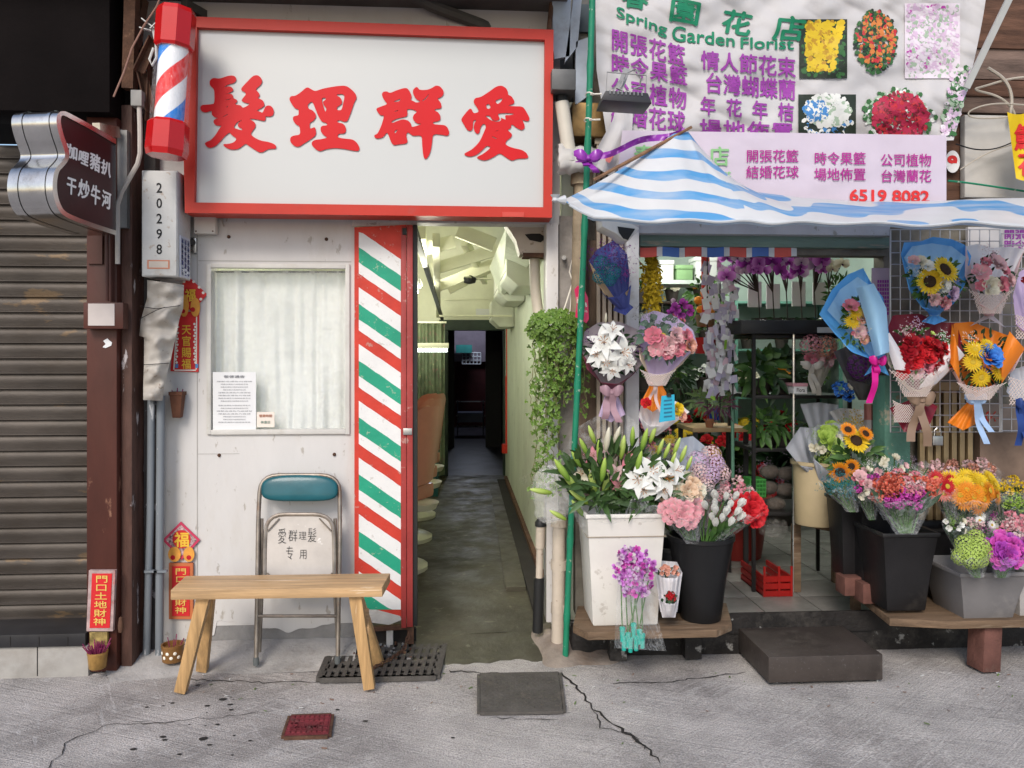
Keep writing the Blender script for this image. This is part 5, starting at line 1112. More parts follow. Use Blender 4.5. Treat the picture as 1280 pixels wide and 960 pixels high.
def bunch(label, cx, cy, rx, ry, spec, n, size, Y, base, group=None, cat='flower bunch', filmed=True, leaves=18, lm=None, name='flower_bunch', filmr=1.25, fdep=.07, lL=22):
    """a bundle of cut flowers: heads in a dome round (cx, cy), stems running down to base, clear sleeve"""
    t = thing(name, label, cat, A(base[0], base[1], Y), group); sp_ = ppm(cx, Y)
    st_ = MB()
    for i, (dx, dy, q) in enumerate(dome(n, rx, ry)):
        kind, col = spec[i % len(spec)] if not callable(spec) else spec(dx / rx, dy / ry)
        Yk = Y - fdep * (1 - q * q) + .05 * (-dy / ry) * 1.0
        flower(t, kind, col, cx + dx, cy + dy, size * 1.12 * fr.uniform(.85, 1.15), Yk, (cx, cy + ry * .4), .8)
        a = A(cx + dx, cy + dy, Yk + .02); b_ = A(base[0] + dx * .2, base[1], Y + .02); st_.tube([a, a.lerp(b_, .5) + Vector((0, .02, 0)), b_], [.0035, .003, .003], 4)
    part('stems', st_, gstem, t, smooth=60, clean=False)
    if leaves:
        lf = MB()
        for k in range(leaves):
            a = fr.uniform(0, 2 * PI); q = fr.uniform(.3, 1.05); px, py = cx + rx * q * math.cos(a), cy + ry * .5 + ry * .9 * q * abs(math.sin(a)) * .8
            leaf(lf, A(px * .8 + base[0] * .2, py + 8, Y + fr.uniform(-.05, .05)), ((px - base[0]) * .02, fr.uniform(-.6, .2), 1.2), lL * sp_ * fr.uniform(.6, 1.2), 7 * sp_, droop=.2)
        part('foliage', lf, lm or dleaf, t, smooth=60, clean=False)
    if filmed:
        R_ = [(cx + rx * filmr * math.cos(PI - PI * i / 8), cy - ry * filmr * .55 * math.sin(PI * i / 8) + (4 if i % 2 else -4)) for i in range(9)]
        Fq = [(cx + rx * filmr * math.cos(PI - PI * i / 8), cy + ry * .75 * math.sin(PI * i / 8) + (3 if i % 2 else -3)) for i in range(9)]
        paper_wrap(t, R_, Fq, base, Y - .02, .12, clearf, name='sleeve', r0=rx * .35, nu=28)
    return t
def wrapm(name, col, tr=.35): return mat('wrap_' + name, col, .45, var=.05, scale=6, transl=tr, spec=.4)
# ================================================================ front slats, posts and pipes round the florist
def slats(name, label, x0, x1, y0, y1, Y, step, m):
    t = thing(name, label, 'gate', A((x0 + x1) / 2, y1, Y)); x = x0
    while x < x1 - 1:
        mb = MB(); mb.pbox(x, y0, x + step * .62, y1, Y, Y + .025); part('slat', mb, m, t, bev=.002); x += step
    mb = MB(); mb.pbox(x0 - 1, y0, x1 + 1, y1, Y + .028, Y + .035); part('backing', mb, rust, t)
    mb = MB(); mb.pbox(x0 - 2, y0 - 10, x1 + 2, y0, Y - .005, Y + .03); part('rail', mb, m, t)
    return t
slats('slat_gate', 'folded cream slatted gate behind the lily bouquets', 746, 782, 180, 620, -.09, 7.2, slatw)
mb = MB(); mb.pbox(783, 276, 799, 600, -.12, .02); solo('gate_post', mb, mat('post_white', (.55, .55, .56), .5, var=.1, dirt=(.3, .25, .2), damt=.5, dscale=6), 'pale grey metal post at the left edge of the flower shop opening', 'post', bev=.004)
slats('slat_gate', 'golden slatted folding gate under the red rose bouquet', 1150, 1212, 488, 650, -.02, 10, mat('golden_slat', (.42, .31, .17), .4, metal=.3, var=.2))
t = thing('padlock', 'small steel padlock hanging on the golden slatted gate', 'padlock', A(1172, 560, -.08))
mb = MB(); mb.pbox(1166, 545, 1179, 557, -.08, -.05); part('body', mb, steel, t, bev=.003); mb = MB(); mb.tube([A(1168, 546, -.065), A(1168, 538, -.065), A(1172, 534, -.065), A(1176, 538, -.065), A(1176, 546, -.065)], .003, 6); part('shackle', mb, steel, t)
# green bamboo pole
t = thing('bamboo_pole', 'tall leaning green painted bamboo pole between the two shops', 'pole', G(709, 822))
mb = MB(); P = []; a, b_ = A(741, -20, -.40), G(708, 823, 0); b_.y = -.22; rr = []
for k in range(61): f = k / 60; P.append(a.lerp(b_, f) + Vector((.006 * math.sin(f * 5), 0, 0))); rr.append(.0145 + (.003 if k % 7 == 0 else 0))
mb.tube(P, rr, 10); part('pole', mb, greenp, t)
for py, ang in ((118, 0), (150, 0)): mb = MB(); c = A(738 - (py - 118) * .05, py, -.39); mb.tube([c + Vector((.022 * math.cos(a_), .022 * math.sin(a_), .004 * math.sin(a_ * 2))) for a_ in [k * PI / 5 for k in range(10)]], .003, 4, closed=True); mb.tube([c, c + Vector((.05, -.01, .0))], .004, 4); part('zip_tie', mb, whp, t)
ribp = mat('purple_ribbon', (.28, .03, .38), .3, var=.1, spec=.6)
t = thing('purple_ribbon', 'shiny purple ribbon knotted round the green pole and tied to the bamboo stick', 'ribbon', A(735, 205, -.43))
bow(t, 735, 198, -.43, 16, ribp, ((-12, 5), (9, 18), (-4, 10)), w=9)
mb = MB(); mb.grid(lambda u, v: A(740 + 116 * u, 196 - 34 * u + 8 * (v - .5) + 3 * math.sin(u * 9), -.43 - .12 * u + .01 * math.sin(u * 20 + v * 3)), 30, 2); part('tail', mb, ribp, t, clean=False)
# pipes and boxes right of the barber sign
t = thing('drainpipe', 'thick cream drainpipe with grubby joints between the two shops', 'pipe', A(698, 820, -.14))
mb = MB(); mb.tube([A(699, 640, -.08), A(697, 825, -.10)], .032, 16); part('tube', mb, creamp, t)
for y in (652, 706, 760): mb = MB(); mb.tube([A(699, y - 6, -.08), A(698.6, y + 6, -.08)], .040, 16); part('collar', mb, creamp, t)
mb = MB(); mb.tube([A(702, 128, -.2), A(711, 190, -.2)], .034, 14); part('tube', mb, mat('ivory_pipe', (.62, .57, .48), .4, var=.08), t)
mb = MB(); mb.tube([A(728, 215, -.14), A(727, 232, -.14)], .055, 14); mb.tube([A(727, 230, -.14), A(725, 270, -.14), A(722, 420, -.12)], .036, 14); part('tube', mb, mat('bark_pipe', (.38, .30, .20), .8, var=.3, bump=.8, bscale=20, dirt=(.2, .15, .1), damt=.6, dscale=8), t)
mb = MB(); mb.tube([A(676, 655, -.02), A(675, 685, -.02)], .024, 12); mb.tube([A(675, 683, -.02), A(674, 722, -.02)], .018, 12); mb2 = MB(); mb2.tube([A(674, 722, -.02), A(672, 790, -.02)], .026, 12)
t = thing('standpipe', 'short cream and black standpipe at the corridor corner', 'pipe', A(673, 790, -.02)); part('tube', mb, creamp, t); part('sleeve', mb2, black, t); mb = MB(); mb.lathe(A(676, 655, -.02), [(.03, -.01), (.03, .01), (.015, .03), (.001, .03)], 12); part('cap', mb, black, t)
t = thing('drain_hopper', 'torn rusty cream hopper and pipe inside the corridor mouth', 'pipe', A(660, 400, .12))
mb = MB(); mb.prism([A(x, y, .11) for x, y in ((632, 280), (682, 280), (682, 318), (650, 318), (645, 300))], (0, .14, 0)); part('hopper', mb, creamp, t); mb = MB(); mb.prism([A(x, y, .107) for x, y in ((656, 293), (664, 292), (675, 292), (683, 297), (676, 303), (662, 300))], (0, .002, 0)); part('hole', mb, darkgap, t, smooth=0)
mb = MB(); mb.tube([A(668, 318, .18), A(669, 360, .18), A(673, 395, .16)], .028, 12); part('tube', mb, mat('cream_drop', (.6, .54, .44), .5, var=.12, dirt=(.4, .28, .18), damt=.6, dscale=6), t); mb = MB(); mb.pbox(654, 316, 684, 321, .09, .2); part('flange', mb, rust, t)
t = thing('metal_duct', 'grubby brass coloured metal duct box behind the green pole', 'duct', A(745, 172, .05)); mb = MB(); mb.pbox(715, 128, 788, 171, -.12, .3); part('box', mb, mat('brass_duct', (.32, .20, .08), .4, metal=.7, var=.4, scale=5, bump=.3, bscale=8, dirt=(.08, .05, .03), damt=.8, dscale=6), t, bev=.01)
t = thing('electrical_box', 'dark grey metal box with a short collar beside the red sign frame', 'electrical box', A(704, 120, -.2)); mb = MB(); mb.pbox(690, 86, 720, 112, -.28, -.1); part('case', mb, mat('dull_grey', (.13, .13, .13), .5, metal=.3, var=.2), t, bev=.005); mb = MB(); mb.tube([A(703, 110, -.19), A(702, 128, -.19)], .028, 12); part('collar', mb, black, t)
t = thing('plastic_wrapping', 'dirty white plastic bag bound around the pipe elbow under the purple bow', 'plastic bag', A(725, 215, -.22))
mb = MB(); mb.grid(lambda u, v: A(698 + 62 * v + 5 * wob(u * 9, v * 6), 196 + (19 - 6 * v) * math.sin(2 * PI * u) * (1 + .25 * wob(u * 7, v * 9)) + 4, -.2 - .06 * math.cos(2 * PI * u) * (1 + .4 * wob(u * 5, v * 5, 3))), 30, 20); part('bag', mb, mat('bag_white', (.62, .6, .57), .5, var=.1, dirt=(.3, .28, .25), damt=.4, dscale=9, transl=.2), t, clean=False, smooth=70)
t = thing('air_duct', 'pale blue grey sheet metal panels hanging above the duct box', 'panel', A(725, 130, .05))
for q_ in (((718, -10), (728, -10), (722, 58), (706, 78)), ((720, 52), (737, 46), (737, 118), (719, 132)), ((690, -10), (714, -10), (712, 70), (692, 74))):
    mb = MB(); mb.prism([A(x, y, -.12) for x, y in q_], (0, .03, 0)); part('sheet', mb, mat('pale_sheet', (.42, .47, .54), .5, var=.15, dirt=(.25, .22, .2), damt=.4, dscale=6), t)
mb = MB(); mb.tube([A(690, 74, -.2), A(686, 40, -.15), A(690, 0, -.1), A(697, -20, -.1)], .012, 8); part('hose', mb, rust, t)
mb = MB(); mb.pbox(722, 5, 741, 40, .0, .2); part('grille_box', mb, mat('dark_teal_grey', (.07, .09, .10), .6), t, bev=.004)
# hook, bag tag, white ties
t = thing('hanger_hook', 'white plastic hook with two strings hanging from a bolt', 'hook', A(716, 330, -.06)); mb = MB(); mb.tube([A(724, 345, -.08), A(716, 318, -.08), A(712, 340, -.08), A(716, 352, -.08), A(708, 378, -.08), A(697, 410, -.08)], .004, 6); mb.tube([A(716, 352, -.08), A(712, 395, -.08)], .003, 6); part('hook', mb, whp, t)
mb = MB(); mb.tube([A(705, 322, -.0), A(705, 322, -.06)], .012, 8); part('bolt', mb, steel, t)
t = thing('bag_tag', 'bright pink plastic tag with white lettering hanging over the ivy', 'tag', A(727, 402, -.25))
mb = MB(); tagp = [(718, 362), (722, 357), (729, 359), (735, 372), (736, 399), (733, 404), (719, 396), (721, 380)]; mb.prism([A(x, y, -.25) for x, y in tagp], (0, .008, 0)); part('card', mb, mat('hot_pink', (.68, .03, .12), .3, var=.05), t, smooth=0)
mb = MB(); write(mb, 'ladore', ((721, 371), (733, 376), (734, 384), (721, 379)), pl(-.2515), .03); write(mb, 'oldiron', ((722, 383), (734, 387), (734, 391), (722, 387)), pl(-.2515), .01); part('lettering', mb, whp, t, smooth=0)
# ================================================================ ivy
t = thing('ivy_plant', 'bright trailing ivy spilling down the wall between the shops', 'plant', A(690, 640, -.1))
lf = MB(); sm = MB()
def ivy_leaf(mb, p, nrm_, s, rot):
    q = Vector(nrm_).normalized().to_track_quat('Z', 'Y').to_matrix().to_4x4() @ Matrix.Rotation(rot, 4, 'Z'); b = len(mb.v); mb.vert(Vector(p) , .2)
    for k, (a, r_) in enumerate(((-2.3, .5), (-1.5, .75), (-.95, .42), (-.45, .8), (0, 1.15), (.0, 1.15), (.45, .8), (.95, .42), (1.5, .75), (2.3, .5))):
        if k == 5: continue
        a += PI / 2; z = .12 if k % 2 else -.05; mb.vert(Vector(p) + (q @ Vector((math.cos(a) * r_, math.sin(a) * r_ , z))) * s, .4 + .6 * fr.random())
    for k in range(8): mb.face(b, b + 1 + k, b + 2 + k)
strands = []
for k in range(46):
    x0_ = fr.uniform(668, 728); y0_ = fr.uniform(392, 430); L_ = fr.choice([40, 90, 140, 200, 225]) * fr.uniform(.6, 1.05)
    if x0_ > 712: L_ *= .55
    strands.append((x0_, y0_, L_))
for x0_, y0_, L_ in strands:
    x, y = x0_, y0_; dr = fr.uniform(-.10, .06); dep = -.11 - fr.uniform(0, .10); P = []
    for k in range(int(L_ / 5.2)):
        y += 5.2; x += dr * 5 + fr.gauss(0, 1.5); P.append(A(x, y, dep)); s = fr.uniform(3.2, 6.0) * .0039
        if fr.random() < .8 - .25 * (k * 5.2 / 230): ivy_leaf(lf, A(x + fr.gauss(0, 4), y + fr.gauss(0, 3), dep - fr.uniform(0, .04)), (fr.gauss(0, .5), -1, fr.uniform(.0, .9)), s, PI + fr.gauss(0, .7))
    if len(P) > 2: sm.tube(P, .0018, 4)
for k in range(430):
    a = fr.uniform(0, 2 * PI); q = math.sqrt(fr.random()); px, py = 695 + 36 * q * math.cos(a), 408 + 22 * q * math.sin(a)
    ivy_leaf(lf, A(px, py, -.14 - .12 * (1 - q) * fr.random() - .03), (math.cos(a) * .5, -1, fr.uniform(0, 1)), fr.uniform(3.5, 6.5) * .0039, PI + fr.gauss(0, .8))
for k in range(210):
    py = 430 + 190 * fr.random() ** 1.1; px = 690 + fr.gauss(0, 10) - 8 * math.sin((py - 430) / 60); ivy_leaf(lf, A(px, py, -.13 - fr.uniform(0, .06)), (fr.gauss(0, .4), -1, fr.uniform(0, .9)), fr.uniform(2.6, 5) * .0039, PI + fr.gauss(0, .8))
part('leaves', lf, mat('ivy_leaf', (.10, .22, .03), .4, var=.35, scale=9, col2=(.30, .46, .09), transl=.2), t, clean=False, smooth=0); part('vines', sm, mat('ivy_vine', (.2, .2, .08), .7), t, clean=False)
mb = MB(); mb.lathe(A(700, 440, -.13), [(.04, -.03), (.07, .08), (.075, .085)], 14); part('pot', mb, mat('grey_pot', (.4, .38, .36), .7), t)
# ================================================================ banners
def wr_(x, y, k=1.0, sd=0):
    q = wob(x * .012 + y * .008, y * .02, sd) * .035 + (1 - abs(wob(x * .02 - y * .03, y * .012 + sd, 3)) * 4) * .006 + wob(x * .05, y * .06, 7 + sd) * .008
    return q * k
def surf(Y, k=1.0, sd=0, off=0.0): return lambda x, y: A(x, y, Y + wr_(x, y, k, sd) - off)
BY = -.24
t = thing('flower_banner', 'large creased white florist banner with green heading, purple characters and flower photographs', 'banner', A(980, 172, BY))
s0, s1 = surf(BY), surf(BY, off=.007)
def bx_(u, v):
    Lx = 744 + 3 * v + 22 * max(0, v - .55) ** 1.0 * 1.2; Rx = 1234 - 42 * v ** 1.3; x = Lx + (Rx - Lx) * u
    return x, -18 + v * (192 + 3 * math.sin(u * 9)) 
clw = mat('banner_cloth', (.60, .58, .58), .55, var=.06, scale=3, dirt=(.42, .38, .36), damt=.4, dscale=4, transl=.15)
mb = MB(); mb.grid(lambda u, v: s0(*bx_(u, v)), 190, 90); part('cloth', mb, clw, t, clean=False, smooth=80)
bgreen = mat('banner_green', (.01, .20, .10), .6, var=.1); bpur = mat('banner_purple', (.30, .05, .33), .6, var=.1)
mb = MB()
for c_, q in (('春', ((778, -22), (812, -14), (810, 13), (776, 8))), ('園', ((838, -6), (879, 3), (874, 33), (834, 26))), ('花', ((905, 10), (943, 17), (937, 46), (899, 40))), ('店', ((970, 18), (1010, 22), (1004, 52), (964, 50))),
              ('Spring', ((771, 8), (834, 31), (833, 48), (771, 25))), ('Garden', ((841, 32), (918, 44), (918, 58), (840, 51))), ('Florist', ((926, 47), (992, 48), (992, 62), (926, 60)))): write(mb, c_, q, s1, .0, cut=5, bold=1.0 if ord(c_[0]) > 999 else .45)
part('heading', mb, bgreen, t, smooth=0, clean=False)
mb = MB()
for c_, q in (('開張花籃', ((762, 34), (858, 58), (858, 84), (762, 62))), ('時令果籃', ((762, 65), (861, 84), (861, 108), (762, 92))), ('公司植物', ((762, 95), (860, 112), (860, 138), (762, 122))), ('結婚花球', ((762, 126), (858, 140), (858, 168), (762, 154))),
              ('情人節花束', ((877, 63), (994, 72), (994, 98), (877, 87))), ('台灣蝴蝶蘭', ((882, 90), (994, 100), (994, 126), (882, 116))), ('場地佈置', ((872, 148), (994, 154), (994, 176), (872, 172)))): write(mb, c_, q, s1, .0, sp=1.08 if len(c_) == 4 else 1, cut=5, bold=.55)
for i, c_ in enumerate('年花年桔'): x = 875 + i * 32.5; write(mb, c_, ((x, 120 + i * 2.5), (x + 20, 122 + i * 2.5), (x + 20, 145 + i * 2.5), (x, 143 + i * 2.5)), s1, .0, cut=5, bold=.5)
part('lettering', mb, bpur, t, smooth=0, clean=False)
def blobs(mb, n, test, box, cols, r0, r1, Y0, sf):
    for k in range(int(n * 1.7)):
        x, y = fr.uniform(box[0], box[2]), fr.uniform(box[1], box[3])
        if not test(x, y): continue
        r_ = fr.uniform(r0, r1) * .78; mb.mi = fr.choice(cols); a0 = fr.uniform(0, 6); e = fr.uniform(.5, 1)
        o = Y0 * .2 + k * 2e-6; vs = []
        for j in range(6): a = j * PI / 3; dx, dy = r_ * math.cos(a), r_ * e * math.sin(a); vs.append(mb.vert(sf(x + dx * math.cos(a0) - dy * math.sin(a0), y + dx * math.sin(a0) + dy * math.cos(a0)) - Vector((0, o, 0))))
        mb.face(*vs)
photom = [mat('print_' + nm_, c_, .5, var=.1) for nm_, c_ in (('black', (.02, .03, .02)), ('yellow', (.65, .45, .02)), ('gold', (.45, .25, .02)), ('leaf', (.04, .13, .04)), ('orange', (.60, .20, .05)), ('red', (.5, .03, .04)), ('pinkpale', (.62, .45, .60)), ('pinkwhite', (.72, .64, .70)),
        ('magenta', (.45, .06, .35)), ('blue', (.06, .22, .50)), ('white', (.72, .72, .68)), ('rose', (.40, .02, .06)), ('rosedark', (.16, .01, .02)), ('sage', (.35, .45, .33)))]
def photo(label, bgp, bgm, n, test, box, cols, r0, r1, n2=0, t2=None, c2=(), b2=None):
    mb = MB(); mb.mi = bgm
    if bgp:
        x0_, y0_, x1_, y1_ = bgp; b = len(mb.v); mb.grid(lambda u, v: s1(x0_ + (x1_ - x0_) * u, y0_ + (y1_ - y0_) * v), 12, 12)
    blobs(mb, n, test, box, cols, r0, r1, .0015, s1)
    if n2: blobs(mb, n2, t2, b2 or box, c2, r0, r1, .006, s1)
    part('photo', mb, photom, t, smooth=0, clean=False, label=label)
el = lambda cx, cy, rx, ry: (lambda x, y: ((x - cx) / rx) ** 2 + ((y - cy) / ry) ** 2 < 1)
allp = lambda x, y: True
photo('print of yellow orchids on black', (999, 24, 1059, 98), 0, 200, allp, (1002, 27, 1056, 95), (3, 0, 0, 3), 2, 6, 330, lambda x, y: abs(x - 1030 + (y - 40) * .1) < 24 - (y - 20) * .12, (1, 1, 1, 2), (1006, 28, 1056, 88))
photo('print of an orange tree', None, 0, 330, el(1095, 52, 27, 40), (1066, 10, 1124, 94), (3, 0, 3), 2, 4.5, 130, el(1095, 50, 25, 36), (4, 4, 5), (1070, 14, 1120, 88))
photo('print of pale pink orchids', (1131, 4, 1200, 98), 7, 420, allp, (1134, 6, 1197, 96), (6, 7, 7, 6, 13), 2, 4.5, 120, lambda x, y: (y < 18) or (y > 60 and x < 1175 and y < 84), (8, 6, 7))
photo('print of a blue and white bouquet', (998, 118, 1070, 172), 0, 140, lambda x, y: y > 150 and abs(x - 1034) < 34 - (y - 150) * .5, (1000, 118, 1068, 170), (9, 0, 10), 3, 7, 330, el(1034, 138, 28, 20), (10, 10, 13, 10), (1000, 115, 1068, 160))
mb = MB(); blobs(mb, 150, el(1020, 138, 16, 13), (1002, 122, 1038, 154), (9, 9, 10), 1.5, 4, .012, s1); part('photo', mb, photom, t, smooth=0, clean=False, label='blue hydrangea heads in the bouquet print')
photo('print of a round red rose bouquet', None, 0, 240, el(1124, 145, 46, 34), (1076, 108, 1172, 176), (3, 13, 3, 10), 2, 5, 560, el(1125, 146, 35, 31), (11, 5, 11, 12, 11), (1086, 112, 1166, 176))
photo('print of leafy flowers on the folded edge', None, 0, 130, lambda x, y: abs(x - 1200 + (y - 100) * .25) < 11, (1178, 84, 1212, 170), (3, 13, 3, 7, 6), 2, 6)
# pink banner
t = thing('pink_banner', 'flat pale pink florist banner with magenta and light green characters', 'banner', A(980, 248, -.30))
q0, q1 = surf(-.30, .25, 9), surf(-.30, .25, 9, .006)
mb = MB(); mb.grid(lambda u, v: q0(778 - 10 * v + (405 + 10 * v) * u, 163 + 6 * u + 90 * v), 120, 40); part('cloth', mb, mat('banner_pink', (.60, .52, .60), .55, var=.04, transl=.1), t, clean=False, smooth=80)
mb = MB()
for c_, q in (('開張花籃', R(933, 187, 998, 203)), ('結婚花球', R(933, 207, 998, 223)), ('時令果籃', R(1018, 190, 1082, 206)), ('場地佈置', R(1018, 210, 1082, 226)), ('公司植物', R(1101, 192, 1164, 208)), ('台灣蘭花', R(1101, 212, 1164, 228))): write(mb, c_, q, q1, .0, cut=6, bold=.2)
part('lettering', mb, mat('banner_magenta', (.42, .03, .26), .6), t, smooth=0, clean=False)
mb = MB(); write(mb, '6519 8082', R(1062, 236, 1162, 252, 2), q1, .03, cut=6); part('phone_number', mb, redpap, t, smooth=0, clean=False)
mb = MB(); write(mb, '春', R(792, 181, 819, 207), q1, 0, bold=.5); write(mb, '園花', R(824, 182, 876, 207), q1, 0, bold=.5); write(mb, '店', R(886, 183, 912, 208), q1, 0, bold=.5); write(mb, 'Spring Garden Florist', R(790, 212, 914, 224), q1, .01); part('heading', mb, mat('banner_lightgreen', (.25, .50, .22), .6), t, smooth=0, clean=False)
t = thing('white_sheet', 'plain white folded sheet tied at the lower left of the large banner', 'sheet', A(765, 215, -.27))
mb = MB(); mb.grid(lambda u, v: (lambda a, b_: A(a[0] * (1 - u) + b_[0] * u, a[1] * (1 - u) + b_[1] * u, -.275 + .014 * math.sin(u * 9) * v + .006 * wob(u * 3, v * 8)))(lerp_pts([(772, 125), (766, 150), (748, 182), (740, 205)], v), lerp_pts([(792, 128), (790, 165), (778, 195), (765, 222)], v)), 10, 20); part('cloth', mb, clw, t, clean=False)
mb = MB(); mb.prism([A(x, y, -.31) for x, y in ((757, 192), (771, 185), (769, 192), (762, 204), (757, 201))], (0, .002, 0)); part('print', mb, mat('coral_print', (.7, .2, .17), .5), t)
# ================================================================ right hand upper clutter
t = thing('board_wall', 'weathered brown boards and flaky wall at the upper right behind the cables', 'boards', A(1240, 250, .02))
for i, (x0_, x1_, y0_, y1_) in enumerate(((1170, 1300, 100, 120), (1170, 1300, 121, 141), (1178, 1300, -20, 60), (1172, 1300, 61, 99), (1178, 1206, 142, 262), (1207, 1300, 246, 262))): mb = MB(); mb.pbox(x0_, y0_, x1_, y1_, -.04 + .012 * (i % 2), .05); part('board', mb, mat('brown_board%d' % (i % 2), ((.16, .08, .05), (.22, .15, .12))[i % 2], .8, var=.35, scale=6, bump=.4, stretch=(.5, 3, 3)), t, bev=.003)
t = thing('storage_box', 'plain grubby white board hanging beneath the brown boards at upper right', 'board', A(1243, 248, -.06)); mb = MB(); mb.pbox(1206, 144, 1284, 247, -.09, -.05); part('panel', mb, mat('board_offwhite', (.50, .48, .45), .6, var=.1, dirt=(.35, .3, .26), damt=.5, dscale=4), t, bev=.004)
t = thing('yellow_sign', 'bright yellow fabric sign with red characters cut by the frame edge', 'sign', A(1275, 224, -.3))
ys = lambda x, y, o=0: A(x, y, -.30 + .02 * math.sin(x * .12 + y * .03) - o); mb = MB(); mb.grid(lambda u, v: ys(1259 + 11 * v + (60 - 10 * v) * u, 140 + 83 * v + 3 * math.sin(u * 7)), 20, 20); part('cloth', mb, mat('sign_yellow', (.75, .52, .01), .5, var=.06, transl=.15), t, clean=False)
mb = MB(); write(mb, '鮮', R(1268, 155, 1302, 188), lambda x, y: ys(x, y, .003), 0, bold=1.2); write(mb, '花', R(1272, 190, 1304, 220), lambda x, y: ys(x, y, .003), 0, bold=1.2); part('characters', mb, redpap, t, smooth=0)
t = thing('round_label', 'small white label with a red number nine beside the pink banner', 'label', A(1190, 215, -.08)); mb = MB(); mb.prism([A(1191 + 9 * math.cos(i * PI / 10), 202 + 14 * math.sin(i * PI / 10), -.075) for i in range(20)], (0, .004, 0)); part('card', mb, paper, t, smooth=0); mb = MB(); write(mb, '9', R(1184, 194, 1197, 211), pl(-.077), .06); part('number', mb, redpap, t, smooth=0)
cabm = mat('beige_cable', (.45, .40, .33), .5, var=.1); ci = 0
for P, r_, m_, lb in (([(1300, 95), (1262, 98), (1230, 108), (1214, 112), (1250, 120), (1270, 140), (1268, 160), (1300, 170)], .006, cabm, 'looped beige cable at the upper right'),
                  ([(1235, 85), (1256, 98), (1266, 120), (1262, 150)], .008, cabm, 'thick beige cable curling beside the brown boards'), ([(1195, 180), (1220, 188), (1250, 186), (1290, 165), (1300, 150)], .0035, ink, 'thin black wire swagged under the brown boards'),
                  ([(1200, 212), (1235, 190), (1275, 178), (1300, 162)], .003, cabm, 'thin pale wire crossing the white board'), ([(1185, 226), (1215, 229), (1300, 242)], .005, greenp, 'thin green stick crossing in front of the white board'),
                  ([(1290, 132), (1240, 128), (1206, 140), (1218, 150), (1300, 143)], .004, cabm, 'slack beige wire above the white board')):
    mb = MB(); pts = smooth_open(P, 3); mb.tube([A(x, y, -.12 - .01 * ci) for x, y in pts], r_, 6); ci += 1; solo('cable' if 'stick' not in lb else 'stick', mb, m_, lb, 'cable' if 'stick' not in lb else 'stick')
t = thing('metal_strut', 'pale angled metal strut crossing the top right corner', 'strut', A(1210, 110, -.35)); mb = MB(); mb.bar(A(1268, -15, -.4), A(1208, 110, -.3), .03, .012, up=(0, 1, 0)); part('strut', mb, mat('pale_metal', (.5, .5, .48), .5, metal=.3), t)
# ================================================================ floodlights
t = thing('floodlight', 'black floodlight with fins and wire bracket hanging before the banner', 'lamp', A(785, 128, -.62))
mb = MB(); mb.prism([A(x, y, -.68) for x, y in ((757, 113), (810, 116), (815, 129), (753, 125))], (0, .16, 0)); part('housing', mb, mat('lamp_black', (.035, .035, .04), .4, var=.1), t, bev=.004)
mb = MB()
for k in range(9): x = 762 + k * 5; mb.pbox(x, 112.5 + k * .3, x + 1.3, 117 + k * .3, -.685, -.6)
part('fins', mb, mat('fin_grey', (.25, .26, .27), .5), t)
mb = MB(); mb.tube([A(758, 114, -.62), A(759, 90, -.62), A(808, 94, -.62), A(808, 117, -.62)], .003, 5); mb.tube([A(776, 110, -.6), A(782, 92, -.6), A(795, 86, -.58), A(801, 98, -.62), A(800, 108, -.6), A(792, 111, -.62)], .004, 6); mb.bar(A(774, 112, -.6), A(784, 86, -.55), .03, .006, up=(0, 1, 0)); part('bracket', mb, mat('lamp_grey', (.3, .3, .3), .5), t)
t = thing('floodlight', 'white shelled lamp head with a dark glass under the awning corner', 'lamp', A(775, 298, -.5))
mb = MB(); sh = [(751, 268), (778, 273), (800, 285), (797, 288), (786, 301), (778, 299), (770, 292), (752, 283)]; mb.prism([A(x, y, -.52) for x, y in sh], (0, .14, 0)); part('shell', mb, mat('lamp_white', (.68, .67, .64), .3), t, bev=.008)
mb = MB(); mb.prism([A(x, y, -.524) for x, y in ((772, 283), (794, 286), (785, 300), (779, 298), (774, 291))], (0, .003, 0)); part('glass', mb, blackpl, t, smooth=0); mb = MB(); mb.tube([A(757, 262, -.45), A(748, 268, -.44), A(740, 276, -.42)], .012, 8); part('arm', mb, black, t)
# ================================================================ awning
tw = mat('tarp_white', (.70, .72, .74), .35, var=.04, transl=.35); tb = mat('tarp_blue', (.07, .30, .66), .35, var=.12, scale=5, transl=.35)
t = thing('tarpaulin_awning', 'blue and white striped plastic tarpaulin awning propped over the florist front', 'awning', A(980, 285, -.8))
Tt = [(704, 250), (740, 232), (775, 212), (812, 188), (842, 167), (860, 164), (872, 180), (890, 200), (912, 222), (945, 240), (1000, 247), (1080, 252), (1180, 251), (1230, 248), (1300, 247)]
Tb = [(712, 256), (745, 272), (790, 276), (830, 276), (870, 276), (905, 276), (935, 277), (965, 278), (1000, 278), (1040, 278), (1090, 279), (1140, 281), (1190, 280), (1220, 277), (1300, 284)]
def tf(u, v):
    (x0_, y0_), (x1_, y1_) = lerp_pts(Tt, u), lerp_pts(Tb, u); Ya = -.62 + .30 * min(1, max(0, (u - .3) * 2.2)); Yb = -.82 - .06 * math.sin(u * PI)
    sag = .018 * math.sin(u * 22) * (1 - v) + .03 * wob(u * 7, v * 2.2) + .012 * wob(u * 20, v * 5)
    x, y = x0_ + (x1_ - x0_) * v, y0_ + (y1_ - y0_) * v; y += 1.6 * math.sin(u * 41) * (v > .97); return A(x, y, Ya + (Yb - Ya) * v ** .8 + sag * math.sin(PI * min(1, v + .1)))
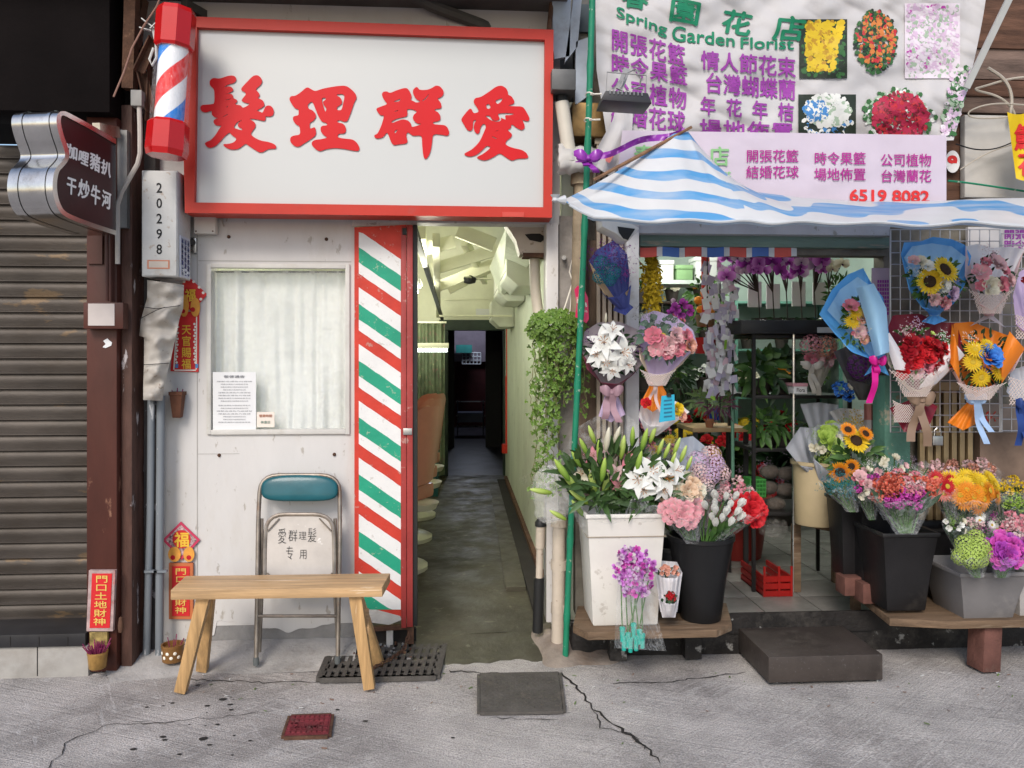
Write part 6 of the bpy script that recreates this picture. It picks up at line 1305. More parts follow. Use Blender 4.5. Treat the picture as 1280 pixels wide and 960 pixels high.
def tw_t(u, v):
    (ax_, ay_), (bx2, by2) = lerp_pts(Tt, u), lerp_pts(Tb, u); y = (1 - v) * (by2 - ay_)
    return 40 + y / 26.0 + .22 * math.sin(u * 13) + .25 * wob(u * 11, v * 2) + (u * 3.2 if u < .42 else 1.34) + (0.45 * wob(u * 16, v * 3, 5) if u > .45 else 0)
def stripe_mat():
    m = mat('tarp_striped', (.86, .87, .88), .35, var=.04, transl=.42); N = m.node_tree.nodes; L = m.node_tree.links
    at = N.new('ShaderNodeAttribute'); at.attribute_name = 't'; fr_ = N.new('ShaderNodeMath'); fr_.operation = 'FRACT'; L.new(at.outputs['Fac'], fr_.inputs[0])
    pp_ = N.new('ShaderNodeMath'); pp_.operation = 'PINGPONG'; pp_.inputs[1].default_value = .5; L.new(at.outputs['Fac'], pp_.inputs[0])
    mr = N.new('ShaderNodeMapRange'); mr.inputs[1].default_value = .20; mr.inputs[2].default_value = .23; mr.inputs[3].default_value = 1; mr.inputs[4].default_value = 0; L.new(pp_.outputs[0], mr.inputs[0])
    nz = N.new('ShaderNodeTexNoise'); nz.inputs['Scale'].default_value = 9; nz.inputs['Detail'].default_value = 6; m2 = N.new('ShaderNodeMapRange'); m2.inputs[1].default_value = .3; m2.inputs[2].default_value = .6; m2.inputs[3].default_value = .55; L.new(nz.outputs[0], m2.inputs[0])
    mu = N.new('ShaderNodeMath'); mu.operation = 'MULTIPLY'; L.new(mr.outputs[0], mu.inputs[0]); L.new(m2.outputs[0], mu.inputs[1])
    src = N['Principled BSDF'].inputs['Base Color'].links[0].from_socket; mx = N.new('ShaderNodeMix'); mx.data_type = 'RGBA'; L.new(mu.outputs[0], mx.inputs[0]); L.new(src, mx.inputs[6]); mx.inputs[7].default_value = (.13, .42, .80, 1)
    for n_ in N:
        if n_.type in ('BSDF_PRINCIPLED', 'BSDF_TRANSLUCENT'): L.new(mx.outputs[2], n_.inputs[0])
    return m
mb = MB(); mb.grid(tf, 190, 40, tw_t)
part('sheet', mb, stripe_mat(), t, clean=False, smooth=70)
mb = MB(); mb.grid(lambda u, v: (lambda p: p + Vector((0, .004 + .02 * v, -.010 * v)))(tf(.05 + .95 * u, 1)), 60, 3); part('valance', mb, mat('tarp_under', (.45, .56, .68), .4, transl=.3), t, clean=False)
mb = MB(); P = [tf(u / 60, 1) for u in range(61)]; mb.tube(P, .006, 6); part('hem_rope', mb, tw, t, clean=False)
mb = MB(); mb.bar(A(744, 224, -.72), A(864, 159, -.60), .012, .012); mb.tube([A(742, 225, -.72), A(802, 193, -.68), A(864, 159, -.60)], [.007, .008, .006], 8); solo('bamboo_stick', mb, mat('bamboo_brown', (.28, .15, .08), .6, var=.3, scale=20), 'slender brown bamboo stick propping up the awning peak', 'stick')
mb = MB(); mb.lathe(A(694, 250, -.8), [(.001, -.012), (.014, -.004), (.01, .008), (.02, .02), (.001, .022)], 8); mb.tube([A(694, 250, -.8), A(706, 250, -.79)], [.006, .02], 8); solo('tarp_knot', mb, tw, 'knotted white corner of the tarpaulin beside the red sign frame', 'knot')
# striped strip under the beam
t = thing('striped_strip', 'red, white and blue striped plastic strip stretched under the green beam', 'strip', A(890, 320, -.02)); mb = MB(); x = 800; k = 0; cs_ = (1, 0, 2, 0)
while x < 990: w_ = 21 if k % 2 == 0 else 7; mb.mi = cs_[k % 4]; mb.grid(lambda u, v, x=x, w_=w_: A(x + w_ * u, 309 + 12 * v + .8 * math.sin((x + w_ * u) * .15), -.02 + .004 * math.sin(x)), 3, 2); x += w_; k += 1
part('strip', mb, [tw, mat('strip_red', (.55, .09, .07), .5), mat('strip_blue', (.06, .14, .40), .5)], t, clean=False)
# ================================================================ wire grid with bouquets
wire = mat('grid_wire', (.50, .50, .52), .4, metal=.4)
def wire_grid(label, x0, y0, x1, y1, Y, sx, sy, m=wire, r_=.0028):
    t = thing('wire_grid', label, 'wire grid', A((x0 + x1) / 2, y1, Y)); mb = MB(); x = x0
    while x <= x1 + .1: mb.tube([A(x, y0, Y), A(x, y1, Y)], r_, 5); x += sx
    y = y0
    while y <= y1 + .1: mb.tube([A(x0, y, Y - .005), A(x1, y, Y - .005)], r_, 5); y += sy
    part('mesh', mb, m, t)
    mb = MB(); mb.tube([A(x0, y0, Y), A(x1, y0, Y), A(x1, y1, Y), A(x0, y1, Y)], r_ * 1.7, 6, closed=True); part('rim', mb, m, t); return t
wire_grid('tall white wire grid carrying the wrapped bouquets right of the opening', 1113, 287, 1250, 540, -.12, 12.4, 14.5)
wire_grid('second white wire grid at the right edge behind the pink bouquet', 1252, 292, 1320, 540, -.12, 12.4, 14.5)
t = thing('price_sheet', 'white sheet with purple characters behind the wire grid at right', 'sheet', A(1265, 310, -.05)); mb = MB(); mb.pbox(1210, 284, 1300, 316, -.02, .0); part('sheet', mb, clw, t); mb = MB(); write(mb, '開張', R(1255, 287, 1282, 299), pl(-.022), bold=.4); write(mb, '時令', R(1255, 300, 1282, 312), pl(-.022), bold=.4); part('lettering', mb, bpur, t, smooth=0)
t = thing('price_sheet', 'pinkish printed sheet beside the tilted blue bouquet', 'sheet', A(1098, 450, .03)); mb = MB(); mb.pbox(1090, 335, 1112, 450, .0, .006); part('sheet', mb, mat('sheet_lilac', (.45, .36, .45), .6), t)
mb = MB()
for i in range(9):
    for j in range(5): mb.pbox(1097 + j * 3, 350 + i * 5, 1099 + j * 3, 353.5 + i * 5, -.003, -.001)
part('print', mb, bpur, t, smooth=0)
blue1 = wrapm('blue', (.12, .42, .86)); blue2 = wrapm('pale_blue', (.38, .64, .86)); kraft = wrapm('kraft', (.62, .44, .26)); creamw = wrapm('cream', (.80, .66, .50)); lilacw = wrapm('lilac', (.66, .52, .76)); plumw = wrapm('plum', (.13, .03, .06)); navyw = wrapm('navy', (.08, .10, .34)); greyw = wrapm('grey', (.52, .54, .60)); orangew = wrapm('orange', (.90, .26, .02)); pinkw = wrapm('pink', (.82, .58, .56)); whitew = wrapm('white', (.85, .82, .84)); maroonw = wrapm('maroon', (.22, .015, .035)); greyfilm = film('smoky_wrap', (.55, .48, .52), .35, .2)
rbrown = mat('ribbon_brown', (.24, .16, .11), .4, var=.1); rpink = mat('ribbon_pink', (.62, .45, .42), .35); rmag = mat('ribbon_magenta', (.55, .01, .22), .3); rblue = mat('ribbon_blue', (.32, .45, .66), .35); rgrey = mat('ribbon_grey', (.5, .47, .42), .5); rnavy = mat('ribbon_navy', (.02, .05, .2), .4)
netm = mat('net_cord', (.66, .56, .52), .6)
def netting(t, L, R_, y0, y1, Y, bulge, m=netm, nu=13, nv=7, name='net_wrap'):
    """decorative honeycomb net over the lower wrap: L(y), R(y) edges"""
    mb = MB()
    def P(u, v): y = y0 + (y1 - y0) * v; return A(L(y) + (R_(y) - L(y)) * u, y + 6 * math.sin(PI * u) * (1 - v), Y - bulge * math.sin(PI * u) * (1 - .5 * v))
    for i in range(-nv, nu + nv):
        for s_ in (1, -1):
            pts = [P(i / nu + s_ * v / nv * .5, v / nv) for v in range(nv + 1) if 0 <= i / nu + s_ * v / nv * .5 <= 1]
            if len(pts) > 1: mb.tube(pts, .0016, 4)
    part(name, mb, m, t)
def bq(name, label, tip, Y, back, front, m, m2, bulge=.09, inner=None, tail=None, tailm=None, cat='bouquet', r0=6):
    t = thing(name, label, cat, A(tip[0], tip[1], Y)); paper_wrap(t, back, front, tip, Y, bulge, m, m2, r0=r0)
    if inner: paper_wrap(t, inner[0], None, tip, Y - .012, bulge * .6, inner[1], name='inner_wrap', r0=r0 * .8)
    if tail: # skirt of paper below the binding
        mb = MB(); mb.grid(lambda u, v: (lambda p: A(tip[0] + (u - .5) * 2 * r0 + (p[0] - tip[0] - (u - .5) * 2 * r0) * v, tip[1] + (p[1] - tip[1]) * v, Y - .04 * math.sin(PI * u) * (v + .3) + .008 * math.sin(u * 25) * v))(lerp_pts(tail, u)), 24, 8)
        part('skirt', mb, tailm or m2, t, clean=False, smooth=60)
    return t
def heads(t, c, Y, lst, out=.6):
    for kind, col, px, py, s in lst: flower(t, kind, col, px, py, s * 1.08, Y, c, out)
# 1 two sunflowers in blue
t = bq('bouquet', 'blue paper bouquet with two big sunflowers, highest on the wire grid', (1168, 395), -.24, [(1126, 318), (1130, 303), (1150, 302), (1166, 296), (1190, 299), (1206, 306), (1214, 320)], [(1126, 318), (1136, 362), (1152, 384), (1172, 388), (1192, 380), (1208, 352), (1214, 320)], blue1, blue1, inner=([(1130, 322), (1140, 308), (1165, 304), (1190, 308), (1208, 322)], blue2), tail=[(1152, 402), (1168, 406), (1184, 400)])
foliage(t, 1170, 350, 34, 26, 110, -.27, L=12, w=5)
heads(t, (1168, 350), -.33, [('sunflower', 'yellow', 1181, 337, 16.5), ('sunflower', 'yellow', 1162, 352, 15.5), ('rose', 'white', 1159, 333, 6), ('rose', 'cream', 1150, 327, 6), ('spray', 'white', 1146, 340, 9), ('spray', 'lilac', 1188, 352, 9), ('rose', 'palepink', 1168, 374, 6), ('spray', 'green', 1150, 350, 8), ('rose', 'blush', 1182, 380, 5), ('rose', 'white', 1180, 357, 6.5), ('rose', 'lilac', 1190, 367, 7), ('rosebud', 'salmon', 1161, 367, 3.5), ('spray', 'cream', 1174, 370, 9), ('rose', 'pink', 1178, 377, 5), ('rose', 'palepink', 1142, 326, 5)])
# 2 pale pink roses
t = bq('bouquet', 'cream and pink bouquet of pale roses in white paper lined with black', (1236, 395), -.24, [(1207, 308), (1222, 305), (1240, 310), (1262, 308), (1280, 312)], [(1207, 308), (1206, 345), (1222, 378), (1240, 388), (1258, 372), (1272, 340), (1280, 312)], whitew, pinkw, tail=[(1212, 408), (1236, 398), (1258, 410)], tailm=greyw)
foliage(t, 1238, 345, 26, 24, 40, -.27, dleaf, L=13, w=4)
heads(t, (1238, 350), -.32, [('rose', 'palepink', 1245, 330, 9), ('rose', 'blush', 1226, 341, 8), ('rose', 'pink', 1232, 328, 5), ('rose', 'cream', 1238, 358, 9), ('rose', 'pink', 1252, 355, 7), ('rose', 'pink', 1226, 357, 5), ('rose', 'palepink', 1262, 350, 6), ('rose', 'pink', 1254, 338, 6), ('spray', 'palepink', 1236, 316, 10)])
netting(t, lambda y: 1210 + (y - 360) * .4, lambda y: 1268 - (y - 360) * .5, 362, 392, -.30, .05)
# 3 red roses in maroon
t = bq('bouquet', 'deep maroon bouquet of red roses with white paper corners', (1148, 498), -.28, [(1106, 420), (1116, 394), (1150, 392), (1170, 402), (1196, 404), (1206, 440)], [(1106, 420), (1110, 455), (1126, 478), (1148, 488), (1176, 474), (1196, 456), (1206, 440)], maroonw, creamw, tail=[(1112, 510), (1130, 540), (1160, 536), (1172, 508)], tailm=maroonw, bulge=.10)
mb = MB()
for q in (((1104, 418), (1112, 416), (1142, 464), (1118, 462)), ((1190, 424), (1206, 444), (1170, 480), (1148, 486))): mb.grid(lambda u, v, q=q: A(q[0][0] * (1 - u) * (1 - v) + q[1][0] * u * (1 - v) + q[2][0] * u * v + q[3][0] * (1 - u) * v, q[0][1] * (1 - u) * (1 - v) + q[1][1] * u * (1 - v) + q[2][1] * u * v + q[3][1] * (1 - u) * v, -.37 - .02 * math.sin(PI * u)), 4, 4)
part('paper_corner', mb, whitew, t, clean=False)
foliage(t, 1150, 440, 36, 32, 110, -.32, L=12, w=5)
heads(t, (1150, 446), -.37, [('rose', 'darkred', 1134, 440, 8), ('rose', 'red', 1150, 440, 8), ('rose', 'darkred', 1168, 434, 8), ('rose', 'red', 1128, 466, 6), ('rose', 'palepink', 1146, 466, 6), ('spray', 'white', 1176, 422, 10), ('rose', 'darkred', 1186, 452, 6), ('rose', 'red', 1144, 452, 8), ('rose', 'red', 1160, 444, 8.5), ('rose', 'red', 1159, 430, 7), ('rose', 'darkred', 1139, 427, 7), ('rose', 'red', 1176, 448, 7), ('rose', 'red', 1170, 462, 7), ('rose', 'pink', 1160, 457, 7), ('rose', 'darkred', 1130, 454, 7), ('rose', 'red', 1180, 436, 6), ('rosebud', 'pink', 1158, 438, 4), ('rosebud', 'cream', 1143, 432, 5), ('rosebud', 'lime', 1164, 418, 4), ('spray', 'palepink', 1134, 416, 13), ('spray', 'lilac', 1143, 407, 10), ('spray', 'lilac', 1150, 468, 8), ('rosebud', 'white', 1174, 458, 4)])
netting(t, lambda y: 1111 + (y - 462) * .55, lambda y: 1180 - (y - 462) * .6, 462, 496, -.39, .03); netting(t, lambda y: 1116, lambda y: 1150, 500, 528, -.33, .03)
bow(t, 1150, 500, -.36, 16, rbrown, ((-12, 52), (10, 58)), w=11)
# 4 orange with gerberas
t = bq('bouquet', 'bright orange paper bouquet of yellow gerberas around a blue rose', (1220, 498), -.30, [(1190, 440), (1192, 404), (1215, 402), (1240, 412), (1262, 420), (1279, 440)], [(1190, 440), (1188, 462), (1200, 482), (1222, 490), (1244, 480), (1268, 462), (1279, 440)], orangew, pinkw, tail=[(1184, 528), (1204, 538), (1224, 528)], tailm=orangew, bulge=.10)
mb = MB()
for q in (((1190, 404), (1198, 440), (1200, 476), (1186, 450)), ((1262, 414), (1281, 436), (1252, 480), (1252, 440))): mb.grid(lambda u, v, q=q: A(q[0][0] * (1 - u) * (1 - v) + q[1][0] * u * (1 - v) + q[2][0] * u * v + q[3][0] * (1 - u) * v, q[0][1] * (1 - u) * (1 - v) + q[1][1] * u * (1 - v) + q[2][1] * u * v + q[3][1] * (1 - u) * v, -.38 - .03 * math.sin(PI * u)), 5, 5)
part('paper_fold', mb, orangew, t, clean=False)
foliage(t, 1230, 450, 34, 34, 120, -.33, dleaf, L=14, w=3.5)
heads(t, (1230, 458), -.39, [('rose', 'blue', 1236, 446, 12), ('gerbera', 'yellow', 1234, 430, 8), ('spray', 'white', 1212, 424, 8), ('spray', 'blue', 1232, 460, 8), ('gerbera', 'yellow', 1219, 437, 11.5), ('gerbera', 'yellow', 1216, 453, 11), ('gerbera', 'yellow', 1226, 472, 11.5), ('gerbera', 'yellow', 1248, 463, 13), ('gerbera', 'yellow', 1250, 449, 7), ('gerbera', 'yellow', 1244, 438, 6)])
netting(t, lambda y: 1196 + (y - 478) * .6, lambda y: 1258 - (y - 478) * .9, 478, 500, -.41, .03, netm)
bow(t, 1218, 500, -.38, 13, rblue, ((14, 55), (20, 40)), w=8)
# 5 tilted blue bouquet
t = bq('bouquet', 'tilted sky blue bouquet of gerberas and pink roses at the opening edge', (1098, 452), -.30, [(1024, 393), (1040, 362), (1060, 343), (1079, 335), (1088, 352), (1104, 372), (1112, 420)], [(1024, 393), (1044, 418), (1064, 440), (1084, 447), (1102, 440), (1112, 420)], blue1, blue1, inner=([(1034, 388), (1050, 362), (1072, 346), (1092, 360), (1106, 385)], blue2), tail=[(1080, 470), (1096, 462), (1112, 470)], bulge=.08)
foliage(t, 1072, 405, 18, 34, 90, -.33, L=12, w=4)
heads(t, (1072, 410), -.37, [('gerbera', 'yellow', 1070, 390, 10), ('gerbera', 'yellow', 1066, 402, 10), ('rose', 'pink', 1063, 383, 7), ('rose', 'salmon', 1077, 397, 7), ('rose', 'palepink', 1074, 415, 7), ('rose', 'salmon', 1080, 424, 5), ('spray', 'cream', 1084, 408, 12), ('spray', 'green', 1070, 425, 8), ('rosebud', 'pink', 1066, 417, 4)])
mb = MB(); mb.grid(lambda u, v: (lambda a, b_: A(a[0] * (1 - u) + b_[0] * u, a[1] * (1 - u) + b_[1] * u, -.41 - .05 * math.sin(PI * u)))(lerp_pts([(1070, 360), (1082, 400), (1094, 446)], v), lerp_pts([(1092, 354), (1108, 385), (1112, 440)], v)), 8, 10); part('paper_fold', mb, blue2, t, clean=False)
bow(t, 1096, 452, -.38, 10, rmag, ((-8, 52), (-2, 20)), w=8)
# 6 right edge
t = bq('bouquet', 'lilac wrapped bouquet cut by the right edge of the frame', (1290, 430), -.30, [(1266, 370), (1274, 340), (1300, 325), (1330, 340)], [(1266, 370), (1270, 405), (1290, 420), (1330, 400)], lilacw, lilacw, inner=None)
heads(t, (1300, 370), -.36, [('carnation', 'darkred', 1288, 352, 11), ('rose', 'purple', 1298, 378, 9)]); netting(t, lambda y: 1268, lambda y: 1320, 392, 424, -.36, .04)
t = bq('bouquet', 'blue grey netted bouquet with a navy ribbon low at the right edge', (1284, 510), -.28, [(1258, 490), (1264, 462), (1290, 455), (1320, 465)], [(1258, 490), (1270, 502), (1300, 500)], greyw, greyw); netting(t, lambda y: 1260, lambda y: 1310, 470, 506, -.36, .03, netm); bow(t, 1276, 505, -.36, 8, rnavy, ((-2, 52), (8, 48)), w=9)
# 7 purple and teal dried bouquet by the gate
t = bq('bouquet', 'dried purple and teal bouquet in navy and brown paper, top left of the opening', (778, 378), -.26, [(736, 326), (746, 312), (768, 300), (784, 318), (787, 345)], [(736, 326), (745, 352), (756, 368), (772, 374), (786, 362), (787, 345)], navyw, kraft, tail=[(766, 388), (782, 394), (792, 384)], tailm=navyw, bulge=.07)
paper_wrap(t, None, [(748, 362), (760, 372), (774, 370), (789, 356)], (780, 388), -.28, .06, navyw, r0=6)
heads(t, (762, 335), -.32, [('hydrangea', 'teal', 752, 330, 9), ('hydrangea', 'teal', 766, 340, 9), ('hydrangea', 'teal', 750, 346, 8), ('spray', 'plum', 745, 322, 14), ('spray', 'purple', 762, 316, 16), ('spray', 'lilac', 776, 316, 13), ('spray', 'plum', 778, 330, 14), ('spray', 'plum', 770, 308, 12), ('spray', 'lilac', 758, 338, 8), ('hydrangea', 'teal', 762, 350, 7), ('spray', 'magenta', 781, 342, 9), ('spray', 'plum', 752, 338, 13), ('spray', 'plum', 768, 326, 14)])
# 8 lilies
t = bq('bouquet', 'white lily bouquet in smoky grey and plum film left of the opening', (764, 488), -.30, [(727, 440), (730, 415), (748, 403), (775, 402), (797, 412), (805, 432), (803, 455)], [(727, 440), (734, 462), (752, 478), (772, 480), (792, 468), (803, 455)], wrapm('smoky', (.40, .34, .37)), mat('wrap_plumfilm', (.20, .04, .07), .3, var=.1, transl=.2), tail=[(748, 520), (764, 528), (782, 518)], tailm=lilacw, bulge=.10)
foliage(t, 765, 438, 30, 28, 70, -.33, dleaf, L=13, w=4); heads(t, (766, 440), -.37, [('spray', 'plum', 738, 425, 9), ('spray', 'plum', 794, 435, 12), ('spray', 'plum', 785, 455, 9), ('spray', 'blue', 764, 446, 6)])
heads(t, (766, 436), -.40, [('lily', 'white', 755, 428, 17), ('lily', 'white', 778, 441, 17), ('lily', 'white', 758, 452, 14), ('lily', 'white', 766, 413, 12), ('lily', 'white', 747, 443, 13), ('lily', 'white', 785, 456, 10), ('lily', 'white', 765, 462, 12)]); flower(t, 'bud', 'cream', 757, 404, 8, -.36, None, 0, (0, -.3, 1))
bow(t, 764, 490, -.36, 13, mat('ribbon_mauve', (.36, .22, .26), .4), ((-10, 34), (8, 38)), w=9)
# 9 pink roses in kraft and lilac
t = bq('bouquet', 'pink rose bouquet in kraft and lilac paper with pale pink ribbon', (820, 478), -.34, [(797, 420), (802, 395), (818, 388), (845, 396), (866, 412), (872, 432)], [(797, 420), (800, 450), (812, 470), (832, 468), (852, 456), (872, 432)], lilacw, creamw, tail=[(800, 505), (816, 515), (838, 500)], tailm=orangew, bulge=.09)
foliage(t, 830, 422, 30, 24, 90, -.38, mat('eucalyptus', (.12, .19, .14), .5, var=.2, transl=.1), L=12, w=8); heads(t, (832, 425), -.43, [('rose', 'pink', 816, 420, 8), ('rose', 'palepink', 846, 420, 8), ('rose', 'blush', 820, 436, 7), ('spray', 'lilac', 842, 408, 11), ('rose', 'pink', 848, 436, 7), ('rose', 'pink', 826, 428, 7), ('rose', 'palepink', 836, 432, 9), ('rose', 'pink', 835, 441, 6), ('gerbera', 'yellow', 828, 421, 5), ('rose', 'salmon', 862, 432, 7), ('spray', 'grey', 808, 398, 13), ('spray', 'grey', 820, 404, 9), ('rose', 'pink', 858, 420, 6), ('spray', 'teal', 866, 440, 5)])
netting(t, lambda y: 800 + (y - 462) * .5, lambda y: 845 - (y - 462) * .6, 462, 482, -.44, .03); bow(t, 818, 480, -.42, 9, rpink, ((-6, 26), (8, 40)), w=4)
# 10 low white wrap with blue tag
t = bq('bouquet', 'yellow and pink bouquet in white paper with a blue price tag', (815, 545), -.36, [(798, 520), (802, 502), (822, 495), (846, 502), (862, 515)], [(798, 520), (812, 532), (838, 532), (862, 515)], whitew, whitew)
heads(t, (830, 515), -.43, [('rose', 'yellow', 847, 512, 6), ('rose', 'salmon', 852, 520, 5), ('rose', 'cream', 840, 516, 6), ('rose', 'red', 808, 504, 5), ('rose', 'salmon', 835, 508, 5)])
t = thing('price_tag', 'small bright blue clipped tag hanging before the white wrapped bouquet', 'tag', A(835, 527, -.48)); mb = MB(); mb.prism([A(x, y, -.49) for x, y in ((827, 495), (843, 493), (844, 525), (824, 528))], (0, .003, 0)); part('card', mb, mat('tag_blue', (.03, .38, .55), .4), t, smooth=0)
mb = MB()
for k in range(5): mb.prism([A(x, y, -.4915) for x, y in ((830, 500 + k * 5), (840, 499 + k * 5), (840, 501 + k * 5), (830, 502 + k * 5))], (0, .001, 0))
part('ruled_lines', mb, mat('tag_line', (.02, .15, .25), .5), t, smooth=0); mb = MB(); mb.pbox(834, 492, 839, 496, -.50, -.485); part('clip', mb, black, t)
# ================================================================ inside the florist
woodb = mat('brown_wood', (.26, .15, .07), .55, var=.25, scale=5, stretch=(.6, 5, 5)); dbrown = mat('dark_brown', (.045, .03, .022), .6, var=.25); terr = mat('dark_pot', (.05, .04, .035), .6)
def shelf_unit(name, label, x0, x1, y0, y1, zs, m, posts=True, z0=kz, cat='shelf', back=False, pr=.012):
    t = thing(name, label, cat, ((x0 + x1) / 2, y1, z0))
    for z in zs: mb = MB(); mb.box(x0, x1, y0, y1, z - .02, z); part('shelf', mb, m, t, bev=.002)
    if posts:
        for x in (x0, x1):
            for y in (y0, y1): mb = MB(); mb.box(x - pr, x + pr, y - pr, y + pr, z0, max(zs) + .03); part('post', mb, m, t)
    if back: mb = MB(); mb.box(x0, x1, y1 + .002, y1 + .02, z0, max(zs) + .25); part('back_panel', mb, mgreen, t)
    return t
def pot_plant(label, c, r_, h, kind, col, n, sp_, s, m=terr, lv=26, L=.10, lm=None, name='potted_plant', group=None):
    """pot with leaves and flower heads; c = base centre, s = head radius in metres"""
    c = Vector(c); t = thing(name, label, 'plant', c, group)
    mb = MB(); mb.lathe(c, [(r_ * .72, 0), (r_, h * .85), (r_ * 1.08, h * .86), (r_ * 1.08, h), (r_ * .9, h), (r_ * .85, h * .8), (.001, h * .8)], 16); part('pot', mb, m, t)
    mb = MB()
    for k in range(lv): a = fr.uniform(0, 2 * PI); leaf(mb, c + Vector((math.cos(a) * r_ * .4, math.sin(a) * r_ * .4, h * .85 + fr.uniform(0, sp_ * .6))), (math.cos(a), math.sin(a), fr.uniform(.1, 1.6)), L * fr.uniform(.6, 1.2), L * .42, droop=.4)
    part('foliage', mb, lm or gleaf, t, clean=False, smooth=60)
    for k in range(n): d = Vector((fr.gauss(0, .5), fr.gauss(-.3, .4), abs(fr.gauss(.6, .4)))).normalized(); inst(PN[kind], fmesh(kind, col), t, c + Vector((0, 0, h)) + d * sp_ * fr.uniform(.6, 1), d + Vector((0, -.5, 0)), s, fr.uniform(0, 6))
    return t
# back wall shelving packed with plants, dark cupboards below
shelf_unit('display_shelf', 'dark shelf unit with small plants along the back wall of the flower shop', .9, 2.2, 2.6, 2.95, (.75, 1.15, 1.55, 1.9), dbrown, back=True)
shelf_unit('display_shelf', 'green shelf unit at the back right of the flower shop', 2.3, 3.2, 2.55, 2.95, (.7, 1.1, 1.5, 1.9), mat('green_shelf', (.12, .28, .22), .5), back=True)
names = dict(white='white', pink='pink', purple='purple', yellow='yellow', red='red', lilac='lilac', cream='cream', orange='orange', green='pale green', blue='blue')
kinds = [('spray', 'white'), ('rose', 'pink'), ('orchid', 'purple'), ('gerbera', 'yellow'), ('rose', 'red'), ('spray', 'lilac'), ('rose', 'cream'), ('gerbera', 'orange'), ('spray', 'green'), ('orchid', 'white'), ('carnation', 'magenta'), ('hydrangea', 'blue')]
i = 0
for zi, (z, wd) in enumerate(((.75, 'lowest'), (1.15, 'second'), (1.55, 'third'), (1.9, 'top'))):
    for k in range(5):
        kd, cl = kinds[(zi * 5 + k) % len(kinds)]; nm_ = names.get(cl, cl); pot_plant('%s %s plant in a dark pot, %s shelf of the dark back unit' % (nm_, PN[kd].replace('_flower', '').replace('_', ' '), wd), (1.02 + k * .26 + fr.uniform(-.03, .03), 2.72, z), .06, .11, kd, cl, 7, .13, .045, lv=22, group='plants on the back shelves')
for zi, (z, wd) in enumerate(((.7, 'lowest'), (1.1, 'second'), (1.5, 'third'))):
    for k in range(3): kd, cl = kinds[(zi * 3 + k + 3) % len(kinds)]; pot_plant('%s %s plant on the %s shelf of the green back unit' % (names.get(cl, cl), PN[kd].replace('_flower', '').replace('_', ' '), wd), (2.45 + k * .3, 2.7, z), .06, .11, kd, cl, 7, .13, .045, lv=22, group='plants on the back shelves')
# left wall: pale shelves, boxes, hanging things
t = thing('wall_shelf', 'pale mint wall shelf carrying white boxes at the upper left inside the shop', 'shelf', A(865, 352, 1.6)); mb = MB(); mb.pbox(820, 350, 905, 355, 1.5, 1.8); part('shelf', mb, mat('pale_shelf', (.6, .68, .62), .5), t)
for x0_, y0_, x1_, y1_, lb, cc in ((826, 326, 842, 350, 'small white carton on the pale wall shelf, leftmost', (.65, .66, .62)), (846, 332, 866, 350, 'low green carton on the pale wall shelf', (.25, .42, .2)), (870, 322, 896, 350, 'tall white carton with slanted lid on the pale wall shelf', (.72, .74, .72))):
    t = thing('carton', lb, 'box', A((x0_ + x1_) / 2, y1_, 1.6)); mb = MB(); mb.pbox(x0_, y0_, x1_, y1_ - .3, 1.55, 1.7); part('box', mb, mat('carton_%d' % x0_, cc, .6), t, bev=.003); mb = MB(); mb.pbox(x0_ - 1, y0_ - 1, x1_ + 1, y0_ + 4, 1.54, 1.71); part('lid', mb, mat('carton_%d' % x0_, cc, .6), t, bev=.003)
t = thing('dried_flowers', 'bushy hanging bunch of yellow dried flowers behind the opening post', 'flower bunch', A(815, 400, .1)); 
mb = MB()
for k in range(900):
    a = fr.gauss(0, .42); y = 318 + 78 * fr.random(); w_ = 15 * math.sin(PI * min(1, (y - 310) / 95)) ** .6; leaf(mb, A(815 + a * w_, y, .12 + fr.gauss(0, .03)), (fr.gauss(0, 1), fr.gauss(-.4, .5), fr.gauss(0, 1)), .022, .014, 2)
part('blossoms', mb, mat('mimosa_yellow', (.60, .42, .02), .8, var=.3, scale=40), t, clean=False, smooth=0); mb = MB()
for k in range(8): mb.tube([A(811 + k, 322 + k, .12), A(815, 405, .12)], .002, 4)
part('stems', mb, gstem, t)
for px, py, Yq, lb in ((845, 470, .9, 'dark leafy plant hanging in the left depth of the flower shop'), (828, 440, 1.3, 'mid green trailing plant on the left shop wall'), (880, 372, 1.5, 'green sprigs standing under the pale wall shelf')):
    t = thing('hanging_plant', lb, 'plant', A(px, py + 20, Yq)); foliage(t, px, py, 20, 26, 110, Yq, dleaf if 'dark' in lb else gleaf, L=12, w=5, dep=.12, dz=-.3); mb = MB(); mb.tube([A(px, py - 60, Yq), A(px, py, Yq)], .004, 5); mb.lathe(A(px, py + 18, Yq), [(.05, -.06), (.08, .0), (.08, .01)], 12); part('hanging_pot', mb, terr, t)
t = thing('orchid_plant', 'small purple orchid between the pink rose bouquet and the oranges', 'plant', A(852, 400, .6)); 
for px, py in ((845, 385), (855, 380), (862, 388), (850, 393), (839, 391)): flower(t, 'orchid', 'purple', px, py, 8, .6)
flower(t, 'orchid', 'lilac', 843, 378, 6, .62); mb = MB(); mb.tube([A(852, 385, .62), A(856, 420, .64), A(856, 450, .66)], .004, 5); part('stem', mb, gstem, t)
t = thing('fruit_pot', 'red pot of bright oranges stacked inside the flower shop', 'pot', A(880, 445, .7)); mb = MB(); mb.lathe(A(880, 442, .7), [(.05, 0), (.075, .09), (.08, .095), (.07, .09)], 16); part('pot', mb, redpap, t)
om = mat('orange_fruit', (.72, .26, .02), .4, var=.1, bump=.2, bscale=80)
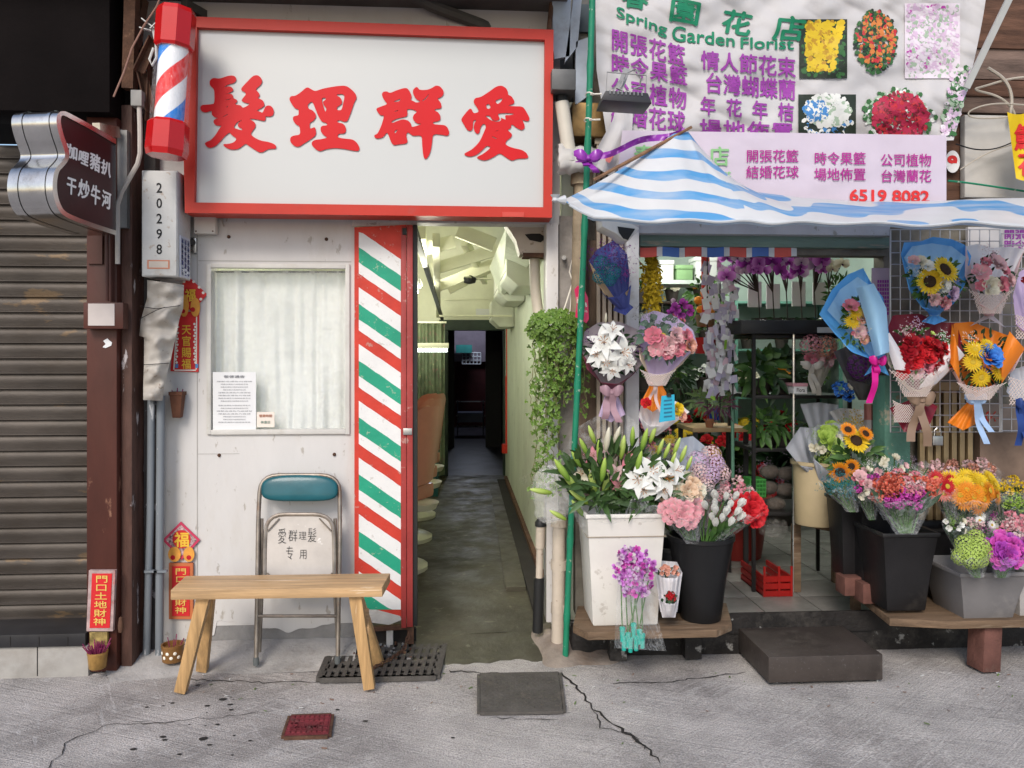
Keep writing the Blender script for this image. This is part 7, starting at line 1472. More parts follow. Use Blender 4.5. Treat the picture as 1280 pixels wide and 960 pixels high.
for px, py in ((873, 376), (885, 377), (876, 387), (888, 389), (881, 366)): mb = MB(); mb.lathe(A(px, py + 5, .66 if px != 881 else .7), [(.001, 0), (.02, .006), (.028, .025), (.02, .045), (.001, .05)], 12); part('orange', mb, om, t)
mb = MB(); mb.lathe(A(882, 408, .7), [(.05, 0), (.06, .06), (.06, .07)], 14); part('basket', mb, woodb, t)
t = thing('banner_strip', 'narrow red cloth strip hanging under the striped strip', 'strip', A(883, 400, .5)); mb = MB(); mb.prism([A(x, y, .5) for x, y in ((877, 320), (887, 320), (885, 390), (881, 404), (878, 388))], (0, .01, 0)); part('cloth', mb, redw, t, smooth=0)
# hanging swatch papers
t = thing('paper_tag_rack', 'tall hanging cluster of white and lilac paper tags left of the plant rack', 'rack', A(900, 515, .45))
mb = MB(); pc = [mat('tag_white', (.80, .80, .82), .7, transl=.15), mat('tag_lilac', (.52, .48, .62), .7, transl=.15), mat('tag_pink', (.62, .45, .52), .7), mat('tag_lime', (.30, .55, .06), .6)]
for k in range(190):
    v = fr.random(); x = 900 + fr.uniform(-22, 22) * (1 - .25 * v); y = 330 + 165 * v; mb.mi = 3 if k in (5, 60) else (0 if fr.random() < .6 else fr.choice((1, 1, 2))); mb.obox(A(x, y, .45 + fr.uniform(-.06, .06)), (fr.uniform(.02, .05), .001, fr.uniform(.03, .07)), (fr.uniform(-25, 25), fr.uniform(-25, 25), fr.uniform(-40, 40)))
part('tags', mb, pc, t, smooth=0, clean=False); mb = MB()
for x in (884, 900, 916): mb.tube([A(x, 322, .47), A(x, 512, .47)], .004, 5)
part('cords', mb, black, t); mb = MB(); mb.tube([A(915, 330, .5), A(916, 600, .5)], .010, 8); part('pole', mb, mat('green_post', (.12, .26, .18), .5), t)
foliage(t, 898, 505, 18, 12, 40, .44, mat('plum_leaf', (.10, .02, .05), .5, var=.3), L=14, w=2.5, name='dried_stems')
# small table, cup, terracotta pot, wrapped greens
t = thing('side_table', 'small wooden topped side table with black legs inside the shop', 'table', A(900, 600, .75)); zt = A(900, 535, .6).z; xa_, xb_ = A(866, 535, .6).x, A(938, 535, .6).x
mb = MB(); mb.box(xa_, xb_, .6, .95, zt - .025, zt); part('tabletop', mb, mat('plywood', (.42, .28, .14), .5, var=.15), t, bev=.003)
for x in (xa_ + .02, xb_ - .02):
    for y in (.62, .93): mb = MB(); mb.box(x - .012, x + .012, y - .012, y + .012, kz, zt - .025); part('leg', mb, black, t)
t = thing('cup', 'blue plastic cup on the small side table', 'cup', (A(893, 528, .7).x, .7, zt)); mb = MB(); mb.lathe((A(893, 528, .7).x, .7, zt + .04), [(.03, 0), (.035, .07), (.032, .07), (.028, .004), (.001, .004)], 16); part('body', mb, mat('cup_blue', (.01, .04, .35), .3), t)
t = thing('small_pot', 'little terracotta pot on the side table edge', 'pot', (A(888, 533, .62).x, .64, zt)); mb = MB(); mb.lathe((A(888, 533, .62).x, .64, zt), [(.02, 0), (.028, .04), (.03, .042), (.03, .05), (.026, .05), (.024, .03), (.001, .03)], 14); part('body', mb, mat('terracotta', (.36, .15, .08), .8), t)
t = thing('wrapped_greens', 'film wrapped bundle of pale green foliage on the side table', 'flower bunch', A(888, 515, .75)); foliage(t, 888, 500, 26, 12, 160, .72, mat('pale_green_leaf', (.20, .30, .12), .5, var=.2), L=14, w=3, dep=.06); paper_wrap(t, [(860, 505), (870, 488), (890, 482), (912, 492)], [(860, 505), (885, 512), (912, 505)], (905, 520), .70, .06, clearf, name='sleeve')
t = thing('tub', 'large dark red plastic tub on the shop floor behind the side table', 'tub', A(918, 640, 1.1)); c = A(920, 645, 1.15); c.z = kz; mb = MB(); mb.lathe(c, [(.16, 0), (.21, .36), (.225, .37), (.225, .40), (.2, .4), (.19, .3), (.001, .3)], 28); part('body', mb, mat('tub_red', (.20, .02, .015), .4, var=.1), t)
# plant rack
RX0, RX1, RY0, RY1 = A(942, 500, .35).x, A(1062, 500, .35).x, .35, .75
rz = [A(1000, y, .35).z for y in (418, 494, 560, 640)]
t = shelf_unit('plant_rack', 'black metal rack of orchids and leafy plants in the middle of the shop', RX0, RX1, RY0, RY1, rz, mat('rack_black', (.03, .028, .028), .4, metal=.5), cat='rack', pr=.009)
mb = MB(); mb.tube([Vector((A(992, 500, .33).x, .33, kz)), Vector((A(992, 500, .33).x, .33, rz[0]))], .009, 8); part('pole', mb, steel, t)
t = thing('plant_tray', 'wide black plastic tray of orchid pots on the top shelf of the rack', 'tray', ((RX0 + RX1) / 2, .5, rz[0])); mb = MB(); xa_, xb_ = A(925, 410, .30).x, A(1056, 410, .30).x; z = rz[0] + .002
for q in ((xa_, xb_, .28, .30, z, z + .075), (xa_, xb_, .68, .70, z, z + .075), (xa_, xa_ + .015, .30, .68, z, z + .075), (xb_ - .015, xb_, .30, .68, z, z + .075)): mb.box(*q)
mb.box(xa_ + .015, xb_ - .015, .3, .68, z, z + .006); part('tray', mb, blackpl, t, bev=.002); mb = MB(); mb.pbox(1022, 409, 1046, 416, .27, .278); part('label', mb, mat('tray_label', (.4, .42, .42), .5), t)
oc = [(918, 338, 'orchid', 7), (928, 330, 'orchid', 8), (938, 322, 'orchid', 8), (948, 328, 'orchid', 8), (910, 345, 'orchid', 6), (958, 318, 'orchid', 9), (965, 326, 'purple', 9), (975, 316, 'orchid', 10), (985, 328, 'orchid', 10), (975, 338, 'purple', 9), (992, 318, 'orchid', 9), (1002, 322, 'orchid', 11), (996, 338, 'purple', 8), (984, 345, 'orchid', 7), (1014, 322, 'purple', 9), (1022, 330, 'purple', 8), (1028, 338, 'orchid', 6), (940, 336, 'orchid', 7), (952, 310, 'lilac', 7), (968, 308, 'orchid', 7), (1008, 310, 'orchid', 7), (978, 324, 'lilac', 6), (1000, 332, 'orchid', 8), (930, 340, 'lilac', 5)]
oc += [(905 + fr.uniform(0, 125), 0, fr.choice(('orchid', 'orchid', 'purple', 'lilac')), fr.uniform(6, 9)) for _ in range(34)]; oc = [(x, y or 318 + abs(x - 965) * .16 + fr.uniform(-8, 22), c, s) for x, y, c, s in oc]
for gi, (rng, lb, bx0) in enumerate((((905, 945), 'leftmost magenta orchid arching over the tray', 950), ((945, 970), 'magenta orchid second from the left in the tray', 968), ((970, 990), 'tall magenta orchid in the middle of the tray', 985), ((990, 1012), 'large bloomed magenta orchid right of the middle', 1003), ((1012, 1035), 'dark purple orchid at the right of the tray', 1020))):
    t = thing('orchid_plant', lb, 'plant', A(bx0, 412, .48), 'orchids in the black tray'); mb = MB()
    for px, py, cl, s in oc:
        if rng[0] <= px < rng[1]: Yo = .34 + fr.uniform(-.05, .08); flower(t, 'orchid', cl, px, py, s * 1.35, Yo, None, 0, (fr.uniform(-.4, .4), -1, fr.uniform(-.2, .3)), 0); mb.tube([A(bx0, 405, .48), A(bx0 - 2, 365, .46), A(px * .6 + bx0 * .4, py + 10, .42), A(px, py, Yo + .02)], .0035, 5)
    part('stem', mb, dbrown, t); lf = MB()
    for k in range(7): a = fr.uniform(-2.9, -.2); leaf(lf, A(bx0, 404, .47), (math.cos(a) * 1.4, math.sin(a) * .7, fr.uniform(.1, .7)), fr.uniform(.13, .2), .05, 5, .7)
    part('foliage', lf, dleaf, t, clean=False, smooth=60); mb = MB(); mb.lathe(A(bx0, 413, .48), [(.035, 0), (.05, .07), (.045, .07)], 12); part('pot', mb, terr, t)
t = thing('orchid_plant', 'white orchid spray beside the dark purple orchid', 'plant', A(1040, 412, .5), 'orchids in the black tray'); mb = MB()
for px, py, s in ((1052, 330, 9), (1040, 336, 7), (1036, 328, 6), (1030, 320, 6)): flower(t, 'orchid', 'cream', px, py, s * 1.2, .38, None, 0, (0, -1, .1), 0); mb.tube([A(1038, 405, .5), A(1036, 360, .45), A(px, py, .4)], .0035, 5)
part('stem', mb, dbrown, t)
zz = rz[1]
for px, lb, n in ((950, 'lush broad leaved plant on the middle shelf of the rack', 70), (975, 'darker leafy plant beside it on the middle rack shelf', 50)):
    t = thing('potted_plant', lb, 'plant', A(px, 492, .5)); foliage(t, px, 462, 24, 22, n, .46, gleaf if px < 960 else dleaf, L=20, w=9, dep=.08); mb = MB(); c = A(px, 490, .5); c.z = zz; mb.lathe(c, [(.05, 0), (.07, .09), (.065, .09)], 14); part('pot', mb, terr, t)
t = thing('bouquet', 'round dusty pink hydrangea and rose bouquet with a cream bow on the rack', 'bouquet', A(1022, 490, .35))
heads(t, (1022, 438), .32, [('hydrangea', 'pink', 1014, 432, 12), ('hydrangea', 'salmon', 1030, 434, 13), ('rose', 'palepink', 1022, 450, 7), ('rose', 'palepink', 1034, 452, 6), ('rose', 'pink', 1013, 449, 6), ('hydrangea', 'grey', 1026, 428, 8), ('rose', 'pink', 1040, 442, 5)]); paper_wrap(t, None, [(1004, 442), (1012, 458), (1032, 460), (1044, 446)], (1022, 484), .34, .06, rgrey); bow(t, 1014, 458, .26, 13, rgrey, ((2, 34), (10, 36)), w=6)
t = thing('gift_box', 'small white gift box with thin script on the middle rack shelf', 'box', A(1002, 492, .33)); mb = MB(); mb.pbox(992, 482, 1009, 492, .30, .40); part('box', mb, paper, t, bev=.002); mb = MB(); mb.pbox(991, 479, 1010, 483, .295, .405); part('lid', mb, mat('lid_pink', (.6, .3, .35), .5), t); mb = MB(); write(mb, 'Flora', R(996, 485, 1006, 490), pl(.297), .01); part('lettering', mb, ink, t, smooth=0)
for px, lb in ((955, 'leafy lily pot on the lower rack shelf'), (978, 'spiky leaved pot on the lower rack shelf')):
    t = thing('potted_plant', lb, 'plant', A(px, 556, .5)); foliage(t, px, 530, 18, 18, 45, .45, gleaf, L=16, w=4 if px > 960 else 8, dep=.08); c = A(px, 556, .5); c.z = rz[2]; mb = MB(); mb.lathe(c, [(.05, 0), (.065, .07), (.06, .07)], 14); part('pot', mb, terr, t)
bagm = film('bag_film', (.5, .48, .45), .92, .2); soil = mat('soil', (.07, .05, .035), .9, var=.3, scale=30, bump=.5)
for k, (px, py, lb) in enumerate(((962, 590, 'clear bag of dark soil, upper left of the stacked bags'), (984, 592, 'clear bag of brown soil, upper right of the stacked bags'), (960, 610, 'clear bag of dark soil in the middle of the stacked bags'), (982, 612, 'plump bag of soil beside the green basket'), (970, 630, 'bottommost bag of soil on the rack'))):
    t = thing('soil_bag', lb, 'bag', A(px, py + 9, .45), 'bags of soil on the rack'); mb = MB(); mb.grid(lambda u, v: A(px, py, .45) + Vector((.055 * math.cos(PI * (v - .5)) * math.cos(2 * PI * u) * (1 + .1 * wob(u * 4, v * 4, k)), .04 * math.cos(PI * (v - .5)) * math.sin(2 * PI * u), .038 * math.sin(PI * (v - .5)))), 20, 10); part('soil', mb, soil, t, clean=False, smooth=70)
    mb = MB(); mb.grid(lambda u, v: A(px, py, .45) + Vector((.060 * math.cos(PI * (v - .5)) ** .7 * math.cos(2 * PI * u), .045 * math.cos(PI * (v - .5)) * math.sin(2 * PI * u), .043 * math.sin(PI * (v - .5)))), 20, 10); part('bag', mb, bagm, t, clean=False, smooth=70)
t = thing('basket', 'small green plastic basket beside the soil bags', 'basket', A(947, 622, .4)); mb = MB()
for i in range(5): y = 600 + i * 5; mb.tube([A(938, y, .36), A(957, y, .36)], .0035, 5)
for i in range(6): x = 938 + i * 3.8; mb.tube([A(x, 599, .36), A(x, 622, .36)], .003, 5)
mb.pbox(938, 599, 957, 622, .38, .5); part('basket', mb, mat('basket_green', (.05, .25, .05), .5), t)
t = thing('crate', 'red plastic crate with a clear bag on the shop floor', 'crate', A(966, 690, .35)); mb = MB(); c0, c1 = A(948, 690, .32), A(984, 690, .32)
for z in (0, .04, .08): mb.box(c0.x, c1.x, .25, .265, kz + z, kz + z + .03); mb.box(c0.x, c0.x + .012, .265, .6, kz + z, kz + z + .03); mb.box(c1.x - .012, c1.x, .265, .6, kz + z, kz + z + .03)
for x in (c0.x, (c0.x + c1.x) / 2, c1.x - .012): mb.box(x, x + .012, .246, .25, kz, kz + .165)
mb.box(c0.x, c1.x, .26, .6, kz, kz + .008); part('crate', mb, mat('crate_red', (.30, .012, .01), .35), t); mb = MB(); mb.grid(lambda u, v: A(966, 660, .4) + Vector((.08 * math.cos(PI * (v - .5)) * math.cos(2 * PI * u) * (1 + .2 * wob(u * 5, v * 3)), .1 * math.cos(PI * (v - .5)) * math.sin(2 * PI * u), .05 * math.sin(PI * (v - .5)) + .03 * wob(u * 6, v * 6))), 24, 12); part('bag', mb, bagm, t, clean=False)
# low wooden bench with beige tub
t = thing('low_bench', 'low worn wooden bench under the beige tub', 'bench', A(1030, 725, 0)); z = A(1010, 660, .1).z; mb = MB(); mb.prism([Vector((A(990, 655, .35).x, .35, z)), Vector((A(1075, 700, -.1).x + .06, -.05, z)), Vector((A(1080, 700, -.1).x + .35, .1, z)), Vector((A(1060, 655, .45).x, .55, z))], (0, 0, -.03)); part('seat', mb, plank, t, bev=.004)
for p in ((A(994, 655, .35).x, .34), (A(1072, 700, -.1).x + .04, .0), (A(1050, 655, .45).x, .5)): mb = MB(); mb.box(p[0] - .02, p[0] + .02, p[1] - .02, p[1] + .02, kz, z - .03); part('leg', mb, plank, t)
BZ = z
def pail(name, label, c, r0, r1, h, m, seg=28, sq=False, cat='bucket', grp=None, rim=.012, sx=1, sy=1):
    t = thing(name, label, cat, c, grp); mb = MB(); k = 1.41 if sq else 1
    mb.lathe(c, [(r0 * k * .97, 0), (r0 * k, .006), ((r0 * .55 + r1 * .45) * k * (.985 if not sq else 1), h * .5), (r1 * k, h - .02), (r1 * k + rim, h - .018), (r1 * k + rim, h), (r1 * k - .006, h), (r1 * k - .012, h - .05), (r0 * k * .9, .03), (.001, .03)], 4 if sq else seg, ph=PI / 4 if sq else 0, sx=sx, sy=sy)
    part('body', mb, m, t, smooth=40 if not sq else 30, bev=0 if not sq else .008); return t
beige = mat('beige_plastic', (.50, .40, .24), .45, var=.08, dirt=(.35, .25, .15), damt=.4)
tb_ = pail('tub', 'tall beige plastic tub with a wooden rim band on the low bench', Vector((A(1022, 640, .18).x, .20, BZ + .002)), .112, .120, .34, beige, cat='tub')
bunch('green and cream lisianthus bunch in grey paper standing in the beige tub', 1040, 556, 26, 22, [('rose', 'green'), ('spray', 'green'), ('rosebud', 'cream'), ('spray', 'lime')], 22, 7, .12, (1022, 606), filmed=False, lL=20)
for bk, fq, tip, Yq, lb in (([(982, 560), (1000, 534), (1018, 535), (1032, 548)], [(982, 560), (1000, 582), (1020, 585), (1032, 548)], (1018, 600), .16, 'crumpled grey paper cone leaning left out of the beige tub'), ([(1008, 548), (1020, 532), (1045, 528), (1066, 540)], [(1008, 548), (1016, 572), (1036, 590), (1060, 575), (1066, 540)], (1028, 604), .10, 'wide grey paper collar round the green bunch'), ([(1000, 505), (1024, 503), (1048, 506), (1050, 530)], None, (1030, 570), .30, 'upright grey paper sheet behind the green bunch')):
    t = thing('paper_cone', lb, 'paper wrap', A(*tip, Yq)); paper_wrap(t, bk, fq, tip, Yq, .06, greyw)
t = bq('bouquet', 'small yellow bouquet in white paper above the beige tub', (1076, 560), .22, [(1036, 515), (1050, 510), (1080, 512), (1094, 526)], [(1036, 515), (1056, 540), (1080, 545), (1094, 526)], whitew, greyw); heads(t, (1072, 528), .16, [('spray', 'yellow', 1068, 522, 14), ('spray', 'yellow', 1080, 527, 12), ('spray', 'green', 1058, 528, 9), ('spray', 'yellow', 1074, 532, 10)])
t = thing('blue_ornament', 'royal blue ribbon rosette hanging beneath the tilted blue bouquet', 'ornament', A(1054, 500, .05)); heads(t, (1054, 490), .02, [('carnation', 'blue', 1050, 486, 11), ('carnation', 'blue', 1060, 494, 9), ('rose', 'cream', 1060, 484, 4)])
t = thing('dried_wreath', 'brown dried flower ball in crumpled grey gauze behind the tilted bouquet', 'ornament', A(1080, 470, .1)); heads(t, (1076, 460), .0, [('hydrangea', 'plum', 1076, 458, 15)]); paper_wrap(t, [(1042, 440), (1060, 432), (1090, 436), (1104, 450)], [(1042, 440), (1058, 474), (1088, 480), (1104, 450)], (1078, 500), .06, .07, mat('gauze', (.16, .15, .15), .8, var=.2, transl=.2))
t = thing('cloth_hanging', 'grey and dusty red striped cloth hanging beside the peeling green post', 'cloth', A(1092, 570, .02)); mb = MB(); k = 0
for y0_, y1_, mi in ((505, 525, 0), (525, 536, 1), (536, 555, 0), (555, 590, 1)): mb.mi = mi; mb.grid(lambda u, v: A(1080 + 24 * u, y0_ + (y1_ - y0_) * v, .02 + .01 * math.sin(u * 14)), 8, 3)
part('cloth', mb, [mat('cloth_red', (.3, .12, .1), .8), mat('cloth_grey', (.28, .26, .25), .8)], t, clean=False)
# ================================================================ planks and containers in front
zpl = A(800, 776, -.36).z
t = thing('plank_board', 'worn octagonal wooden board carrying the white bin and black bucket', 'board', A(815, 790, -.3))
P_ = [(716, 768, -.40), (735, 0, -.50), (896, 0, -.50), (915, 0, -.42), (908, 0, -.12), (722, 0, -.12)]; mb = MB(); mb.prism([Vector((A(x, 780, y).x, y, zpl)) for x, _, y in P_], (0, 0, -.035)); part('board', mb, plank, t, bev=.005)
mb = MB(); mb.box(A(760, 780, -.4).x, A(880, 780, -.4).x, -.42, -.2, zpl - .06, zpl - .036); part('batten', mb, plank, t)
for x in (775, 870): mb = MB(); xx = A(x, 780, -.3).x; mb.box(xx - .04, xx + .04, -.26, -.19, 0, zpl - .061); part('support', mb, kerbc, t)
binw = mat('bin_white', (.70, .67, .62), .42, var=.05, dirt=(.5, .42, .35), damt=.6, dscale=3, bump=.1, dirt2=(.3, .25, .2), d2amt=.4, d2scale=14)
cb_ = Vector((A(777, 780, -.34).x, -.30, zpl + .001)); hb = A(777, 640, -.40).z - zpl
pail('flower_bin', 'tall square off white plastic bin full of lilies', cb_, .148, .178, hb, binw, sq=True, cat='bin', rim=.012, sy=.85)
mb = MB(); c = cb_; mb.tube([c + Vector((sx_ * .178, sy_ * .152, hb * .80)) for sx_, sy_ in ((-1, -1), (1, -1), (1, 1), (-1, 1))], .002, 5, closed=True); solo('string', mb, mat('twine', (.35, .28, .2), .8), 'thin twine tied around the tall white bin', 'string')
t = thing('lily_bundle', 'big sheaf of green and yellowish lily buds filling the white bin', 'flower bunch', A(770, 640, -.34))
for x, y, s, dx, dz, cl in ((690, 605, 16, -1.2, .25, 'lime'), (712, 588, 19, -.7, 1, 'green'), (722, 600, 19, -.8, 1, 'lime'), (735, 618, 17, -.9, .7, 'lime'), (745, 606, 20, -.35, 1.2, 'lime'), (755, 612, 20, .1, 1.2, 'lime'), (752, 590, 17, .1, 1, 'green'), (757, 552, 17, .1, 1, 'cream'), (744, 545, 14, -.4, 1, 'lime'), (735, 560, 14, -.5, 1, 'green'), (766, 548, 15, .3, 1, 'cream'), (750, 568, 17, -.1, 1, 'green'), (776, 562, 17, .1, 1, 'lime'), (790, 548, 14, .0, 1, 'green'), (802, 552, 16, .2, 1, 'green'), (784, 590, 18, .3, 1, 'lime'), (795, 580, 16, .2, 1, 'green'), (708, 640, 14, -1, .6, 'lime'), (730, 635, 15, -.6, .8, 'green'), (762, 570, 15, .3, 1, 'cream'), (726, 575, 13, -.6, 1, 'green'), (812, 545, 13, .3, 1, 'lime')):
    flower(t, 'bud', cl, x, y + s * .7, s * 1.1, -.40 + fr.uniform(-.06, .08), None, 0, (dx, -.25, dz))
foliage(t, 765, 600, 60, 38, 260, -.34, mat('lily_leaf', (.07, .14, .04), .4, var=.35, transl=.12), L=32, w=7, dep=.10, dz=.9, radial=.7)
heads(t, (780, 600), -.36, [('lily', 'pink', 742, 570, 10), ('lily', 'pink', 785, 572, 11), ('lily', 'palepink', 770, 590, 9), ('lily', 'pink', 806, 580, 9), ('lily', 'cream', 728, 592, 10), ('lily', 'palepink', 760, 560, 9), ('lily', 'pink', 775, 608, 10)])
paper_wrap(t, [(688, 588), (705, 562), (720, 535), (745, 520), (770, 512), (790, 522), (805, 545), (815, 560)], [(688, 588), (705, 620), (740, 640), (780, 646), (815, 560)], (768, 668), -.36, .14, clearf, name='sleeve', r0=38)
mb = MB()
for k in range(26): x = 735 + fr.random() * 84; mb.tube([A(x, 590 + fr.uniform(-30, 20), -.32), A(750 + (x - 735) * .6, 660, -.31)], .004, 5)
part('stems', mb, gstem, t)
t = thing('lily_bundle', 'sheaf of open white lilies at the right of the white bin', 'flower bunch', A(815, 645, -.38))
heads(t, (815, 600), -.46, [('lily', 'white', 798, 600, 17), ('lily', 'white', 815, 590, 17), ('lily', 'white', 832, 598, 17), ('lily', 'white', 845, 588, 13), ('lily', 'white', 805, 612, 13), ('lily', 'white', 828, 612, 12)])
for x, y, s in ((830, 565, 13), (842, 560, 14), (822, 560, 13), (850, 570, 14), (838, 575, 12), (858, 580, 12)): flower(t, 'bud', 'lime', x, y + 8, s * 1.0, -.42, None, 0, (.3, -.3, 1))
foliage(t, 820, 618, 38, 26, 130, -.38, mat('lily_leaf', (1, 1, 1)), L=26, w=5, dep=.08, dz=.8); paper_wrap(t, [(790, 600), (800, 575), (825, 548), (850, 548), (868, 565)], [(790, 600), (810, 632), (838, 630), (868, 565)], (805, 660), -.40, .12, clearf, name='sleeve', r0=20)
t = thing('plastic_bag', 'clear crumpled plastic bag tucked against the corner under the lily buds', 'plastic bag', A(690, 650, -.2)); mb = MB(); mb.grid(lambda u, v: A(690, 618, -.2) + Vector((.10 * math.cos(PI * (v - .5)) ** .6 * math.cos(2 * PI * u) * (1 + .3 * wob(u * 5, v * 5)), .08 * math.sin(2 * PI * u) * math.cos(PI * (v - .5)), .13 * math.sin(PI * (v - .5)) + .03 * wob(u * 7, v * 6))), 26, 18); part('bag', mb, film('bag_clear', (.8, .8, .78), .8, .15), t, clean=False)
cbk = Vector((A(876, 770, -.34).x, -.34, zpl + .001)); hk = A(876, 668, -.34).z - zpl
pail('flower_bucket', 'flared round black bucket of roses and tulips on the octagonal board', cbk, .092, .150, hk, blackpl, rim=.006)
c2 = Vector((A(836, 760, -.16).x, -.18, kz + .001)); pail('flower_bucket', 'half hidden black bucket between the white bin and flared bucket', c2, .08, .12, .40, blackpl)
G1 = 'flower bunches in the black bucket by the bin'
bunch('blush roses with pink edges at the front left of the flared bucket', 852, 640, 22, 14, [('rose', 'blush')], 11, 7.5, -.46, (866, 680), G1)
bunch('peach roses behind the blush roses in the flared bucket', 856, 612, 26, 13, [('rose', 'peach'), ('rose', 'cream')], 10, 8, -.36, (866, 675), G1)
t = bunch('closed white tulips in the middle of the flared bucket', 903, 640, 28, 22, [('tulip', 'white')], 16, 6.4, -.46, (884, 682), G1, lm=gleaf, filmed=False)
bunch('vivid red roses at the right of the flared bucket', 935, 636, 20, 13, [('rose', 'red')], 9, 7.5, -.40, (895, 680), G1)
bunch('lilac hydrangea blooms behind the flared bucket', 884, 590, 24, 22, [('hydrangea', 'lilac'), ('hydrangea', 'palepink')], 8, 10, -.28, (872, 670), G1)
bunch('pink carnations between the tulips and the red roses', 917, 614, 24, 12, [('carnation', 'pink'), ('carnation', 'palepink')], 8, 7, -.30, (890, 670), G1, leaves=8)
t = thing('paper_cone', 'pale grey scalloped paper cone behind the white lilies', 'paper wrap', A(862, 600, -.15)); paper_wrap(t, [(842, 565), (850, 548), (866, 545), (884, 560), (890, 585)], [(842, 565), (856, 590), (872, 600), (890, 585)], (862, 650), -.16, .05, wrapm('grey_blue', (.48, .52, .62)))
for cx, cy, lb, cl, r_ in ((836, 716, 'small kalanchoe with orange buds in a white paper wrap', 'salmon', 17), (836, 748, 'tiny red flowered pot in patterned white paper', 'red', 13)):
    t = thing('wrapped_pot', lb, 'plant', A(cx, 770, -.46)); Yq = -.44 if cy < 730 else -.50
    paper_wrap(t, [(cx - r_, cy), (cx - r_ * .6, cy - r_ * .9), (cx + r_ * .6, cy - r_ * .8), (cx + r_, cy)], [(cx - r_, cy), (cx - r_ * .5, cy + 6), (cx + r_ * .5, cy + 7), (cx + r_, cy)], (cx, 772 if cy > 730 else 765), Yq, .06, whitew, r0=r_ * .62)
    heads(t, (cx, cy), Yq - .03, [('rosebud' if cl == 'salmon' else 'carnation', cl, cx + fr.uniform(-.6, .6) * r_, cy + fr.uniform(-.5, .1) * r_, 3.2 if cl == 'salmon' else 5) for _ in range(16 if cl == 'salmon' else 5)]); foliage(t, cx, cy - 2, r_ * .7, 5, 24, Yq, dleaf, L=6, w=4)
# vanda orchids in a bag hanging on the bin
t = thing('orchid_bunch', 'pink orchid stems with teal water tubes in a clear bag against the white bin', 'flower bunch', A(793, 810, -.56))
mb = MB(); wt = MB(); ends = [(778, 795), (785, 802), (792, 790), (799, 798), (788, 808), (803, 803), (780, 806), (795, 806)]
for k, (ex, ey) in enumerate(ends): x = 776 + k * 5.2; mb.tube([A(x, 715, -.55), A((x + ex) / 2, 760, -.56), A(ex, ey, -.56)], .003, 5); wt.lathe(A(ex, ey + 8, -.56), [(.001, 0), (.010, .004), (.011, .05), (.013, .052), (.013, .066), (.004, .07)], 10)
part('stems', mb, gstem, t, clean=False); part('water_tube', wt, mat('tube_teal', (.02, .38, .30), .3), t)
for k in range(125): y = 686 + 58 * fr.random(); w_ = 26 * math.sin(PI * min(1, (y - 672) / 84)) ** .7; flower(t, 'orchid', fr.choice(('orchid', 'orchid', 'lilac', 'orchid', 'magenta')), 794 + fr.uniform(-1, 1) * w_, y, fr.uniform(4.2, 6.2), -.55 - fr.uniform(0, .06), None, 0, (fr.gauss(0, .6), -1, fr.gauss(0, .5)))
mb = MB(); mb.grid(lambda u, v: A(771 + (2 - 5 * v) * (1 - u) + 62 * u * (.55 + .45 * v), 705 + 105 * v + 4 * u, -.60 + .02 * math.sin(u * 9) + .02 * wob(u * 4, v * 6)), 24, 30); part('bag', mb, clearf, t, clean=False)
# right side: planks, buckets
zr = A(1140, 765, -.40).z; t = thing('plank_board', 'long worn plank shelf carrying the right hand buckets', 'board', A(1180, 790, -.3)); mb = MB(); PR = [(1066, -.02), (1112, -.48), (1190, -.54), (1330, -.54), (1330, .0)]
mb.prism([Vector((A(x, 760, y).x, y, zr)) for x, y in PR], (0, 0, -.035)); part('board', mb, plank, t, bev=.004)
t = thing('brick_support', 'upright reddish brick propping the right hand plank', 'brick', A(1234, 832, -.48)); mb = MB(); c = A(1234, 808, -.48); mb.obox((c.x, -.46, (zr - .036) / 2), (.095, .10, zr - .037), (0, 3, 8)); part('brick', mb, mat('brick_red', (.16, .07, .055), .85, var=.25, scale=9, bump=.6, dirt=(.28, .2, .16), damt=.4), t, bev=.005)
for x0_, x1_, y0_, y1_, Yq, lb in ((1056, 1086, 722, 745, -.22, 'reddish brick under the leftmost black bucket'), (1079, 1110, 730, 755, -.30, 'pale brick at the corner of the right hand plank')): mb = MB(); mb.pbox(x0_, y0_, x1_, y1_, Yq, Yq + .1); solo('brick', mb, mat('brick_red', (1, 1, 1)), lb, 'brick', bev=.005)
blackp2 = mat('black_bucket', (.016, .015, .016), .36, var=.15, bump=.1, bscale=50, dirt=(.05, .045, .04), damt=.5, dscale=5)
def stand(name, label, px, yb, yt, wt_, wb, Y, m, sq, **k):
    c = A(px, yb, Y); h = A(px, yt, Y).z - c.z; u = ppm(px, Y); return pail(name, label, Vector((c.x, Y + wb * u * .5, c.z)), wb * u / 2, wt_ * u / 2, h, m, sq=sq, **k)
stand('flower_bucket', 'slim black bucket with sunflowers, first right of the beige tub', 1070, 722, 622, 42, 32, -.16, blackp2, True)
stand('flower_bucket', 'black bucket of pink spray roses squeezed behind the square one', 1095, 738, 628, 38, 32, -.24, blackp2, True)
stand('flower_bucket', 'large square black bucket of carnations on the plank', 1133, 764, 664, 70, 50, -.44, blackp2, True)
stand('flower_bucket', 'black bucket in shade between the carnations and the grey bin', 1185, 745, 660, 48, 40, -.22, blackp2, True)
stand('flower_bin', 'wide grey plastic bin with lime and purple flowers at the right', 1235, 780, 712, 88, 62, -.50, mat('grey_bin', (.19, .18, .18), .45, var=.1, dirt=(.3, .28, .26), damt=.4, dscale=4), True, cat='bin')
stand('flower_bin', 'second pale grey bin cut by the right frame edge', 1300, 785, 715, 60, 52, -.48, mat('pale_bin', (.36, .34, .33), .5, var=.1), True, cat='bin')
stand('flower_bucket', 'black bucket behind the grey bin holding the orange gerberas', 1215, 740, 640, 44, 36, -.10, blackp2, True)
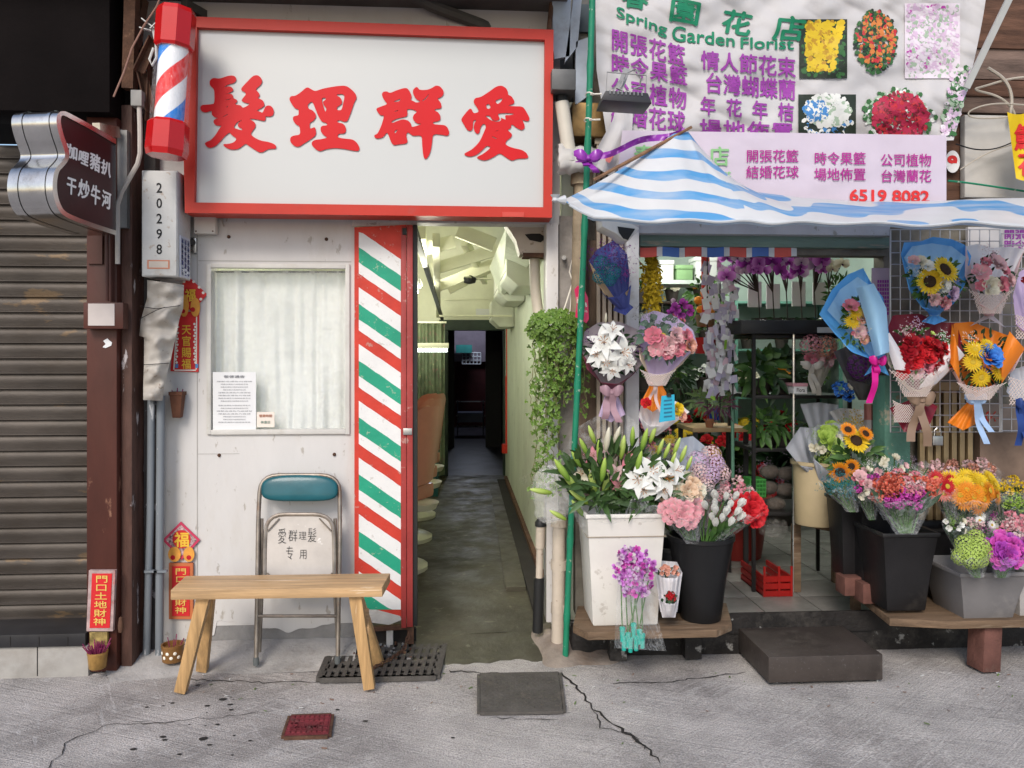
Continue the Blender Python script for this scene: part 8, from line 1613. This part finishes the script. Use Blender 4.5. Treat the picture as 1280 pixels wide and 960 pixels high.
G2 = 'flower bunches in the right hand buckets'
t = thing('flower_bunch', 'sunflowers standing in the slim black bucket', 'flower bunch', A(1070, 625, -.2), G2); heads(t, (1068, 570), -.26, [('sunflower', 'yellow', 1070, 551, 15), ('sunflower', 'orange', 1060, 537, 9), ('sunflower', 'orange', 1082, 542, 9), ('sunflower', 'orange', 1050, 590, 12), ('sunflower', 'orange', 1064, 583, 9)]); foliage(t, 1068, 575, 26, 26, 70, -.20, gleaf, L=20, w=8)
paper_wrap(t, [(1036, 575), (1045, 540), (1068, 528), (1092, 545), (1098, 570)], [(1036, 575), (1050, 606), (1080, 606), (1098, 570)], (1068, 640), -.22, .10, clearf, name='sleeve', r0=12)
bunch('teal tinted baby breath in front of the sunflowers', 1048, 604, 20, 10, [('spray', 'teal')], 9, 9, -.30, (1066, 640), G2, leaves=8)
bunch('small pink and cream spray roses beside the carnations', 1082, 604, 16, 18, [('rose', 'palepink'), ('rosebud', 'pink'), ('carnation', 'magenta'), ('rosebud', 'cream')], 12, 5.5, -.34, (1090, 650), G2, leaves=10)
bunch('coral and red carnations with purple ones in the square bucket', 1130, 612, 38, 20, lambda x, y: ('carnation', 'magenta') if y > .25 and abs(x) < .6 else (('carnation', 'coral') if x < -.2 or x > .5 else fr.choice((('carnation', 'pink'), ('carnation', 'coral'), ('carnation', 'palepink')))), 34, 8, -.50, (1133, 668), G2, leaves=50, lL=34, lm=mat('carnation_leaf', (.07, .12, .07), .5, var=.3))
bunch('tall pale stock flowers and buds behind the carnations', 1118, 586, 44, 14, [('rosebud', 'cream'), ('spray', 'white'), ('rosebud', 'palepink'), ('spray', 'lilac')], 22, 6, -.24, (1120, 650), G2)
bunch('peach pink carnations at the back of the right hand group', 1203, 590, 44, 13, [('carnation', 'salmon'), ('carnation', 'palepink')], 18, 8.5, -.10, (1210, 650), G2)
bunch('red gerberas left of the orange ones', 1180, 606, 17, 12, [('gerbera', 'red'), ('gerbera', 'coral')], 6, 9.5, -.34, (1190, 655), G2)
bunch('large orange and yellow gerberas above the grey bin', 1218, 612, 36, 21, lambda x, y: ('gerbera', 'orange') if y > -.1 else ('gerbera', 'yellow'), 18, 11, -.36, (1214, 660), G2, leaves=14)
bunch('yellow mums at the far right above the button mums', 1262, 608, 22, 10, [('spray', 'yellow'), ('carnation', 'yellow')], 10, 6.5, -.28, (1256, 660), G2)
bunch('lime button mums beneath the yellow mums', 1268, 628, 16, 10, [('carnation', 'green')], 10, 5, -.36, (1262, 668), G2)
bunch('white and pink daisies behind the grey bin rim', 1235, 655, 30, 10, [('gerbera', 'white'), ('carnation', 'palepink'), ('spray', 'cream'), ('spray', 'magenta')], 14, 6, -.42, (1235, 700), G2)
bunch('white button flowers with green wrap behind the lime cluster', 1197, 655, 16, 10, [('rosebud', 'white'), ('spray', 'green'), ('rosebud', 'cream')], 10, 4.5, -.40, (1205, 700), G2)
bunch('lime green hydrangea cluster in striped film in the grey bin', 1215, 688, 22, 15, [('hydrangea', 'lime')], 9, 9, -.60, (1222, 722), G2, leaves=6)
bunch('bright purple roses in the grey bin at the right', 1260, 688, 24, 15, [('rose', 'magenta'), ('rose', 'purple')], 13, 8, -.60, (1252, 722), G2, leaves=6)
bunch('pink carnations at the right frame edge over the bins', 1272, 655, 16, 12, [('carnation', 'pink'), ('carnation', 'palepink')], 7, 9, -.50, (1268, 712), G2)

for k, (x, y, kd, cl, lb) in enumerate(((1.0, 2.25, 'spray', 'white', 'tall white blossomed floor plant at the back left of the shop'), (1.35, 2.15, 'carnation', 'pink', 'pink flowered floor plant behind the small side table'), (1.75, 2.2, 'gerbera', 'yellow', 'yellow flowered floor plant behind the black rack'), (2.1, 2.2, 'rose', 'red', 'red flowered floor plant seen through the rack'), (2.5, 2.1, 'spray', 'lilac', 'lilac flowered floor plant near the back right corner'))):
    pot_plant(lb, (x, y, kz), .13, .3, kd, cl, 22, .55, .05, lv=120, L=.26, lm=gleaf if k % 2 else dleaf)
t = thing('hanging_plant', 'bright fern spilling over the top of the plant rack at right', 'plant', A(1052, 405, .5)); foliage(t, 1052, 372, 20, 26, 110, .5, gleaf, L=16, w=4, dep=.08); mb = MB(); mb.lathe(A(1052, 408, .5), [(.05, 0), (.07, .08), (.06, .08)], 12); part('pot', mb, terr, t)
t = thing('price_sheet', 'row of white price cards clipped behind the orchid stems', 'sheet', A(985, 385, .72)); mb = MB()
for x0_ in (935, 958, 990, 1016): mb.pbox(x0_, 352 + x0_ % 5, x0_ + 17, 380 + x0_ % 7, .72, .724)
part('card', mb, paper, t)
# ================================================================ separate pieces that are parts of their own
SPL = ('bracket', 'side_wall', 'paper_fold', 'paper_corner', 'conduit', 'stretcher', 'brace', 'bolt', 'joint', 'clamp', 'tube', 'wall', 'front_wall', 'disc', 'dot', 'fish_shape', 'board', 'foot', 'beam', 'slot', 'water_tube', 'step', 'armrest', 'tie')
for o in [x for x in SC.objects if x.type == 'MESH' and x.parent is not None and x.name.split('.')[0] in SPL]:
    me = o.data; n = len(me.vertices); par = list(range(n))
    def find(i):
        while par[i] != i: par[i] = par[par[i]]; i = par[i]
        return i
    for e in me.edges:
        a, b = find(e.vertices[0]), find(e.vertices[1])
        if a != b: par[a] = b
    roots = {}
    for i in range(n): roots.setdefault(find(i), []).append(i)
    if not 1 < len(roots) <= 24: continue
    groups = list(roots.values())
    for gi, g_ in enumerate(groups):
        c = o if gi == 0 else o.copy()
        if gi: COL.objects.link(c)
        bm = bmesh.new(); bm.from_mesh(me); bm.verts.ensure_lookup_table(); keep = set(g_)
        bmesh.ops.delete(bm, geom=[v for v in bm.verts if v.index not in keep], context='VERTS'); m2 = me.copy(); bm.to_mesh(m2); bm.free(); c.data = m2; c.parent = o.parent
